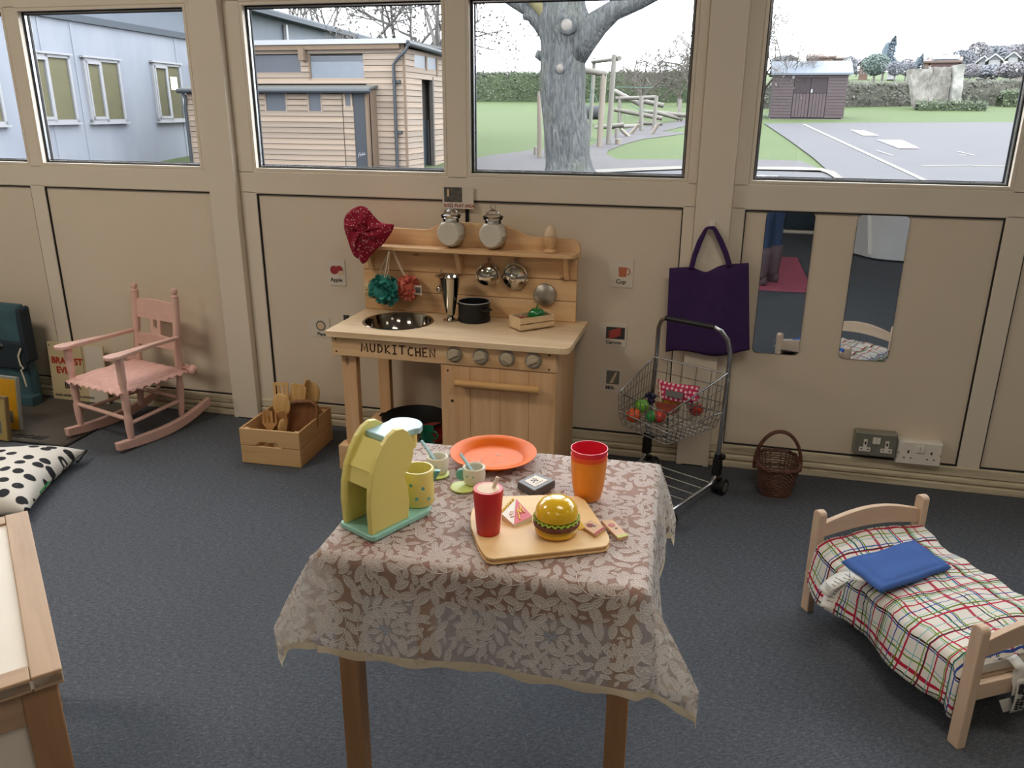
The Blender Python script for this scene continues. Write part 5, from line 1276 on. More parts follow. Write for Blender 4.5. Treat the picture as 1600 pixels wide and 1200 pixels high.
for j in range(NV):
    for i in range(NU):
        a_, b_ = i/(NU-1), j/(NV-1); e_ = min(a_*(U1-U0), (1-a_)*(U1-U0), b_*(V1_-V0_), (1-b_)*(V1_-V0_)); hemv.append(1.0 if e_ < 0.022 else 0.0)
at_ = lo.data.attributes.new('hem', 'FLOAT', 'POINT'); at_.data.foreach_set('value', hemv)
# frayed threads on the back right corner
fr = MB(); rnd = random.Random(2)
for k_ in range(16):
    q_ = Vector(cpos(U1-0.002, TDp*0.15+0.008*k_)); fr.tube([q_, q_+Vector((rnd.uniform(0, .012), rnd.uniform(-.008, .008), -rnd.uniform(0.004, .014)))], 0.0006, 4)
fr.build('frayed_threads', CORD, c)

# ================================================================== THINGS ON THE TABLE
ZI = ZT_+0.0055
def Ft(px, py, dz=0.0): return Fl(px, py, ZI+dz)
YW = mat('pale_yellow_paint', '#dace78', 0.4, var=0.03); MINT = mat('mint_paint', '#8fc4b4', 0.4, var=0.04); SKY = mat('light_blue_paint', '#a3c6d0', 0.35, var=0.03); TURQ = mat('turquoise_paint', '#63a8a2', 0.4); WCUP = mat('white_painted_wood', '#e0dccb', 0.4, var=0.02); OLIVE = mat('olive_yellow', '#b5a636', 0.5)
# coffee machine
b0 = Ft(583, 849); b1 = Ft(681, 799); bL = Ft(535, 822)
d_ = (b1-b0); ma = math.atan2(d_.y, d_.x)
t = thing('toy_coffee_machine', 'pale yellow wooden toy coffee machine on a mint green base', 'coffee machine', (b0.x, b0.y, ZI), ma)
wb = 0.094; lb = 0.168
base = [(0, 0.006), (0.006, 0), (lb-0.03, 0), (lb-0.010, 0.012), (lb, 0.035), (lb, wb-0.035), (lb-0.010, wb-0.012), (lb-0.03, wb), (0.006, wb), (0, wb-0.006)]
MB().prism_z(base, 0, 0.011).build('base', MINT, t, bevel=0.0025, seg=3)
m = MB()
for k_ in range(5): m.box(0.098+k_*0.012, 0.102+k_*0.012, 0.025, 0.07, 0.0108, 0.0125)
m.build('drip_ridges', SKY, t)
side_ = [(0.004, 0.011), (0.093, 0.011), (0.097, 0.040), (0.094, 0.075), (0.088, 0.093), (0.090, 0.102), (0.104, 0.115), (0.111, 0.130), (0.112, 0.148), (0.109, 0.165), (0.101, 0.180), (0.088, 0.190), (0.072, 0.192), (0.056, 0.186), (0.040, 0.172), (0.026, 0.152), (0.013, 0.125), (0.005, 0.095), (0.002, 0.06)]
for y0 in (0.006, wb-0.018):
    MB().prism_y(side_, y0, y0+0.011).build('side_panel', YW, t, bevel=0.002, seg=3)
ya, yb_ = 0.017, wb-0.018
MB().prism_y([(0.018, 0.125), (0.050, 0.172), (0.058, 0.166), (0.030, 0.120)], ya, yb_).build('sloped_top_board', YW, t)
MB().prism_y([(0.012, 0.095), (0.020, 0.127), (0.030, 0.122), (0.024, 0.094)], ya, yb_).build('rear_board', YW, t)
MB().prism_y([(0.080, 0.011), (0.088, 0.011), (0.088, 0.105), (0.080, 0.105)], ya, yb_).build('inner_board', OLIVE, t)
MB().prism_y([(0.060, 0.140), (0.122, 0.136), (0.122, 0.166), (0.060, 0.166)], ya, yb_).build('head_block', YW, t)
hc = (0.120, (ya+yb_)/2); hr = (yb_-ya)/2+0.010
hp = [(0.060, ya), (0.120, ya-0.004)]+[(hc[0]+hr*math.cos(a_), hc[1]+hr*math.sin(a_)) for a_ in [math.radians(-75+150*k_/12) for k_ in range(13)]]+[(0.120, yb_+0.004), (0.060, yb_)]
MB().prism_z(hp, 0.166, 0.178).build('blue_lid', SKY, t, bevel=0.002)
MB().cyl((0.128, hc[1], 0.132), (0.128, hc[1], 0.166), 0.021, 0.024, 24).build('spout_block', YW, t, smooth=True)
MB().cyl((0.045, ya, 0.075), (0.045, ya+0.012, 0.075), 0.006, n=12).build('wooden_peg', mat('peg_brown', '#a8703c', 0.5), t)
# jug
q = Ft(651, 793)
t = thing('toy_jug', 'pale yellow toy jug with green dots standing on the coffee machine base', 'jug', (q.x+0.004, q.y+0.002, ZI+0.0125), math.radians(15))
MB().lathe([(0, 0), (0.0265, 0), (0.0280, 0.003), (0.0290, 0.060), (0.0275, 0.0625), (0.0245, 0.0625), (0.0235, 0.058), (0.0235, 0.006), (0, 0.006)], n=32).build('jug_body', YW, t, smooth=True)
MB().prism([(0.027, 0.058), (0.040, 0.058), (0.027, 0.035)], lambda a_, b_: (a_, -0.004, b_), lambda a_, b_: (a_, 0.004, b_)).build('spout', TURQ, t)
m = MB()
for a_, z in ((-95, 0.042), (-75, 0.018), (-52, 0.036), (-30, 0.015), (-120, 0.02)):
    a_ = math.radians(a_-15); T = Matrix.Translation((0.0284*math.cos(a_), 0.0284*math.sin(a_), z)) @ Matrix.Rotation(a_, 4, 'Z') @ Matrix.Rotation(PI/2, 4, 'Y'); m.lathe([(0, 0), (0.0032, 0), (0.0032, 0.0008), (0, 0.0008)], n=12, T=T)
m.build('painted_dots', TURQ, t); t.scale = (1.08, 1.08, 1.14)
# cups, saucers, spoons
def cup_set(cx, cy, sx, sy, lab, r=0.021, sp=None, tilt=0, hd=None, dots=None):
    s0 = Ft(sx, sy); s_ = thing('toy_saucer', 'pale yellow round toy saucer '+lab, 'saucer', (s0.x, s0.y, ZI), 0, 'toy saucers')
    MB().lathe([(0, 0), (0.024, 0), (0.0265, 0.002), (0.0265, 0.004), (0.024, 0.005), (0, 0.005)], n=32).build('saucer_disc', mat('lime_paint', '#c3cf7a', 0.45) if 'lime_paint' not in bpy.data.materials else bpy.data.materials['lime_paint'], s_, smooth=True)
    c0 = Ft(cx, cy, 0.005); cz = ZI+0.0055
    c_ = thing('toy_cup', 'small white toy cup with green dots '+lab, 'cup', (c0.x, c0.y, cz), 0, 'toy cups')
    c_.rotation_euler = (0, 0, 0)
    MB().lathe([(0, 0), (0.015, 0), (0.019, 0.004), (r, 0.016), (r, 0.033), (r-0.002, 0.0345), (r-0.0045, 0.033), (r-0.0045, 0.012), (0, 0.010)], n=32).build('cup_body', WCUP, c_, smooth=True)
    m = MB()
    for a_ in (-112, -78): 
        a_ = math.radians(a_); T = Matrix.Translation((r*math.cos(a_), r*math.sin(a_), 0.021)) @ Matrix.Rotation(a_, 4, 'Z') @ Matrix.Rotation(PI/2, 4, 'Y'); m.lathe([(0, -0.0003), (0.0018, -0.0003), (0.0018, 0.0006), (0, 0.0006)], n=10, T=T)
    m.build('painted_dots', TURQ, c_); c_.scale = (1.1, 1.1, 1.1)
    if hd:
        T = Matrix.Rotation(math.radians(hd), 4, 'Z') @ Matrix.Translation((r+0.002, 0, 0.018)) @ Matrix.Rotation(PI/2, 4, 'X')
        MB().lathe([(0, -0.003), (0.0105, -0.003), (0.0105, 0.003), (0, 0.003)], n=20, T=T).build('cup_handle', TURQ, c_, smooth=True)
    p_ = thing('toy_spoon', 'light blue toy spoon handle leaning in the cup '+lab, 'spoon', (c0.x, c0.y, cz), 0, 'toy spoons')
    e0 = Vector((0.008, -0.004, 0.0125)); e1 = Vector(sp)
    MB().bar(e0, e1, 0.0065, 0.004).build('spoon_handle', SKY, p_, bevel=0.001)
    MB().ball(e0, (0.008, 0.006, 0.0025), 12, 6).build('spoon_bowl', SKY, p_, smooth='all')
cup_set(684, 738, 683, 742, 'nearer the coffee machine', sp=(-0.040, 0.014, 0.062))
cup_set(741, 755, 724, 763, 'nearer the orange plate', sp=(-0.034, 0.016, 0.055), hd=195)
# plate
ORP = mat('orange_melamine', '#dd6606', 0.45, spec=0.2, coat=0.0, var=0.04)
q = Fl(771, 712, ZI+0.010)
t = thing('orange_plate', 'bright orange plastic plate with pale crumb marks', 'plate', (q.x, q.y, ZI))
MB().lathe([(0, 0), (0.062, 0), (0.068, 0.003), (0.078, 0.015), (0.0945, 0.0185), (0.0950, 0.0205), (0.077, 0.018), (0.065, 0.006), (0, 0.0035)], n=64).build('plate_body', ORP, t, smooth=True)
m = MB(); rnd = random.Random(8)
for cx_, cy_, nn_ in ((-0.028, -0.028, 12), (0.0, 0.02, 4), (0.022, -0.018, 5), (0.005, -0.04, 3)):
    for k_ in range(nn_):
        x, y = cx_+rnd.gauss(0, 0.008), cy_+rnd.gauss(0, 0.006); m.ball((x, y, 0.0050), (rnd.uniform(.0015, .004), 0.0012, 0.0004), 6, 4)
m.build('pale_residue', PAPER, t)
# stacked tumblers
q = Ft(918, 777)
def tumbler(z, m_, lab):
    t = thing('plastic_tumbler', lab, 'tumbler', (q.x, q.y, z), 0, 'stacked tumblers')
    prof = [(0, 0), (0.0235, 0), (0.0265, 0.004), (0.0315, 0.030), (0.0345, 0.065), (0.0355, 0.084), (0.0362, 0.0845), (0.0362, 0.0860), (0.0347, 0.0860), (0.0333, 0.065), (0.0303, 0.030), (0.025, 0.006), (0, 0.005)]
    MB().lathe(prof, n=48).build('tumbler_body', m_, t, smooth=True)
TO1 = mat('tangerine_plastic', '#e58a1c', 0.35, var=0.02); TO2 = mat('red_orange_plastic', '#e2542a', 0.35, var=0.02); TO3 = mat('red_plastic', '#d7233a', 0.35, var=0.02)
tumbler(ZI, TO1, 'tangerine orange plastic tumbler at the bottom of the stack'); tumbler(ZI+0.0095, TO2, 'red orange tumbler, middle of the stack of three'); tumbler(ZI+0.0210, TO3, 'bright red tumbler nested on top of the stack')
# dark block with white label
pts = [Ft(a_, b_, 0.017) for a_, b_ in ((808, 752), (835, 767), (868, 750), (837, 738))]; qc = sum(pts, Vector())/4
t = thing('dark_block', 'dark grey wooden block with white printed square on top', 'block', (qc.x, qc.y, ZI))
DGB = mat('dark_grey_paint', '#4c4744', 0.45)
loc = [(p_.x-qc.x, p_.y-qc.y) for p_ in pts]
MB().prism_z(loc, 0, 0.017).build('block_body', DGB, t, bevel=0.002)
cxm = 0.62
o_ = MB().prism_z([(x*cxm, y*cxm) for x, y in loc], 0.0172, 0.0177).build('white_square', PAPER, t, bevel=0.0)
dx_ = Vector((loc[1][0]-loc[0][0], loc[1][1]-loc[0][1], 0)).normalized(); dy_ = Vector((loc[2][0]-loc[1][0], loc[2][1]-loc[1][1], 0)).normalized()
m = MB()
for u, v, r_ in ((-0.008, 0.004, .003), (-0.003, 0.007, .003), (0.0, 0.0, .0035), (-0.006, -0.004, .003), (0.004, 0.005, .003), (0.003, -0.006, .0025)):
    q_ = dx_*u*0.9-dx_*0.000+dy_*v; m.lathe([(0, 0.0176), (r_*0.75, 0.0176), (r_*0.75, 0.0181), (0, 0.0181)], (q_.x-0.002, q_.y-0.001, 0), 10)
for k_ in range(7):
    q_ = dx_*(0.010)+dy_*(-0.010+k_*0.0033)
    m.box(q_.x-0.0006+0.0, q_.x+0.0016, q_.y, q_.y+0.0012, 0.0176, 0.018)
m.build('printed_mark', INK, t)
# serving board
zb = ZI+0.0125
bpx = [(734.5, 808), (736, 823), (746, 848), (752, 860), (759, 869), (765, 872), (772, 873), (940, 854), (948, 852), (952.6, 845), (951, 836), (922, 792), (914, 781), (903, 775), (846, 773), (790, 775), (748, 783), (738, 795)]
bp = [Fl(a_, b_, zb) for a_, b_ in bpx]; qc = sum(bp, Vector())/len(bp)
t = thing('serving_board', 'pale wooden serving board with rounded corners carrying toy food', 'board', (qc.x, qc.y, ZI))
PLY = wood('pale_beech', '#d8b077', '#e9c893', 'x', knots=False, scale=14); PLYE = wood('ply_edge', '#9a6c3d', '#c79a62', 'x', knots=False)
lp = [(p_.x-qc.x, p_.y-qc.y) for p_ in bp]
MB().prism_z(lp, 0.0085, 0.0125).build('top_layer', PLY, t, bevel=0.0012)
MB().prism_z([(x*0.995, y*0.995) for x, y in lp], 0.0045, 0.0085).build('dark_layer', PLYE, t)
MB().prism_z(lp, 0.0003, 0.0045).build('bottom_layer', PLY, t, bevel=0.001)
# red drink cup with straw
zq = zb+0.0003
q = Fl(763, 831, zq)
t = thing('toy_drink', 'red wooden toy drink cup with a pale straw on the serving board', 'toy drink', (q.x, q.y, zq))
REDW = mat('red_painted_wood', '#c4292e', 0.4, var=0.03)
MB().lathe([(0, 0), (0.0175, 0), (0.019, 0.002), (0.0245, 0.078), (0.0235, 0.080), (0.0185, 0.080), (0.0175, 0.077), (0.016, 0.062), (0, 0.062)], n=40).build('cup_body', REDW, t, smooth=True)
MB().lathe([(0.0185, 0.0802), (0.0178, 0.077), (0.0165, 0.0625), (0, 0.0625), (0, 0.0622)], n=40).build('pale_inside', mat('inside_wood', '#d8bfa0', 0.6), t, smooth=True)
MB().tube([(0.003, 0.0, 0.063), (0.0135, 0.008, 0.098)], 0.003, 12).build('straw', mat('straw_white', '#dccdb8', 0.5), t, smooth=True); t.scale = (1.1, 1.1, 1.08)
# fries packet
A, B, C_, D_q = Fl(784, 812, zq), Fl(803, 823, zq), Fl(832, 813, zq), Fl(806, 790, zq)
q = (A+B+C_+D_q)/4
t = thing('toy_fries_packet', 'small folded toy fries packet, half white and half red with yellow M', 'toy food', (q.x, q.y, zq))
rel = [Vector((p_.x-q.x, p_.y-q.y, 0)) for p_ in (A, B, C_, D_q)]
hh_ = [0.012, 0.004, 0.008, 0.014]
tops = [r_+Vector((0, 0, h_)) for r_, h_ in zip(rel, hh_)]; rid = Vector(Fl(811, 786, zq+0.018))-Vector((q.x, q.y, zq))
m = MB(); m.add(rel+tops, [(3, 2, 1, 0), (0, 1, 5, 4), (1, 2, 6, 5), (2, 3, 7, 6), (3, 0, 4, 7), (4, 5, 7), (5, 6, 7)]); m.build('packet_body', WCUP, t)
up = Vector((0, 0, 0.0006)); m = MB(); m.add([tops[1]+up, tops[2]+up, tops[3]+up, tops[1]*1.0, tops[2]*1.0, tops[3]*1.0], [(0, 1, 2), (3, 5, 4), (0, 3, 4, 1), (1, 4, 5, 2), (2, 5, 3, 0)]); rp = m.build('red_face', REDW, t)
ex = (tops[2]-tops[1]); ey = (tops[3]-tops[1]); 
def onf(u, v): return tops[1]+ex*u+ey*v+Vector((0, 0, 0.0014))
m = MB(); m.tube([onf(0.22, 0.16), onf(0.16, 0.62), onf(0.36, 0.30), onf(0.28, 0.66)][:0] or [onf(0.30, 0.10), onf(0.12, 0.55)], 0.0014, 6); m.tube([onf(0.12, 0.55), onf(0.34, 0.32)], 0.0012, 6); m.tube([onf(0.34, 0.32), onf(0.24, 0.66)], 0.0012, 6); m.tube([onf(0.24, 0.66), onf(0.52, 0.28)], 0.0014, 6)
m.build('yellow_emblem', mat('emblem_yellow', '#e8b62a', 0.5), rp)
m = MB(); onw = lambda u, v: tops[0]+(tops[1]-tops[0])*u+(tops[3]-tops[0])*v+Vector((0, 0, 0.0008))
m.tube([onw(.4, .2), onw(.3, .35), onw(.45, .45), onw(.5, .3), onw(.4, .2)], 0.0006, 5); m.tube([onw(.55, .15), onw(.65, .3)], 0.0006, 5); m.build('red_print', REDW, t)
m = MB()
for k_ in range(6): 
    p0 = tops[0].lerp(tops[3], 0.1+0.15*k_); m.bar(p0-Vector((0, 0, 0.004)), p0+Vector((-0.004, 0.006, 0.001)), 0.0035, 0.0035)
m.build('fries', mat('fries_yellow', '#ddb92e', 0.5), t)
# burger
q = Fl(869, 832, zq)
t = thing('toy_burger', 'plastic toy burger with domed yellow bun, lettuce, cheese and patty', 'toy burger', (q.x, q.y, zq), math.radians(20))
BUN = mat('glossy_bun', '#d99320', 0.22, coat=0.5, var=0.05); BUNT = mat('bun_top', '#dcb01c', 0.2, coat=0.6, var=0.05)
PAT = mat('brown_patty', '#6b3a22', 0.5, bump=0.3, bscale=150); LET = mat('lettuce', '#9ab23a', 0.5); CHE = mat('cheese', '#dcae24', 0.4)
MB().lathe([(0, 0), (0.024, 0), (0.032, 0.004), (0.034, 0.010), (0.031, 0.014), (0, 0.014)], n=40).build('bottom_bun', CHE, t, smooth=True)
MB().prism_z([(0.036, -0.004), (0.0, 0.034), (-0.034, 0.0), (0.0, -0.035)], 0.014, 0.0165).build('cheese_slice', CHE, t, bevel=0.0008)
MB().bar((0.030, 0.010, 0.017), (0.040, -0.006, 0.008), 0.014, 0.0025).build('cheese_corner', CHE, t, bevel=0.0006)
MB().lathe([(0, 0.0165), (0.034, 0.0165), (0.0365, 0.019), (0.0365, 0.025), (0.034, 0.0275), (0, 0.0275)], n=40).build('patty', PAT, t, smooth=True)
m = MB(); m.grid(lambda a_, b_: ((0.024+0.0125*b_+0.001*math.sin(a_*2*PI*26))*math.cos(a_*2*PI), (0.024+0.0125*b_)*math.sin(a_*2*PI), 0.029+0.0022*math.sin(a_*2*PI*22)*b_), 130, 4, cu=True); m.uv = {}
m.build('lettuce_frill', LET, t, smooth='all', solid=0.0012)
MB().lathe([(0, 0.030), (0.031, 0.030), (0.0335, 0.033), (0.0335, 0.040), (0.0315, 0.048), (0.026, 0.0565), (0.018, 0.0625), (0.009, 0.0655), (0, 0.066)], n=48).build('top_bun', BUNT, t, smooth=True)
t.scale = (1.14, 1.14, 1.08)
# dominoes
DOM = wood('domino_wood', '#c49a72', '#d6b08a', 'x', knots=False)
def domino(P4, z, lab, band, spot, tilt=0):
    q_ = sum((Vector(Fl(a_, b_, z+0.006)) for a_, b_ in P4), Vector())/4; t = thing('picture_domino', lab, 'domino', (q_.x, q_.y, z), 0, 'picture dominoes')
    l_ = [(Fl(a_, b_, z+0.006).x-q_.x, Fl(a_, b_, z+0.006).y-q_.y) for a_, b_ in P4]
    MB().prism_z(l_, 0.0003, 0.006).build('tile_body', DOM, t, bevel=0.0008)
    v_ = [Vector((x, y, 0.0062)) for x, y in l_]
    def q2(u, w_): return v_[0].lerp(v_[1], u).lerp(v_[3].lerp(v_[2], u), w_)
    m = MB(); m.add([q2(0.88, 0), q2(1, 0), q2(1, 1), q2(0.88, 1)]+[q2(0.88, 0)+Vector((0, 0, .0004)), q2(1, 0)+Vector((0, 0, .0004)), q2(1, 1)+Vector((0, 0, .0004)), q2(0.88, 1)+Vector((0, 0, .0004))], [(0, 3, 2, 1), (4, 5, 6, 7), (0, 1, 5, 4), (1, 2, 6, 5), (2, 3, 7, 6), (3, 0, 4, 7)]); m.build('coloured_band', band, t)
    c_ = q2(0.33, 0.45); m = MB(); m.lathe([(0, 0), (0.0065, 0), (0.0065, 0.0005), (0, 0.0005)], c_, 14); c_ = q2(0.52, 0.6); m.build('painted_fruit', spot, t)
    m = MB(); m.lathe([(0, 0), (0.003, 0), (0.003, 0.0006), (0, 0.0006)], c_, 10); m.build('painted_leaf', GRF, t)
domino([(906, 820), (931, 836), (947, 824), (923, 812)], zq, 'small wooden picture domino with a red end beside the toy burger', REDF, mat('cherry', '#7c2a22', 0.5))
domino([(939, 813), (966, 841), (982, 837), (957, 811)], ZI, 'small wooden picture domino with a green end half off the board', mat('domino_green', '#a8ab3c', 0.5), mat('strawberry', '#a84a36', 0.5))
# ================================================================== WHAT THE MIRRORS SHOW BEHIND THE CAMERA
PKM = mat('pink_mat', '#9c4c62', 0.85, var=0.08, bump=0.2, bscale=200)
t = thing('pink_mat', 'pink rectangular floor mat with dark edge seen in the mirror', 'mat', (-0.35, -4.92, 0))
MB().box(0, 1.07, 0, 1.58, 0.002, 0.010).build('mat_body', PKM, t, bevel=0.003)
MB().box(-0.012, 1.082, -0.012, 1.592, 0.0005, 0.006).build('dark_edge', NAVD, t)
WCL = mat('white_drape', '#d4d2d2', 0.8, var=0.03)
t = thing('draped_table', 'round table under a floor length white cloth seen in the mirror', 'table', (1.85, -5.55, 0))
def drape(a_, b_): 
    r_ = 0.66+0.02*math.sin(a_*2*PI*9)*(1-b_)+0.03*(1-b_); return (r_*math.cos(a_*2*PI), r_*math.sin(a_*2*PI), 0.02+0.70*b_)
m = MB(); m.grid(drape, 90, 8, cu=True); m.uv = {}; m.add([drape(k_/90, 1.0) for k_ in range(90)], [tuple(range(90))]); m.build('drape', WCL, t, smooth=True)
MB().cyl((0, 0, 0), (0, 0, 0.70), 0.05).build('pedestal', GRF, t)
MB().bar((-0.56, 0.36, 0.66), (-0.50, 0.52, 0.05), 0.035, 0.004).build('white_ribbon', WHITEP, t)
# a person standing behind the camera, legs and boots seen in the mirror
SKIN = mat('skin', '#c79a80', 0.6); JEAN = mat('blue_jeans', '#2b3b57', 0.85, var=0.1, bump=0.2, bscale=300); SUEDE = mat('grey_suede', '#5a4a4e', 0.9, var=0.15, scale=30); JUMP = mat('dark_jumper', '#3b4048', 0.9); HAIR = mat('brown_hair', '#3d2a1e', 0.7)
per = thing('person', 'person standing in blue jeans and grey ankle boots seen in the mirror', 'person', (0.37, -3.62, 0), math.radians(-60))
def skin(name, verts, edges, rad, m_, parent, sub=2):
    me = bpy.data.meshes.new(name); me.from_pydata(verts, edges, []); o = bpy.data.objects.new(name, me); COL.objects.link(o); o.parent = parent
    me.materials.append(m_); o.modifiers.new('skin', 'SKIN')
    sl_ = me.skin_vertices[0].data if me.skin_vertices else None
    for i, r_ in enumerate(rad): sl_[i].radius = (r_, r_) if not isinstance(r_, tuple) else r_
    sl_[0].use_root = True
    s_ = o.modifiers.new('sub', 'SUBSURF'); s_.levels = s_.render_levels = sub
    for f_ in me.polygons: f_.use_smooth = True
    o.modifiers['skin'].use_smooth_shade = True
    return o
# the figure faces -y in its own frame, about 1.62 m tall
V_ = [(0, 0, 0.90), (0, 0, 1.05), (0, 0.01, 1.22), (0, 0.01, 1.34), (0, 0.0, 1.41), (0, -0.01, 1.47), (0, -0.01, 1.53), (0, -0.01, 1.58),
      (0.085, 0, 0.86), (0.09, -0.01, 0.48), (0.095, 0.01, 0.12), (-0.085, 0, 0.86), (-0.09, -0.01, 0.48), (-0.095, 0.01, 0.12),
      (0.16, 0.0, 1.32), (0.20, 0.02, 1.06), (0.16, -0.12, 0.88), (-0.16, 0.0, 1.32), (-0.20, 0.02, 1.06), (-0.16, -0.12, 0.88)]
E_ = [(0, 1), (1, 2), (2, 3), (3, 4), (4, 5), (5, 6), (6, 7), (0, 8), (8, 9), (9, 10), (0, 11), (11, 12), (12, 13), (3, 14), (14, 15), (15, 16), (3, 17), (17, 18), (18, 19)]
R_l = [(.14, .10), (.125, .09), (.14, .095), (.10, .07), .05, .07, .085, .06, .085, .055, .042, .085, .055, .042, .05, .04, .03, .05, .04, .03]
skin('body', V_, E_, R_l, SKIN, per)
def cloth_tube(name, paths, m_):
    mb = MB()
    for pts, rr in paths: mb.tube(pts, rr, 16)
    return mb.build(name, m_, per, smooth='all')
cloth_tube('jeans', [([(s_*0.075, 0, 0.92), (s_*0.088, 0, 0.80), (s_*0.09, -0.01, 0.48), (s_*0.095, 0.01, 0.26), (s_*0.095, 0.01, 0.22)], [.10, .105, .072, .06, .06]) for s_ in (-1, 1)]+[([(0, 0, 0.86), (0, 0, 0.98)], [.145, .135])], JEAN)
cloth_tube('jumper', [([(0, 0, 0.92), (0, 0, 1.05), (0, 0.01, 1.25), (0, 0.01, 1.36), (0, 0, 1.41)], [.155, .14, .15, .12, .06])]+[([(s_*0.12, 0, 1.35), (s_*0.17, 0, 1.30), (s_*0.205, 0.02, 1.06), (s_*0.165, -0.11, 0.895)], [.06, .058, .048, .036]) for s_ in (-1, 1)], JUMP)
for s_ in (-1, 1):
    m = MB(); m.tube([(s_*0.095, 0.012, 0.30), (s_*0.095, 0.012, 0.20), (s_*0.095, 0.014, 0.10), (s_*0.095, 0.01, 0.055)], [.068, .062, .052, .05], 18)
    m.ball((s_*0.097, -0.055, 0.048), (0.045, 0.105, 0.046), 20, 12); m.ball((s_*0.095, 0.03, 0.045), (0.04, 0.045, 0.045), 16, 10)
    bo = m.build('boot', SUEDE, per, smooth='all')
    MB().prism_z([(s_*0.096+0.043*math.cos(a_)*(1.0 if math.sin(a_) < 0 else 0.85), -0.045+0.118*math.sin(a_)) for a_ in [2*PI*k_/20 for k_ in range(20)]], 0.0, 0.016).build('sole', BLACKP, bo)
    hdm = MB(); hb = Vector((s_*0.16, -0.12, 0.88)); 
    hdm.ball(hb+Vector((0, -0.02, -0.04)), (0.018, 0.03, 0.045), 14, 10)
    for k_ in range(4):
        f0 = hb+Vector((0, -0.045+0.017*k_, -0.075)); ln = (0.06, 0.07, 0.066, 0.052)[k_]
        hdm.tube([f0, f0+Vector((-s_*0.004, -0.004, -ln*0.5)), f0+Vector((-s_*0.016, -0.004, -ln*0.95))], [0.0088, 0.008, 0.0065], 8)
    hdm.tube([hb+Vector((-s_*0.005, -0.045, -0.02)), hb+Vector((-s_*0.014, -0.066, -0.045)), hb+Vector((-s_*0.022, -0.07, -0.068))], [0.011, 0.0095, 0.008], 8)
    hdm.build('hand', SKIN, per, smooth='all')
hdp = MB()
def headf(q): return Vector((q.x*(1-0.12*max(0, -q.z)), q.y*(1-0.1*max(0, -q.z)), q.z))
hdp.ball((0, -0.01, 1.545), (0.072, 0.09, 0.112), 24, 16, fn=headf)
hdp.tube([(0, -0.095, 1.56), (0, -0.113, 1.525), (0, -0.098, 1.515)], [.009, .013, .01], 8)
for s_ in (-1, 1): hdp.ball((s_*0.072, 0.005, 1.54), (0.01, 0.018, 0.03), 10, 8)
hd_ = hdp.build('head', SKIN, per, smooth='all')
for s_ in (-1, 1): MB().ball((s_*0.028, -0.088, 1.552), (0.012, 0.008, 0.008), 10, 8).build('eye', BLACKP, hd_, smooth='all')
MB().ball((0, -0.094, 1.492), (0.022, 0.008, 0.006), 12, 8).build('mouth', REDF, hd_, smooth='all')
MB().ball((0, 0.012, 1.575), (0.082, 0.095, 0.10), 20, 14, fn=lambda q: Vector((q.x, q.y if q.z > -0.2 else q.y*0.8+0.1, q.z if q.y > -0.3 or q.z > 0.2 else 0.2))).build('hair', HAIR, per, smooth='all')
t = thing('dark_holdall', 'dark navy bag with pale base standing on the floor seen in the mirror', 'bag', (0.92, -6.75, 0))
MB().box(-0.24, 0.26, -0.14, 0.14, 0.03, 0.36).build('bag_body', NAVD, t, bevel=0.05, seg=4)
MB().box(-0.25, 0.27, -0.15, 0.15, 0.0, 0.035).build('pale_base', PAPER, t, bevel=0.01)
MB().tube([(-0.1, -0.14, 0.33), (-0.08, -0.15, 0.42), (0.1, -0.15, 0.42), (0.12, -0.14, 0.33)], 0.012, 8).build('handle', NAVD, t, smooth=True)
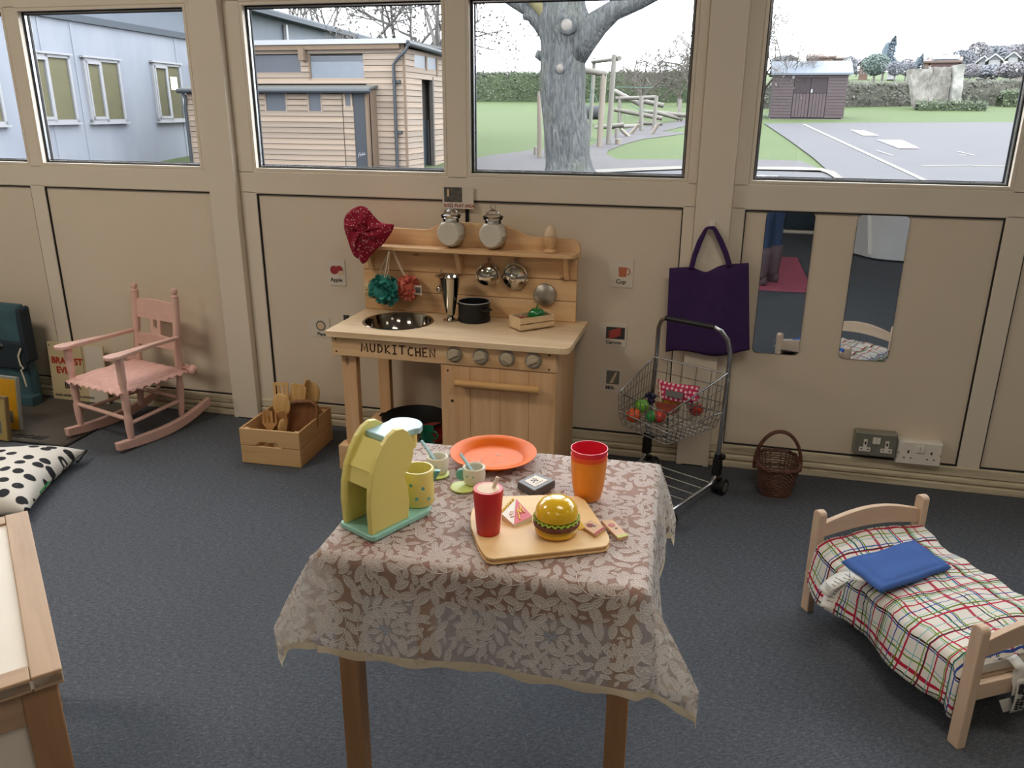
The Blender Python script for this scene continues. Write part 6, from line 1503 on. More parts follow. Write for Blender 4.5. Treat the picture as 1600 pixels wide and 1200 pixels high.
# ================================================================== OUTSIDE
LK = 0.235
GLASSF = glassmat('far_pane', (1, 1, 1), 1.12)
def bare(t_, base, height, trunk_r, seed_, m_, levels=5, spread=0.5, trunk_frac=0.28, up=0.25, leafm=None, nleaf=0, leafsize=0.12, lean=(0, 0), kids=3, wide=1.0, rk=0.6):
    """a leafless tree: trunk and branches as one mesh, twigs as another"""
    rnd = random.Random(seed_); big = MB(); small = MB(); tips = []
    def grow(p, d, ln, r, lv):
        n_ = 4 if lv > 1 else 3; pts = [p]; q_ = p; dd = d
        for k_ in range(n_):
            dd = (dd+Vector((rnd.uniform(-1, 1), rnd.uniform(-1, 1), rnd.uniform(-.6, 1)*0.7))*0.16+Vector((0, 0, up*0.10))).normalized(); q_ = q_+dd*ln/n_; pts.append(q_)
        tgt = big if lv >= levels-2 else small
        tgt.tube(pts, [r*(1-0.45*i/n_) for i in range(n_+1)], 7 if lv >= levels-1 else (5 if lv >= levels-2 else 3), cap=False)
        if lv <= 1: tips.extend(pts[1:])
        if lv == 0: return
        nk = kids+(1 if lv < levels-1 else 0)
        for k_ in range(nk):
            u = 0.45+0.55*(k_+1)/nk if lv < levels else 0.55+0.45*(k_+1)/nk
            i = min(n_, max(1, int(round(u*n_)))); b0_ = pts[i]
            ax = dd.orthogonal().normalized(); ax = Matrix.Rotation(rnd.uniform(0, 2*PI), 3, dd) @ ax
            sd = (dd*(1-spread*0.5)+ax*spread*rnd.uniform(0.7, 1.2)*wide+Vector((0, 0, up))).normalized()
            grow(b0_, sd, ln*rnd.uniform(0.62, 0.82), r*rk, lv-1)
    d0 = Vector((lean[0], lean[1], 1)).normalized()
    ln0 = height*trunk_frac
    big.tube([Vector((0, 0, -0.2)), d0*0.05, d0*ln0*0.5, d0*ln0], [trunk_r*1.35, trunk_r*1.05, trunk_r*0.9, trunk_r*0.8], 9, cap=False)
    for k_ in range(kids+1):
        a_ = 2*PI*k_/(kids+1)+rnd.uniform(-.4, .4); s_ = spread*rnd.uniform(0.5, 1.1)
        grow(d0*ln0*rnd.uniform(0.85, 1.0), Vector((math.cos(a_)*s_*wide, math.sin(a_)*s_*wide, 1)).normalized(), height*0.27, trunk_r*0.5, levels-1)
    big.build('trunk', m_, t_, smooth='all')
    if small.v: small.build('twigs', m_, t_)
    if nleaf:
        lf = MB()
        for k_ in range(nleaf):
            c_ = rnd.choice(tips)+Vector((rnd.gauss(0, .12), rnd.gauss(0, .12), rnd.gauss(0, .12))); a_ = Vector((rnd.uniform(-1, 1), rnd.uniform(-1, 1), rnd.uniform(-1, 1))).normalized(); b_ = a_.orthogonal().normalized(); s_ = leafsize*rnd.uniform(.5, 1.2)
            lf.add([c_-a_*s_*.5, c_+b_*s_*.3, c_+a_*s_*.5, c_-b_*s_*.3], [(0, 1, 2, 3)])
        o_ = lf.build('leaves', leafm, t_); o_['kind'] = 'stuff'
def drape_poly(name, pts, eps, m_, label):
    bm = bmesh.new(); vs = [bm.verts.new((x, y, 0)) for x, y in pts]; bm.faces.new(vs); bmesh.ops.triangulate(bm, faces=bm.faces)
    for yb__ in (11, 60, 230):
        g_ = bm.verts[:]+bm.edges[:]+bm.faces[:]; bmesh.ops.bisect_plane(bm, geom=g_, plane_co=(0, yb__, 0), plane_no=(0, 1, 0))
    for v_ in bm.verts: v_.co.z = terr(v_.co.x, v_.co.y)+eps
    bmesh.ops.recalc_face_normals(bm, faces=bm.faces)
    for f_ in bm.faces:
        if f_.normal.z < 0: f_.normal_flip()
    me = bpy.data.meshes.new(name); bm.to_mesh(me); bm.free(); me.materials.append(m_); o_ = bpy.data.objects.new(name, me); COL.objects.link(o_); struct(o_, label); return o_
def gmat(name, c1, c2, c3, s1=0.8, s2=14, rough=0.95, bump=0.5):
    n = NT(name); v = n.coords('Object'); a_ = n.noise(v, s1, 4); b_ = n.noise(v, s2, 4, 0.7)
    c_ = n.mix(n.ramp(a_, [(0.35, (0, 0, 0)), (0.7, (1, 1, 1))]), c1, c2); c_ = n.mix(n.ramp(b_, [(0.42, (0, 0, 0)), (0.68, (1, 1, 1))]), c_, c3); n.bump(b_, bump, 0.04)
    return n.fin(c_, rough, spec=0.1)
GRASS = gmat('lawn_grass', '#758955', '#6b8153', '#88976c', 0.35, 22)
BARK = gmat('bark_chips', '#8a8789', '#7d7b7f', '#9d999a', 1.2, 45)
TARM = gmat('pale_tarmac', '#858489', '#7f7e85', '#8b8b8d', 0.7, 25, bump=0.05)
CONC = gmat('concrete_kerb', '#b5b0a8', '#aba69e', '#c0bbb2', 1.0, 40, bump=0.15)
m = MB()
ys = [0.07, 11, 60, 230, 500]
for i in range(4): m.add([(-200, ys[i], terr(0, ys[i])), (260, ys[i], terr(0, ys[i])), (260, ys[i+1], terr(0, ys[i+1])), (-200, ys[i+1], terr(0, ys[i+1]))], [(0, 1, 2, 3)])
struct(m.build('ground', GRASS), 'green grass sloping gently up away from the building')
G2 = lambda px, py: (G(px, py).x, G(px, py).y)
drape_poly('bark_area', [(-9, 13.9), G2(700, 262), G2(735, 249), G2(770, 243), G2(800, 239), G2(842, 234), G2(925, 228), G2(950, 213), G2(985, 200), G2(1040, 193), G2(1090, 183), G2(1095, 192), G2(1060, 200), G2(1035, 206), G2(1078, 208), G2(1045, 213), G2(1005, 218), G2(975, 226), G2(950, 236), G2(948, 242), G2(965, 250), G2(1080, 250), G2(1180, 250), G2(1250, 252), G2(1275, 262), G2(1290, 267), (-0.5, 14.2), (-6, 12.6), (-9, 12.8)], 0.012, BARK, 'grey purple bark chip play surface around the big tree')
drape_poly('yard_path', [(-14, 0.1), (9, 0.1), (9, 14.5), G2(1312, 284), G2(1290, 271), G2(1175, 268), G2(1070, 266), G2(940, 271), G2(845, 278), G2(735, 274), G2(700, 266), (-9, 13.6), (-14, 13.6)], 0.018, TARM, 'grey tarmac path next to the building')
drape_poly('kerb', [G2(690, 269), G2(735, 268), G2(790, 271), G2(850, 273), G2(935, 268), G2(1000, 265), G2(1080, 262), G2(1178, 264), G2(1240, 264), G2(1285, 266), G2(1305, 272), G2(1318, 283), G2(1308, 284), G2(1292, 274), G2(1280, 270), G2(1178, 268), G2(1080, 267), G2(1000, 270), G2(935, 273), G2(850, 278), G2(790, 276), G2(735, 273), G2(690, 274)], 0.045, CONC, 'pale concrete kerb curving along the bark area')
drape_poly('sports_court', [G2(1194, 194), G2(1320, 193), G2(1600, 192), (40, 34.5), (40, 8), (9, 8), (4.6, 13), G2(1309, 284), G2(1290, 266), G2(1270, 248), G2(1235, 222)], 0.03, TARM, 'pale grey tarmac sports court with painted lines')
WLINE = mat('court_line', '#dcd9c6', 0.8); YLINE = mat('court_line_yellow', '#d3cf9c', 0.8)
def gline(p, q, w_, m_, nm='painted_line'):
    a_, b_ = Vector((*G2(*p), 0)), Vector((*G2(*q), 0)); d_ = (b_-a_); nn = Vector((-d_.y, d_.x, 0)).normalized()*w_/2
    return drape_poly(nm, [(a_-nn).xy[:], (b_-nn).xy[:], (b_+nn).xy[:], (a_+nn).xy[:]], 0.042, m_, 'painted line on the grey court')
gline((1256, 196), (1450, 288), 0.10, WLINE); gline((1520, 262), (1600, 263), 0.05, YLINE); gline((1370, 238), (1395, 246), 0.05, WLINE); gline((1495, 239), (1523, 246), 0.05, WLINE); gline((1498, 245), (1510, 245), 0.05, WLINE); gline((1440, 262), (1520, 261), 0.04, YLINE)
def gquad(P4, c_, nm): drape_poly('painted_patch', [G2(*p) for p in P4], 0.046, mat(nm, c_, 0.8), 'coloured painted patch on the grey court')
gquad([(1328, 205), (1350, 206), (1373, 214), (1348, 214)], '#dfe0cf', 'patch_cream'); gquad([(1369, 221), (1408, 221), (1432, 232), (1398, 232)], '#cfe3df', 'patch_pale_blue'); gquad([(1398, 232), (1432, 232), (1436, 235), (1404, 235)], '#d8b4dc', 'patch_lilac')

# ---- grey building on the left: local x runs along the wall, away from us
GA = math.radians(96.07); g0 = Vector((-12.0-0.106*2.0, 2.0, -0.2))
gd = Vector((math.cos(GA), math.sin(GA), 0))
t = thing('grey_building', 'long pale grey building with white framed windows beyond the left window', 'building', g0, GA)
def gs(px, py=150):
    d_ = cam_dir((px-800)/FPX, -(py-600)/FPX); nn = Vector((gd.y, -gd.x, 0)); k_ = nn.dot(g0-CAMP)/nn.dot(d_); p_ = CAMP+d_*k_
    return (p_-g0).dot(gd), p_.z-g0.z
n = NT('grey_render'); v = n.coords('Object', (1, 1, 0.3)); f_ = n.noise(v, 1.2, 5, 0.6)
GREYW = n.fin(n.ramp(f_, [(0.3, '#bec7da'), (0.55, '#cfd7e6'), (0.75, '#d8dfec')]), 0.8)
BEAM = mat('slate_beam', '#566474', 0.7); FASC = mat('grey_fascia', '#98a4b6', 0.7, var=0.1, scale=2); ROOFG = mat('grey_roof', '#5f6a78', 0.8); WUP = mat('white_upvc', '#e6e8ee', 0.5, var=0.01); BLIND = mat('olive_blind', '#aca77e', 0.8, var=0.08, scale=3)
zb1 = gs(163, 36)[1]; zev = (gs(350, 17)[1]+gs(575, 62)[1])/2; Send = gs(577, 63)[0]
MB().box(-3, Send, 0.0, 0.25, -0.3, zb1).build('wall', GREYW, t)
MB().box(-3, Send, 0.03, 0.25, zb1, zev).build('fascia', FASC, t)
MB().box(-3, Send+0.02, -0.07, 0.03, zb1-0.07, zb1+0.07).build('beam', BEAM, t)
MB().box(-3, Send+0.25, -0.35, 0.3, zev, zev+0.14).build('eaves_gutter', BEAM, t)
MB().prism_x([(-0.35, zev+0.13), (0.3, zev+0.13), (9, zev+0.5), (9, zev+1.1), (-0.3, zev+0.2)], -3, Send+0.2).build('roof', ROOFG, t)
MB().box(Send-0.25, Send, 0.25, 9, -0.3, zev).build('end_wall', GREYW, t)
MB().box(-3, -2.8, 0.25, 9, -0.3, zev).build('end_wall', GREYW, t)
for px_ in (78, 127, 283, 320, 430):
    s_ = gs(px_)[0]; MB().box(s_-0.05, s_+0.05, -0.015, 0.0, -0.3, zb1-0.08).build('joint_strip', GREYW, t)
def gwin(pxl, pyt, pxr, pyb, split, note=False):
    s0, s1 = gs(pxl)[0], gs(pxr)[0]; zt_, zb_ = gs((pxl+pxr)/2, pyt)[1], gs((pxl+pxr)/2, pyb)[1]
    wn_ = MB(); f_ = 0.06
    wn_.box(s0, s1, -0.06, 0.02, zt_-f_, zt_).box(s0, s1, -0.06, 0.02, zb_, zb_+f_).box(s0, s0+f_, -0.06, 0.02, zb_, zt_).box(s1-f_, s1, -0.06, 0.02, zb_, zt_)
    ms_ = s0+(s1-s0)*split; wn_.box(ms_-f_*0.7, ms_+f_*0.7, -0.06, 0.02, zb_, zt_)
    wn_.box(s0-0.05, s1+0.05, -0.10, 0.0, zt_, zt_+0.04).box(s0-0.05, s1+0.05, -0.10, 0.0, zb_-0.04, zb_)
    wn_.box(s0+f_, ms_-f_*0.5, -0.075, -0.04, zb_+f_, zb_+f_*2).box(s0+f_, ms_-f_*0.5, -0.075, -0.04, zt_-f_*2, zt_-f_).box(s0+f_, s0+f_*1.8, -0.075, -0.04, zb_+f_, zt_-f_)
    wo = wn_.build('window', WUP, t)
    MB().box(s0+f_, s1-f_, -0.012, -0.002, zb_+f_, zt_-f_).build('blind', BLIND, wo)
    m = MB(); m.add([(s0+f_, -0.03, zb_+f_), (s1-f_, -0.03, zb_+f_), (s1-f_, -0.03, zt_-f_), (s0+f_, -0.03, zt_-f_)], [(0, 1, 2, 3)]); m.build('pane', GLASSF, wo)
    if note: MB().box(ms_+0.15, ms_+(s1-ms_)*0.7, -0.035, -0.031, zb_+(zt_-zb_)*0.55, zb_+(zt_-zb_)*0.78).build('paper_notice', PAPER, wo)
gwin(50, 85, 114, 192, 0.42); gwin(135, 93, 190, 191, 0.44); gwin(241, 100, 284, 189, 0.48, True); gwin(301, 106, 332, 189, 0.4); gwin(-60, 75, 0, 196, 0.42)

# ---- timber cabin
CX, CY = -6.57, 13.77
n = NT('cabin_boards'); v = n.coords('Object', (0.12, 1, 1)); f_ = n.noise(v, 4, 5, 0.6, 0.5); oi = n.n('ShaderNodeObjectInfo')
c_ = n.ramp(f_, [(0.3, '#c3ad98'), (0.5, '#e3ccb6'), (0.75, '#f0dfcd')]); k_ = n.ramp(oi.outputs['Random'], [(0, (0.80, 0.78, 0.76)), (0.5, (0.97, 0.96, 0.95)), (1, (1.12, 1.06, 1.0))])
CAB = n.fin(n.mix(1.0, c_, k_, 'MULTIPLY'), 0.85); DARKG = mat('dark_gap', '#3a332c', 0.9); GUT = mat('slate_gutter', '#3d4650', 0.6); GPANEL = mat('grey_window_panel', '#7c838d', 0.35, var=0.06); GPANL = mat('pale_window_panel', '#aeb7c4', 0.3); POSTM = mat('cabin_post', '#a58a70', 0.85)
t = thing('timber_cabin', 'timber clad cabin with grey window panels and dark gutters outside', 'cabin', (CX, CY, -0.1))
def cz(px, py, y): return Wl(px, py, y).z+0.1
def cx_(px, py, y): return Wl(px, py, y).x-CX
ZR = cz(600, 67, CY); 
unit = MB().box(0, 1, -0.5, 0.5, 0.05, 0.95).build('plank', CAB, t)
def plank(x0, x1, y, z0, z1, rot=0, th=0.035):
    o_ = unit.copy(); COL.objects.link(o_); o_.parent = t; o_.location = (x0, y, z0); o_.scale = (x1-x0, th, z1-z0); o_.rotation_euler = (0, 0, rot); return o_
XL = -4.55
# backing walls
MB().box(XL, 0, 0.03, 0.12, 0, ZR).build('front_backing', DARKG, t); 
MB().box(-0.12, -0.03, 0.12, 1.0, 0, ZR-0.1).build('side_backing', DARKG, t); MB().box(-0.12, -0.03, 1.75, 3.0, 0, ZR-0.1).build('side_backing', DARKG, t); MB().box(-0.12, -0.03, 1.0, 1.75, 2.05, ZR-0.1).build('side_backing', DARKG, t)
MB().box(XL, 0.0, 2.95, 3.05, 0, ZR).build('back_wall', DARKG, t); MB().box(XL-0.05, XL+0.05, 0.0, 3.0, 0, ZR).build('left_wall', POSTM, t)
MB().box(XL, -0.15, 0.9, 1.0, 0, 2.0).build('inner_wall', POSTM, t)
ph = 0.118; nrow = int(ZR/ph)+1
wz = [(cx_(397, 100, CY), cx_(470, 100, CY), cz(430, 115, CY), cz(430, 88, CY)), (cx_(485, 100, CY), cx_(568, 100, CY), cz(525, 121, CY), cz(525, 89, CY))]
ZL = cz(450, 128, CY)
for i in range(nrow):
    z0 = i*ph; z1 = min(ZR, z0+ph)
    if z1-z0 < 0.03: continue
    zm = (z0+z1)/2; segs = [(XL, 0.0)]
    for a_, b_, za, zb_ in wz:
        if za-0.02 < zm < zb_+0.02:
            ns = []
            for s0, s1 in segs:
                if a_ > s0 and b_ < s1: ns += [(s0, a_), (b_, s1)]
                else: ns.append((s0, s1))
            segs = ns
    if zm < ZL-0.1: segs = [(max(s0, cx_(583, 200, CY)-0.1), s1) for s0, s1 in segs if s1 > cx_(583, 200, CY)]
    for s0, s1 in segs:
        if s1-s0 > 0.05: plank(s0, s1, 0, z0, z1)
for k_, (a_, b_, za, zb_) in enumerate(wz):
    fo = MB().box(a_-0.02, b_+0.02, 0.0, 0.03, za-0.02, zb_+0.02).build('window', GPANEL if k_ == 0 else GPANL, t)
    MB().box(a_-0.03, a_+0.01, -0.03, 0.03, za-0.03, zb_+0.03).build('frame_strip', POSTM, fo)
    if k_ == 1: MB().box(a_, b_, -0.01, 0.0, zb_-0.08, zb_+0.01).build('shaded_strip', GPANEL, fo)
for i in range(nrow-1):
    z0 = i*ph; z1 = min(ZR-0.1, z0+ph)
    dr0, dr1 = 0.95, 1.72
    if (z0+z1)/2 > 2.06:
        if (z0+z1)/2 > 2.22 and (z0+z1)/2 < 2.48:
            plank(0.0, 0.55, 0, z0, z1, PI/2).location = (0.0, 0.02, z0); p_ = plank(0, 0.9, 0, z0, z1, PI/2); p_.location = (0, 2.05, z0); p_.scale = (0.9, 0.035, z1-z0)
        else: p_ = plank(0, 2.95, 0, z0, z1, PI/2); p_.location = (0, 0.02, z0)
    else:
        p_ = plank(0, dr0, 0, z0, z1, PI/2); p_.location = (0, 0.02, z0); p_ = plank(0, 2.95-dr1, 0, z0, z1, PI/2); p_.location = (0, dr1, z0)
MB().box(-0.02, 0.01, 0.58, 2.0, 2.20, 2.50).build('high_window', GPANL, t)
MB().box(-0.02, 0.03, 1.25, 1.33, 2.2, 2.5).build('window_post', POSTM, t)
MB().box(-0.02, 0.03, 1.95, 2.05, 2.1, 2.5).build('window_post', POSTM, t)
MB().box(-0.06, 0.02, 1.66, 1.74, 0, 2.08).build('door_post', mat('weathered_post', '#7c746e', 0.9), t)
MB().box(-0.1, 0.0, 0.93, 0.97, 0, 2.08).build('door_post', POSTM, t)
MB().box(-0.22, -0.2, 0.9, 2.9, 0, 1.15).build('inner_screen', mat('teal_grey_screen', '#6f8088', 0.6), t); MB().box(-0.24, -0.22, 0.9, 2.9, 1.15, 2.1).build('inner_boards', mat('grey_inner_board', '#8f8680', 0.8), t)
MB().box(-0.19, -0.16, 1.85, 1.9, 0.1, 1.15).build('inner_rail', GPANL, t)
MB().box(-0.02, 0.025, -0.022, 0.03, 0, ZR).build('corner_post', POSTM, t)
MB().box(XL-0.1, 0.14, -0.14, 3.1, ZR, ZR+0.05).build('roof_board', mat('felt_roof', '#8a8a88', 0.8), t)
MB().box(XL-0.1, 0.12, -0.15, -0.12, ZR-0.02, ZR+0.075).build('white_trim', WUP, t)
MB().box(XL, -0.05, -0.12, 0.0, ZR-0.12, ZR-0.02).build('fascia_board', POSTM, t)
MB().cyl((0.14, -0.1, ZR-0.02), (0.14, 3.1, ZR-0.10), 0.055, n=10).build('gutter', GUT, t)
dp = cx_(618, 110, CY)
MB().tube([(0.12, -0.06, ZR-0.06), (0.06, -0.10, ZR-0.18), (dp+0.10, -0.10, ZR-0.30), (dp, -0.10, ZR-0.42), (dp, -0.10, 0.05), (dp+0.03, -0.16, 0.0)], 0.035, 10).build('downpipe', GUT, t, smooth=True)
for zz in (1.9, 0.9): MB().box(dp-0.05, dp+0.12, -0.09, -0.02, zz, zz+0.06).build('pipe_bracket', GUT, t)
MB().box(cx_(476, 75, CY)-0.06, cx_(476, 75, CY)+0.06, -0.2, -0.02, ZR-0.33, ZR-0.1).build('beam_end', POSTM, t)
# lean-to
YL = -0.42; yL = CY+YL
x0L, x1L = cx_(297, 200, yL), cx_(578, 200, yL); ztL = cz(450, 140, yL)
MB().box(x0L, x1L, YL+0.03, YL+0.08, 0, ztL).build('lean_to_backing', DARKG, t)
wl = [(cx_(415, 155, yL), cx_(447, 155, yL), cz(430, 175, yL), cz(430, 148, yL)), (cx_(482, 155, yL), cx_(502, 155, yL), cz(490, 175, yL), cz(490, 148, yL))]
d0, d1 = cx_(554, 200, yL), cx_(573, 200, yL); xs1 = cx_(537, 200, yL)
nr = int(ztL/0.112)
for i in range(nr):
    z0 = i*0.112; z1 = z0+0.112; zm = (z0+z1)/2; segs = [(x0L, xs1), (xs1+0.02, d0), (d1+0.06, x1L)]
    ns = []
    for s0, s1 in segs:
        cur_ = [(s0, s1)]
        for a_, b_, za, zb_ in wl+[(cx_(539, 155, yL), cx_(549, 155, yL), cz(544, 169, yL), cz(544, 142, yL))]:
            if za < zm < zb_+0.04:
                nn = []
                for u0, u1 in cur_: nn += ([(u0, a_), (b_, u1)] if a_ > u0 and b_ < u1 else [(u0, u1)])
                cur_ = nn
        ns += cur_
    for s0, s1 in ns:
        if s1-s0 > 0.04: plank(s0, s1, YL, z0, z1)
for a_, b_, za, zb_ in wl+[(cx_(539, 155, yL), cx_(549, 155, yL), cz(544, 169, yL), cz(544, 142, yL))]:
    fo = MB().box(a_-0.01, b_+0.01, YL, YL+0.03, za-0.02, zb_+0.05).build('window', GPANEL, t)
    MB().box(a_-0.02, a_+0.015, YL-0.025, YL+0.02, za-0.02, zb_+0.05).box(b_-0.01, b_+0.02, YL-0.025, YL+0.02, za-0.02, zb_+0.05).build('frame_strip', CAB, fo)
MB().box(d0, d1, YL-0.0, YL+0.04, 0, ztL-0.05).build('dark_door', mat('slate_door', '#3c4450', 0.6), t)
MB().box(d1, d1+0.06, YL-0.03, YL+0.05, 0, ztL).build('door_post', POSTM, t)
m = MB(); zz = cz(563, 242, yL); xm = (d0+d1)/2
for k_ in range(4): m.tube([(xm-0.08+0.05*k_, YL-0.004, zz-0.06+0.02*k_), (xm-0.06+0.04*k_, YL-0.004, zz+0.05)], 0.006, 5)
m.tube([(xm-0.08, YL-0.004, zz), (xm+0.08, YL-0.004, zz+0.01)], 0.006, 5); m.build('chalk_mark', WUP, t)
MB().box(x1L-0.03, x1L, YL, 0.0, 0, ztL).build('lean_to_side', POSTM, t); MB().box(x0L, x0L+0.03, YL, 0.0, 0, ztL).build('lean_to_side', POSTM, t)
MB().prism_x([(YL-0.12, ztL-0.02), (YL-0.12, ztL+0.02), (0.0, ztL+0.10), (0.0, ztL+0.06)], x0L-0.1, x1L+0.05).build('lean_to_roof', mat('mossy_roof', '#7d7f78', 0.9, var=0.3, scale=30), t)
MB().cyl((x0L-0.12, YL-0.13, ztL-0.03), (x1L+0.10, YL-0.13, ztL-0.03), 0.05, n=10).build('gutter', GUT, t)
MB().tube([(x0L-0.02, YL-0.10, ztL-0.05), (x0L+0.02, YL-0.06, ztL-0.2), (x0L-0.02, YL-0.05, ztL-0.35), (x0L-0.02, YL-0.05, 0)], 0.035, 8).build('downpipe', GUT, t, smooth=True)
MB().box(Send-9.2, Send-9.05, -0.1, 0.0, zev-0.75, zev-0.1).build('vent_pipe', WUP, bpy.data.objects['grey_building'])
unit.location = (XL, 0, 0.0); unit.scale = (0.5, 0.035, 0.1)

# ---- the big tree
n = NT('rough_bark'); v = n.coords('Object', (1, 1, 0.22)); f1 = n.noise(v, 13, 6, 0.7, 1.2); f2 = n.voro(v, 18, 1.0, 'DISTANCE_TO_EDGE')
f3 = n.noise(n.coords('Object'), 1.6, 3)
c_ = n.ramp(f1, [(0.3, '#626567'), (0.5, '#939697'), (0.72, '#bcbdba')]); c_ = n.mix(n.ramp(f3, [(0.5, (0, 0, 0)), (0.75, (0.45,)*3)]), c_, '#8f9677')
n.bump(n.math('ADD', f1, n.math('MULTIPLY', f2, 0.8)), 1.0, 0.06)
BARKM = n.fin(c_, 0.95, spec=0.1)
tb = G(893, 278)
yT = tb.y
t = thing('big_tree', 'large rough barked tree trunk with two cut limbs close to the window', 'tree', tb)
def TP(px, py, dy=0.0): return Wl(px, py, yT+dy)-tb
def trow(pl, pr, py): a_, b_ = TP(pl, py), TP(pr, py); return (a_+b_)/2, (b_.x-a_.x)/2
rows = [(843, 942, 282), (848, 936, 276), (852, 926, 262), (853, 921, 245), (851, 919, 215), (848, 916, 180), (845, 913, 150), (845, 914, 120), (846, 914, 90), (846, 916, 70), (843, 922, 50), (841, 922, 30), (843, 915, 10), (844, 913, -15), (843, 916, -60), (840, 920, -120)]
cen_ = [trow(*r_) for r_ in rows]
m = MB(); ns_, nr_ = 72, len(cen_)*5
def trunk(a_, b_):
    f_ = b_*(len(cen_)-1); i = min(int(f_), len(cen_)-2); u = f_-i; c0, r0 = cen_[i]; c1, r1 = cen_[i+1]; c2 = c0.lerp(c1, u); r_ = r0+(r1-r0)*u
    th = a_*2*PI; k_ = 1+0.05*math.sin(th*5+b_*4)*(0.5+2*max(0, 0.25-b_))+0.045*noise.noise(Vector((math.cos(th)*2.5, math.sin(th)*2.5, b_*9)))
    return (c2.x+r_*k_*math.cos(th), c2.y+r_*k_*math.sin(th), c2.z)
m.grid(trunk, ns_, nr_, cu=True)
m.uv = {}
m.build('trunk', BARKM, t, smooth='all')
def limb(pts, rads, nm='limb', mm=None): return MB().tube([TP(a_, b_, dy) for a_, b_, dy in pts], rads, 16).build(nm, mm or BARKM, t, smooth='all')
sc = (Wl(900, 100, yT)-Wl(899, 100, yT)).x
limb([(885, 90, 0.0), (912, 58, -0.05), (935, 35, -0.1), (960, 16, -0.1), (1000, 0, -0.2), (1080, -40, -0.4)], [30*sc, 24*sc, 19*sc, 15*sc, 13*sc, 9*sc])
limb([(875, 60, 0.0), (845, 30, -0.05), (825, 14, -0.1), (795, -4, -0.1), (760, -30, -0.3)], [26*sc, 17*sc, 11*sc, 10*sc, 8*sc])
limb([(866, 45, -0.15), (850, 18, -0.2), (830, -5, -0.25), (815, -25, -0.3)], [12*sc, 10*sc, 9*sc, 8*sc], 'mossy_limb', mat('mossy_bark', '#a09662', 0.9, var=0.15, bump=0.4, bscale=20))
limb([(856, 95, 0), (843, 86, -0.05), (838, 84, -0.08)], [9*sc, 7*sc, 6*sc], 'branch_stub'); limb([(835, 20, -0.1), (824, 26, -0.15), (819, 25, -0.2)], [9*sc, 7*sc, 5*sc], 'branch_stub')
for a_, b_, r_ in ((893, 43, 10), (882, 108, 6.5)):
    p_ = TP(a_, b_); i = min(range(len(rows)), key=lambda q_: abs(rows[q_][2]-b_)); cc_, rr = cen_[i]; dx_ = p_.x-cc_.x; yy = cc_.y-math.sqrt(max(0.01, rr*rr-dx_*dx_))-0.01
    ko = MB().lathe([(0, 0.02), (r_*sc*0.9, 0.02), (r_*sc*1.35, 0.01), (r_*sc*1.5, -0.10), (0, -0.12)], n=22, T=Matrix.Translation((p_.x, yy, p_.z)) @ Matrix.Rotation(PI/2, 4, 'X')).build('pruning_scar', BARKM, t, smooth='all')
    m = MB(); T_ = Matrix.Translation((p_.x, yy, p_.z)) @ Matrix.Rotation(PI/2, 4, 'X'); m.lathe([(0, 0.028), (r_*sc*0.75, 0.026), (r_*sc*0.9, 0.015), (0, 0.01)], n=18, T=T_); m.build('cut_wood', mat('cut_wood', '#b0a69c', 0.8, var=0.2, scale=20), ko, smooth='all')
# crown above the picture keeps the tree a tree
rnd = random.Random(5)

# ---- posts beside the tree and play frame
LOGM = wood('weathered_log', '#9d968c', '#bab2a6', 'z', knots=False, scale=8); LOGX = wood('weathered_rail', '#868176', '#a39a8c', 'x', knots=False, scale=8); LOGN = wood('newer_log', '#ab9c8a', '#c6b6a2', 'z', knots=False, scale=8)
def postp(px, pyb, pyt, rpx, m_, nm='post', parent=None, at=None, dy=0):
    b_ = G(px, pyb) if at is None else at; top = Wl(px, pyt, b_.y); r_ = rpx*(Wl(px+1, pyb, b_.y)-Wl(px, pyb, b_.y)).x/2
    o0 = parent.location if parent else Vector()
    return MB().cyl(b_-o0-Vector((0, 0, 0.1)), Vector((b_.x+(top.x-b_.x), b_.y, top.z))-o0, r_*1.03, r_, 12).build(nm, m_, parent, smooth=True), b_
b_ = G(843, 247)
t = thing('round_post', 'tall round wooden post standing left of the big tree trunk', 'post', b_)
postp(843, 247, 143, 7, LOGN, 'post_body', t, b_)
b_ = G(837, 243); t = thing('short_post', 'short wooden stump left of the tall post by the tree', 'post', b_); postp(837, 243, 229, 6, LOGM, 'post_body', t, b_)
b_ = G(853, 248); t = thing('grey_post', 'thin grey post tucked between the tall post and tree trunk', 'post', b_); postp(852, 248, 180, 4, LOGM, 'post_body', t, b_)
fb = G(938, 229)
t = thing('log_climbing_frame', 'log climbing frame with tall posts, beams and ropes on the bark', 'climbing frame', fb)
def logp(px, pyb, pyt, w_, m_=LOGM, pxt=None):
    b_ = G(px, pyb); top = Wl(pxt or px, pyt, b_.y); r_ = w_*(Wl(px+1, pyb, b_.y)-Wl(px, pyb, b_.y)).x/2
    MB().cyl(b_-fb-Vector((0, 0, 0.1)), top-fb, r_, r_*0.97, 12).build('log_post', m_, t, smooth=True); return b_, top
bA, tA = logp(936, 230, 112, 9, LOGN, 944); bB, tB = logp(950, 226, 85, 8, LOGM, 960); bC, tC = logp(921, 216, 90, 6, LOGM, 929); bD, tD = logp(968, 196, 150, 6); logp(1002, 205, 150, 7); logp(1021, 203, 150, 6, LOGM, 1026); logp(1060, 190, 155, 6, LOGM, 1063)
def rail(p, q, wr, m_=LOGX, nm='log_beam'): MB().tube([p-fb, q-fb], wr, 10).build(nm, m_, t, smooth=True)
rail(Wl(905, 108, bA.y), Wl(948, 116, bA.y), 0.085); rail(Wl(926, 96, bC.y), Wl(968, 91, bB.y), 0.07)
yD = bD.y
def W2(px, py, y): return Wl(px, py, y)
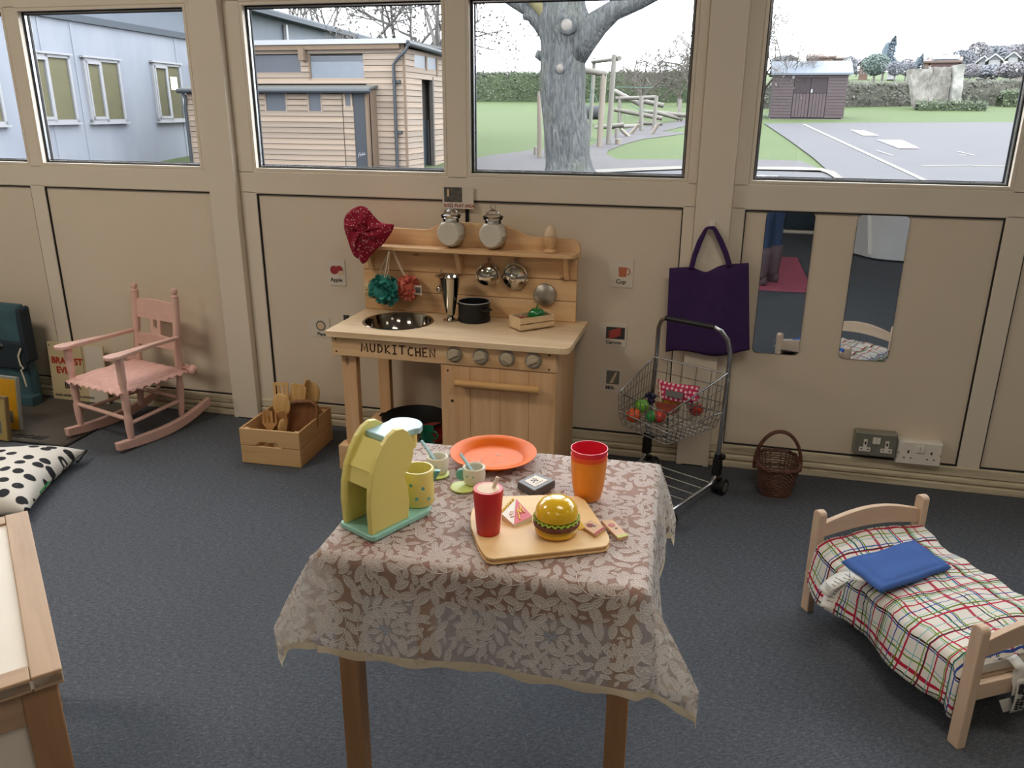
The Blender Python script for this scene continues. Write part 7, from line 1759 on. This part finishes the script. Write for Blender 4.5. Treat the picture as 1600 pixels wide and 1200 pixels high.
rail(W2(962, 154, yD), W2(1026, 152, yD), 0.075); rail(W2(960, 142, yD+1), W2(1002, 164, yD), 0.09); rail(W2(1000, 157, yD+1), W2(1037, 165, yD+1), 0.10)
rail(W2(960, 171, yD), W2(1035, 185, yD), 0.09); rail(W2(1000, 174, yD+2), W2(1074, 180, yD+3), 0.09); rail(W2(1026, 176, yD+2), W2(1065, 186, yD+3), 0.08)
rail(W2(930, 200, yD-2), W2(975, 195, yD-2), 0.09); rail(W2(955, 199, yD-2), W2(1000, 197, yD-1), 0.09); rail(W2(995, 192, yD), W2(1035, 193, yD), 0.07)
for a_, b_, c_, d_ in ((970, 202, 983, 214), (998, 194, 985, 210), (1030, 192, 1018, 210), (972, 188, 982, 182)):
    p_ = G(c_, d_); rail(Wl(a_, b_, p_.y), p_, 0.06, LOGN)
logp(966, 226, 217, 10, LOGN); logp(964, 216, 200, 7)
rail(W2(905, 175, yD), W2(936, 176, yD), 0.28, mat('old_tyre', '#4c4f55', 0.8), 'tyre_roll')
ROPE = mat('green_rope', '#7fae9f', 0.7)
m = MB()
for a_, b_, c_, d_ in ((925, 112, 922, 215), (926, 140, 940, 175), (926, 140, 912, 185), (962, 136, 1020, 137), (985, 165, 1010, 175), (918, 220, 932, 218)):
    m.tube([Wl(a_, b_, bA.y+2)-fb, Wl(c_, d_, bA.y+2)-fb], 0.010, 5)
m.build('ropes', ROPE, t)

# ---- bare trees
GB_ = mat('grey_branches', '#a29c99', 0.9, var=0.1); BRL = mat('dead_leaves', '#b3a9a8', 0.9, var=0.15); TWG = mat('brown_branches', '#8f857a', 0.9, var=0.1)
p_ = PD(640, 150, 27); t = thing('oak_tree', 'bare grey tree with clinging brown leaves rising behind the timber cabin', 'tree', (p_.x, p_.y, terr(p_.x, p_.y)))
bare(t, p_, 7.0, 0.20, 11, GB_, levels=6, spread=0.9, trunk_frac=0.25, up=0.14, wide=1.25, leafm=BRL, nleaf=1600, leafsize=0.12, kids=3, rk=0.54)
p_ = PD(485, 150, 43); t = thing('oak_tree', 'bare many branched tree rising behind the left roof of the cabin', 'tree', (p_.x, p_.y, terr(p_.x, p_.y)))
bare(t, p_, 9.3, 0.27, 23, GB_, levels=6, spread=0.7, trunk_frac=0.2, up=0.3, wide=1.3, leafm=BRL, nleaf=400, leafsize=0.10, kids=3, rk=0.54)
p_ = PD(735, 150, 24); t = thing('leafy_branch_tree', 'bare tree with drooping brown leaves at the left edge of the middle pane', 'tree', (p_.x-0.9, p_.y, terr(p_.x, p_.y)))
bare(t, p_, 8.0, 0.12, 31, GB_, levels=5, spread=0.8, trunk_frac=0.35, up=0.0, leafm=BRL, nleaf=2200, leafsize=0.13, kids=3)
b_ = G(1002, 182); t = thing('young_tree', 'small bare young tree standing behind the log climbing frame', 'tree', b_)
bare(t, b_, 4.4, 0.11, 6, TWG, levels=5, spread=0.9, trunk_frac=0.22, up=0.22, kids=3, rk=0.6, wide=1.7)
for px_, sd_, hh_, ds, lab in ((1082, 41, 7.5, 40, 'bare bushy tree at the right edge of the middle pane'), (1180, 45, 8.5, 42, 'bare tree with fine twigs left of the brown shed'), (1060, 48, 5.5, 52, 'low bare tree behind the right end of the climbing frame')):
    p_ = PD(px_, 170, ds); t = thing('bare_tree', lab, 'tree', (p_.x, p_.y, terr(p_.x, p_.y)))
    bare(t, p_, hh_*0.85, 0.12, sd_, TWG, levels=6, spread=0.85, trunk_frac=0.12, up=0.08, kids=3, rk=0.60, wide=1.2, leafm=BRL if px_ == 1180 else None, nleaf=1200 if px_ == 1180 else 0, leafsize=0.12)

# ---- hedges
def hedge(name, label, p0, p1, h, th, m1, m2, nl, seed_, rough_=0.25, z0=0.0, leaf=0.16):
    rnd = random.Random(seed_); L_ = (p1-p0).length; d_ = (p1-p0).normalized(); ang_ = math.atan2(d_.y, d_.x)
    t = thing(name, label, 'hedge', p0, ang_)
    gz = lambda x: terr(0, (p0+d_*x).y)-p0.z
    def core(a_, b_):
        th_ = b_*PI; x = a_*L_; nn = noise.noise(Vector((x*0.7, th_*2, seed_)))*rough_+noise.noise(Vector((x*2.6, th_*5, seed_)))*rough_*0.5
        return (x, -math.cos(th_)*th*(1+nn*0.5)*(1 if math.sin(th_) > .2 else 1), gz(x)+max(-0.1, (min(1, math.sin(th_)*1.6))*h*(0.93+nn*0.35)-0.05))
    m = MB(); m.grid(core, max(30, int(L_*2)), 14); m.uv = {}; m.build('hedge_core', m1, t, smooth='all')
    lf = MB()
    for k_ in range(nl):
        a_ = rnd.random(); b_ = rnd.uniform(0.02, 0.72); c_ = Vector(core(a_, b_))+Vector((rnd.gauss(0, .06), rnd.gauss(0, .1), rnd.gauss(0, .10))); u_ = Vector((rnd.uniform(-1, 1), rnd.uniform(-1, 1), rnd.uniform(-1, 1))).normalized(); w_ = u_.orthogonal().normalized(); s_ = leaf*rnd.uniform(.5, 1.3)
        lf.cur = 0 if rnd.random() < 0.6 else 1
        lf.add([c_-u_*s_*.5, c_+w_*s_*.32, c_+u_*s_*.5, c_-w_*s_*.32], [(0, 1, 2, 3)])
    o_ = lf.build('leaves', m2, t); o_['kind'] = 'stuff'
HC = gmat('hedge_core_green', '#68795c', '#5c6a55', '#83906b', 0.8, 5); HL = [mat('hedge_leaf', '#84936c', 0.9, var=0.15), mat('hedge_leaf_dark', '#65735f', 0.9, var=0.15)]
HB = gmat('bramble_core', '#7d7a73', '#767870', '#8f8e7c', 0.8, 5); HBL = [mat('bramble_twig', '#8f8b80', 0.9, var=0.15), mat('bramble_leaf', '#7b8668', 0.9, var=0.15)]
pa, pb = G(700, 158), G(1120, 160)
hedge('trimmed_hedge', 'long trimmed green hedge at the far end of the lawn', Vector((pa.x-3, pa.y, terr(0, pa.y))), Vector((pb.x+1, pb.y, terr(0, pb.y))), 1.95, 0.8, HC, HL, 15000, 3, 0.18)
hl = Vector(pa)+Vector((-22, 2, 0))
pa, pb = G(1176, 172), G(1345, 167)
hedge('bramble_hedge', 'tangled brown hedge behind the shed', Vector((pa.x-1, pa.y+2, terr(0, pa.y))), Vector((pb.x+5, pb.y+3.5, terr(0, pb.y+3))), 1.25, 1.0, HB, HBL, 9000, 8, 0.35)
pa, pb = G(1405, 168), G(1598, 164)
hedge('bramble_hedge', 'tangled brown hedge beyond the pale climbing wall at the right', Vector((pa.x+1, pa.y+3, terr(0, pa.y+3))), Vector((pb.x+8, pb.y+3, terr(0, pb.y+3))), 1.35, 1.0, HB, HBL, 9000, 9, 0.35)
hf = PD(880, 125, 115)
hedge('distant_hedge', 'far low hedge line just above the trimmed hedge', Vector((PD(720, 122, 130).x, PD(720, 122, 130).y, PD(720, 122, 130).z-0.6)), Vector((PD(905, 122, 130).x, PD(905, 122, 130).y, PD(905, 122, 130).z-0.6)), 1.2, 1.5, HC, HL, 1200, 13, 0.3, leaf=0.4)

# ---- brown shed
sb = G(1204, 191); yS = G(1262, 186).y
SH = wood('shed_boards', '#503a3e', '#684b50', 'x', knots=False, scale=10); SHZ = wood('shed_door_boards', '#503a3e', '#684b50', 'z', knots=False, scale=10); SROOF = mat('pale_felt_roof', '#94a0b0', 0.6, var=0.05, scale=3)
x0, x1 = Wl(1206, 150, yS).x, Wl(1322, 150, yS).x; zb_ = Wl(1262, 184, yS).z; ze = Wl(1262, 116, yS).z; zr_ = Wl(1262, 97, yS+0.9).z
t = thing('garden_shed', 'dark brown wooden shed with pale roof at the edge of the court', 'shed', (x0, yS, zb_))
SW = x1-x0; SHh = ze-zb_; SD = 1.9
MB().box(0.02, SW-0.02, 0.03, SD, 0, SHh).build('shed_walls', mat('shed_dark', '#3b2d2c', 0.9), t)
nb = 14; dl_, dr_ = SW*0.285, SW*0.74
for i in range(nb):
    z0 = SHh*i/nb; z1 = SHh*(i+1)/nb-0.012
    if i < nb-5: 
        MB().box(0, dl_, -0.01, 0.03, z0, z1).build('board', SH, t); MB().box(dr_, SW, -0.01, 0.03, z0, z1).build('board', SH, t)
    else: MB().box(0, dl_ if i < nb-1 else SW, -0.01, 0.03, z0, z1).build('board', SH, t); MB().box(dr_, SW, -0.01, 0.03, z0, z1).build('board', SH, t) if i < nb-1 else None
for a_, b_ in ((dl_+0.02, (dl_+dr_)/2-0.01), ((dl_+dr_)/2+0.01, dr_-0.02)):
    dd = bpy.data.objects.new('door', None); COL.objects.link(dd); dd.parent = t
    for k_ in range(5): MB().box(a_+(b_-a_)*k_/5+0.008, a_+(b_-a_)*(k_+1)/5-0.008, -0.02, 0.03, 0.02, SHh*0.56).build('board', SHZ, dd)
    MB().box(a_, b_, -0.015, 0.03, SHh*0.57, SHh*0.92).build('door_top', mat('door_upper', '#46343b', 0.8) if 'door_upper' not in bpy.data.materials else bpy.data.materials['door_upper'], dd)
MB().box((dl_+dr_)/2+0.03, (dl_+dr_)/2+0.10, -0.05, -0.02, SHh*0.58, SHh*0.66).build('padlock', WUP, t)
MB().box(dl_-0.10, dl_-0.01, -0.03, -0.01, SHh*0.9, SHh*0.97).build('white_notice', WUP, t)
RZ = zr_-ze
MB().prism_x([(-0.2, SHh-0.03), (-0.2, SHh+0.05), (SD/2, SHh+RZ+0.05), (SD+0.2, SHh+0.05), (SD+0.2, SHh-0.03), (SD/2, SHh+RZ-0.04)], -0.12, SW+0.16).build('roof', SROOF, t)
MB().prism_x([(0, SHh), (SD, SHh), (SD/2, SHh+RZ-0.05)], 0.0, 0.04).build('gable', SH, t); MB().prism_x([(0, SHh), (SD, SHh), (SD/2, SHh+RZ-0.05)], SW-0.04, SW).build('gable', SH, t)
t2 = thing('shed_base', 'pale concrete slab base under the brown shed', 'slab', (x0-0.08, yS-0.25, terr(0, yS)-0.15))
MB().box(0, SW+0.2, 0, SD+0.4, 0, zb_-(terr(0, yS)-0.15)-0.05).build('slab', CONC, t2, bevel=0.02)
MB().box(0.1, SW, 0.28, SD, zb_-(terr(0, yS)-0.15)-0.05, zb_-(terr(0, yS)-0.15)).build('bearers', mat('bearer_dark', '#333333', 0.9), t2)

# ---- pale climbing wall
yR = G(1465, 171).y
n = NT('pale_rock'); v = n.coords('Object', (2.2, 1, 0.8)); a_ = n.noise(v, 3.4, 7, 0.72, 1.2); c_ = n.ramp(a_, [(0.3, '#77756f'), (0.44, '#bdb7ac'), (0.6, '#e2ddd2')]); n.bump(a_, 0.8, 0.1); ROCK = n.fin(c_, 0.9)
n = NT('white_rock'); v = n.coords('Object', (1.2, 1, 1)); a_ = n.noise(v, 2.2, 7, 0.7, 0.8); c_ = n.ramp(a_, [(0.25, '#a8a699'), (0.42, '#d9d7cc'), (0.65, '#e6e5de')]); n.bump(a_, 0.8, 0.1); ROCKW = n.fin(c_, 0.9)
o_ = Wl(1420, 168, yR); t = thing('climbing_wall', 'pale stone slab climbing wall standing in front of the hedge', 'climbing wall', (o_.x, yR, o_.z-0.2))
def slab(P4, dep, m_, sd_, dy=0):
    q_ = [Wl(a_, b_, yR)-Vector(t.location) for a_, b_ in P4]
    m = MB()
    def fr_(y0, s_):
        def fn(a_, b_):
            p_ = q_[0].lerp(q_[1], a_).lerp(q_[3].lerp(q_[2], a_), b_); nn = noise.noise(Vector((p_.x*1.3, p_.z*1.3, sd_+s_)))*0.16+noise.noise(Vector((p_.x*4, p_.z*4, sd_)))*0.06
            e_ = 0.05*noise.noise(Vector((p_.x*3+9, p_.z*3, sd_))); return (p_.x+e_, y0+nn+dy, p_.z+e_)
        return fn
    A_, B_ = fr_(0, 0), fr_(dep, 7); na, nb_ = 16, 20
    m.grid(A_, na, nb_); m.grid(B_, na, nb_); m.uv = {}
    per_ = [(i/(na-1), 0) for i in range(na)]+[(1, j/(nb_-1)) for j in range(1, nb_)]+[(i/(na-1), 1) for i in range(na-2, -1, -1)]+[(0, j/(nb_-1)) for j in range(nb_-2, 0, -1)]
    k0 = len(m.v); vs = [A_(*p_) for p_ in per_]+[B_(*p_) for p_ in per_]; nn = len(per_); m.add(vs, [(i, (i+1) % nn, nn+(i+1) % nn, nn+i) for i in range(nn)])
    m.build('rock_slab', m_, t, smooth=True)
slab([(1430, 168), (1458, 168), (1458, 107), (1421, 108)], 0.9, ROCK, 1); slab([(1455, 168), (1483, 160), (1489, 104), (1456, 106)], 0.8, ROCK, 4, 0.15); slab([(1483, 169), (1498, 169), (1507, 100), (1490, 102)], 0.7, ROCKW, 9, -0.25)
p_ = G(1425, 171); q_ = G(1512, 169)
hedge('low_bramble', 'low dark brambles at the foot of the pale climbing wall', Vector((p_.x, yR-1.3, terr(0, yR-1.3))), Vector((q_.x, yR-1.3, terr(0, yR-1.3))), 0.38, 0.45, HC, HL, 1500, 17, 0.5, leaf=0.14)
p_ = G(1548, 165); q_ = G(1578, 165)
hedge('dark_bush', 'dark low bush beside the hedge at the right edge', p_+Vector((0, -1.5, 0)), q_+Vector((0, -1.5, 0)), 0.75, 0.5, HC, HL, 900, 19, 0.5, leaf=0.14)

# ---- houses, distant trees
BRK = mat('far_brick', '#b08a76', 0.8, var=0.05); RTL = mat('far_tiles', '#8d7468', 0.8, var=0.05); RED_ = mat('far_red_brick', '#8f6a66', 0.8); WHT = mat('far_white', '#e4e4e6', 0.7); SOL = mat('solar_panel', '#8ea3c9', 0.2); GLZ = mat('far_window', '#5f6b78', 0.3)
def house(px0, px1, pyb, pye, pyr, dist, wm, rm, label, gable=False, panels=False, dep=5):
    a_, b_ = PD(px0, pyb, dist), PD(px1, pyb, dist); d_ = b_-a_; d_.z = 0; ang_ = math.atan2(d_.y, d_.x); W_ = d_.length
    zb_ = PD(px0, pyb, dist).z; ze = PD(px0, pye, dist).z; zr_ = PD((px0+px1)/2, pyr, dist).z
    t = thing('house', label, 'house', (a_.x, a_.y, zb_-1.5), ang_); H0, H1 = ze-zb_+1.5, zr_-zb_+1.5
    MB().box(0, W_, 0, dep, 0, H0).build('walls', wm, t)
    if gable:
        MB().prism_y([(0, H0), (W_, H0), (W_/2, H1)], 0.02, dep).build('gable', GLZ, t)
        MB().prism_y([(-0.4, H0-0.25), (W_/2, H1), (W_+0.4, H0-0.25), (W_+0.4, H0+0.0), (W_/2, H1+0.2), (-0.4, H0+0.0)], -0.4, dep+0.3).build('roof', WHT, t)
    else:
        MB().prism_x([(-0.4, H0-0.1), (dep/2, H1-0.15), (dep+0.4, H0-0.1), (dep+0.4, H0+0.1), (dep/2, H1), (-0.4, H0+0.1)], -0.3, W_+0.3).build('roof', rm, t)
        MB().prism_x([(0, H0), (dep, H0), (dep/2, H1-0.2)], 0, 0.2).build('gable', wm, t); MB().prism_x([(0, H0), (dep, H0), (dep/2, H1-0.2)], W_-0.2, W_).build('gable', wm, t)
    for k_ in range(3):
        x = W_*(0.15+0.3*k_); fo = MB().box(x, x+W_*0.13, -0.08, 0.05, H0-1.6, H0-0.5).build('window', WHT, t); MB().box(x+0.1, x+W_*0.13-0.1, -0.12, -0.07, H0-1.5, H0-0.6).build('pane', GLZ, fo)
    if panels:
        for k_ in range(5):
            u0, u1 = W_*(0.04+0.19*k_), W_*(0.04+0.19*k_+0.175); s_ = lambda x, f_: (x, -0.4+(dep/2+0.4)*f_, H0+0.15+(H1-H0-0.05)*f_+0.12)
            m = MB(); m.add([s_(u0, .1), s_(u1, .1), s_(u1, .92), s_(u0, .92)]+[Vector(s_(x_, f_))-Vector((0, 0, 0.1)) for x_, f_ in ((u0, .1), (u1, .1), (u1, .92), (u0, .92))], [(0, 1, 2, 3), (7, 6, 5, 4), (0, 4, 5, 1), (1, 5, 6, 2), (2, 6, 7, 3), (3, 7, 4, 0)]); m.build('solar_panel', SOL, t)
house(1262, 1302, 97, 90, 82, 120, BRK, RTL, 'brick house with brown roof showing above the shed'); house(1300, 1317, 97, 92, 85, 130, BRK, RTL, 'small brown roofed house right behind the brick house')
house(1343, 1357, 108, 98, 90, 135, BRK, RTL, 'pale gabled house left of the tall conifer', True); house(1388, 1402, 106, 98, 92, 130, WHT, RTL, 'small white house right of the tall conifer', True)
house(1453, 1497, 108, 97, 87, 105, RED_, RTL, 'red brick house with a row of solar panels on its roof', False, True); house(1440, 1453, 105, 97, 92, 120, BRK, RTL, 'small house left of the solar roofed house')
house(1528, 1543, 104, 97, 89, 125, WHT, RTL, 'white gabled house, left of the pair on the hillside', True); house(1544, 1562, 102, 94, 86, 120, WHT, RTL, 'white gabled house, right of the pair on the hillside', True); house(1575, 1590, 95, 90, 83, 135, WHT, RTL, 'white gabled house highest on the right hillside', True); house(1590, 1612, 110, 103, 97, 110, BRK, RTL, 'brick house at the far right edge of the view')
def blobtree(px, pyb, pyt, wpx, dist, m_, label, conifer=False, seed_=1, nm='distant_tree'):
    b_ = PD(px, pyb, dist); tp_ = PD(px, pyt, dist); h_ = tp_.z-b_.z; w_ = wpx*dist/FPX/2*1.05
    t = thing(nm, label, 'tree', b_-Vector((0, 0, 1.0))); m = MB(); rnd = random.Random(seed_); lv = 0
    MB().cyl((0, 0, -0.5), (0, 0, h_*0.5+1), w_*0.09, w_*0.05, 8).build('trunk', GB_, t)
    for k_ in range(1500):
        u = rnd.random()**0.8; a_ = rnd.uniform(0, 2*PI); r_ = w_*((1-u)**0.8 if conifer else math.sqrt(max(0.02, 1-(2*u-1)**2)))*rnd.uniform(0.5, 1.0)*(rnd.uniform(0.5, 1.15) if conifer else 1); c_ = Vector((r_*math.cos(a_)+(u*w_*0.5 if conifer else 0), r_*math.sin(a_), 1.0+u*h_)); s_ = w_*0.17
        p_ = Vector((rnd.uniform(-1, 1), rnd.uniform(-1, 1), rnd.uniform(-.6, .6))).normalized(); q_ = p_.orthogonal().normalized(); m.add([c_-p_*s_*.5, c_+q_*s_*.35, c_+p_*s_*.5, c_-q_*s_*.35], [(0, 1, 2, 3)])
    if conifer or m_ is DG: m.ball((0, 0, 1+h_*0.42), ((w_*0.35, w_*0.35, h_*0.40) if conifer else (w_*0.62, w_*0.62, h_*0.40)), 12, 8, fn=lambda q_: q_*(1+0.3*noise.noise(q_*2+Vector((seed_, 0, 0)))))
    o_ = m.build('foliage', m_, t); o_['kind'] = 'stuff'
CG = mat('hazed_conifer', '#7f929f', 0.9, var=0.1); DG = mat('hazed_far_green', '#8fa39b', 0.9, var=0.1); FB = mat('far_bare', '#a7a3a9', 0.9, var=0.08); FB2 = mat('far_bare_blue', '#a0a4ae', 0.9, var=0.08)  # distance haze is mixed into these far tree colours
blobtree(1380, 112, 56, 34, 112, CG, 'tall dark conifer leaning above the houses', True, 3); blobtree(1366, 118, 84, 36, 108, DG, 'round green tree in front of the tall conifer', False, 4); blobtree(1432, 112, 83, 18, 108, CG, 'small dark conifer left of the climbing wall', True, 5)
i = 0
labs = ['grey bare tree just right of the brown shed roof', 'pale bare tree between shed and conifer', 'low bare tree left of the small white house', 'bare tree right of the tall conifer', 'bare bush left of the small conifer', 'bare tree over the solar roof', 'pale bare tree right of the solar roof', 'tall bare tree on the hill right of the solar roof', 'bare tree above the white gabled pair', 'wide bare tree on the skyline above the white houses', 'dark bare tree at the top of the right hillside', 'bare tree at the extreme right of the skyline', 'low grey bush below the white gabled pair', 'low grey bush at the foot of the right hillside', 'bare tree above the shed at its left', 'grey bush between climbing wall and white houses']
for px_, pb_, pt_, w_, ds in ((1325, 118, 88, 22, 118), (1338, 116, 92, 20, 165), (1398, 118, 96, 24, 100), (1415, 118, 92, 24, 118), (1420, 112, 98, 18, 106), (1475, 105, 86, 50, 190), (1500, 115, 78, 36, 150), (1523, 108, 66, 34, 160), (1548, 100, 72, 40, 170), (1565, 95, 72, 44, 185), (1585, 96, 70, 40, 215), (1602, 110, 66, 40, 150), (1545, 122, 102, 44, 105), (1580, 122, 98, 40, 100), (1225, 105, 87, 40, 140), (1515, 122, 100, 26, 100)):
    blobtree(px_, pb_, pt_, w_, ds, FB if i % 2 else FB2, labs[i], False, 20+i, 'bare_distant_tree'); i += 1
# thing on the path by the right window
p_ = G(1188, 280); t = thing('drain_cover_bracket', 'small grey metal bracket lying on the path by the right window', 'bracket', p_+Vector((0, 0, 0.02)), 0.2)
MB().box(-0.12, 0.12, -0.08, 0.08, 0, 0.05).build('bracket_body', STEELB, t, bevel=0.01); MB().box(0.12, 0.34, -0.02, 0.02, 0.03, 0.05).build('bracket_arm', STEELB, t)
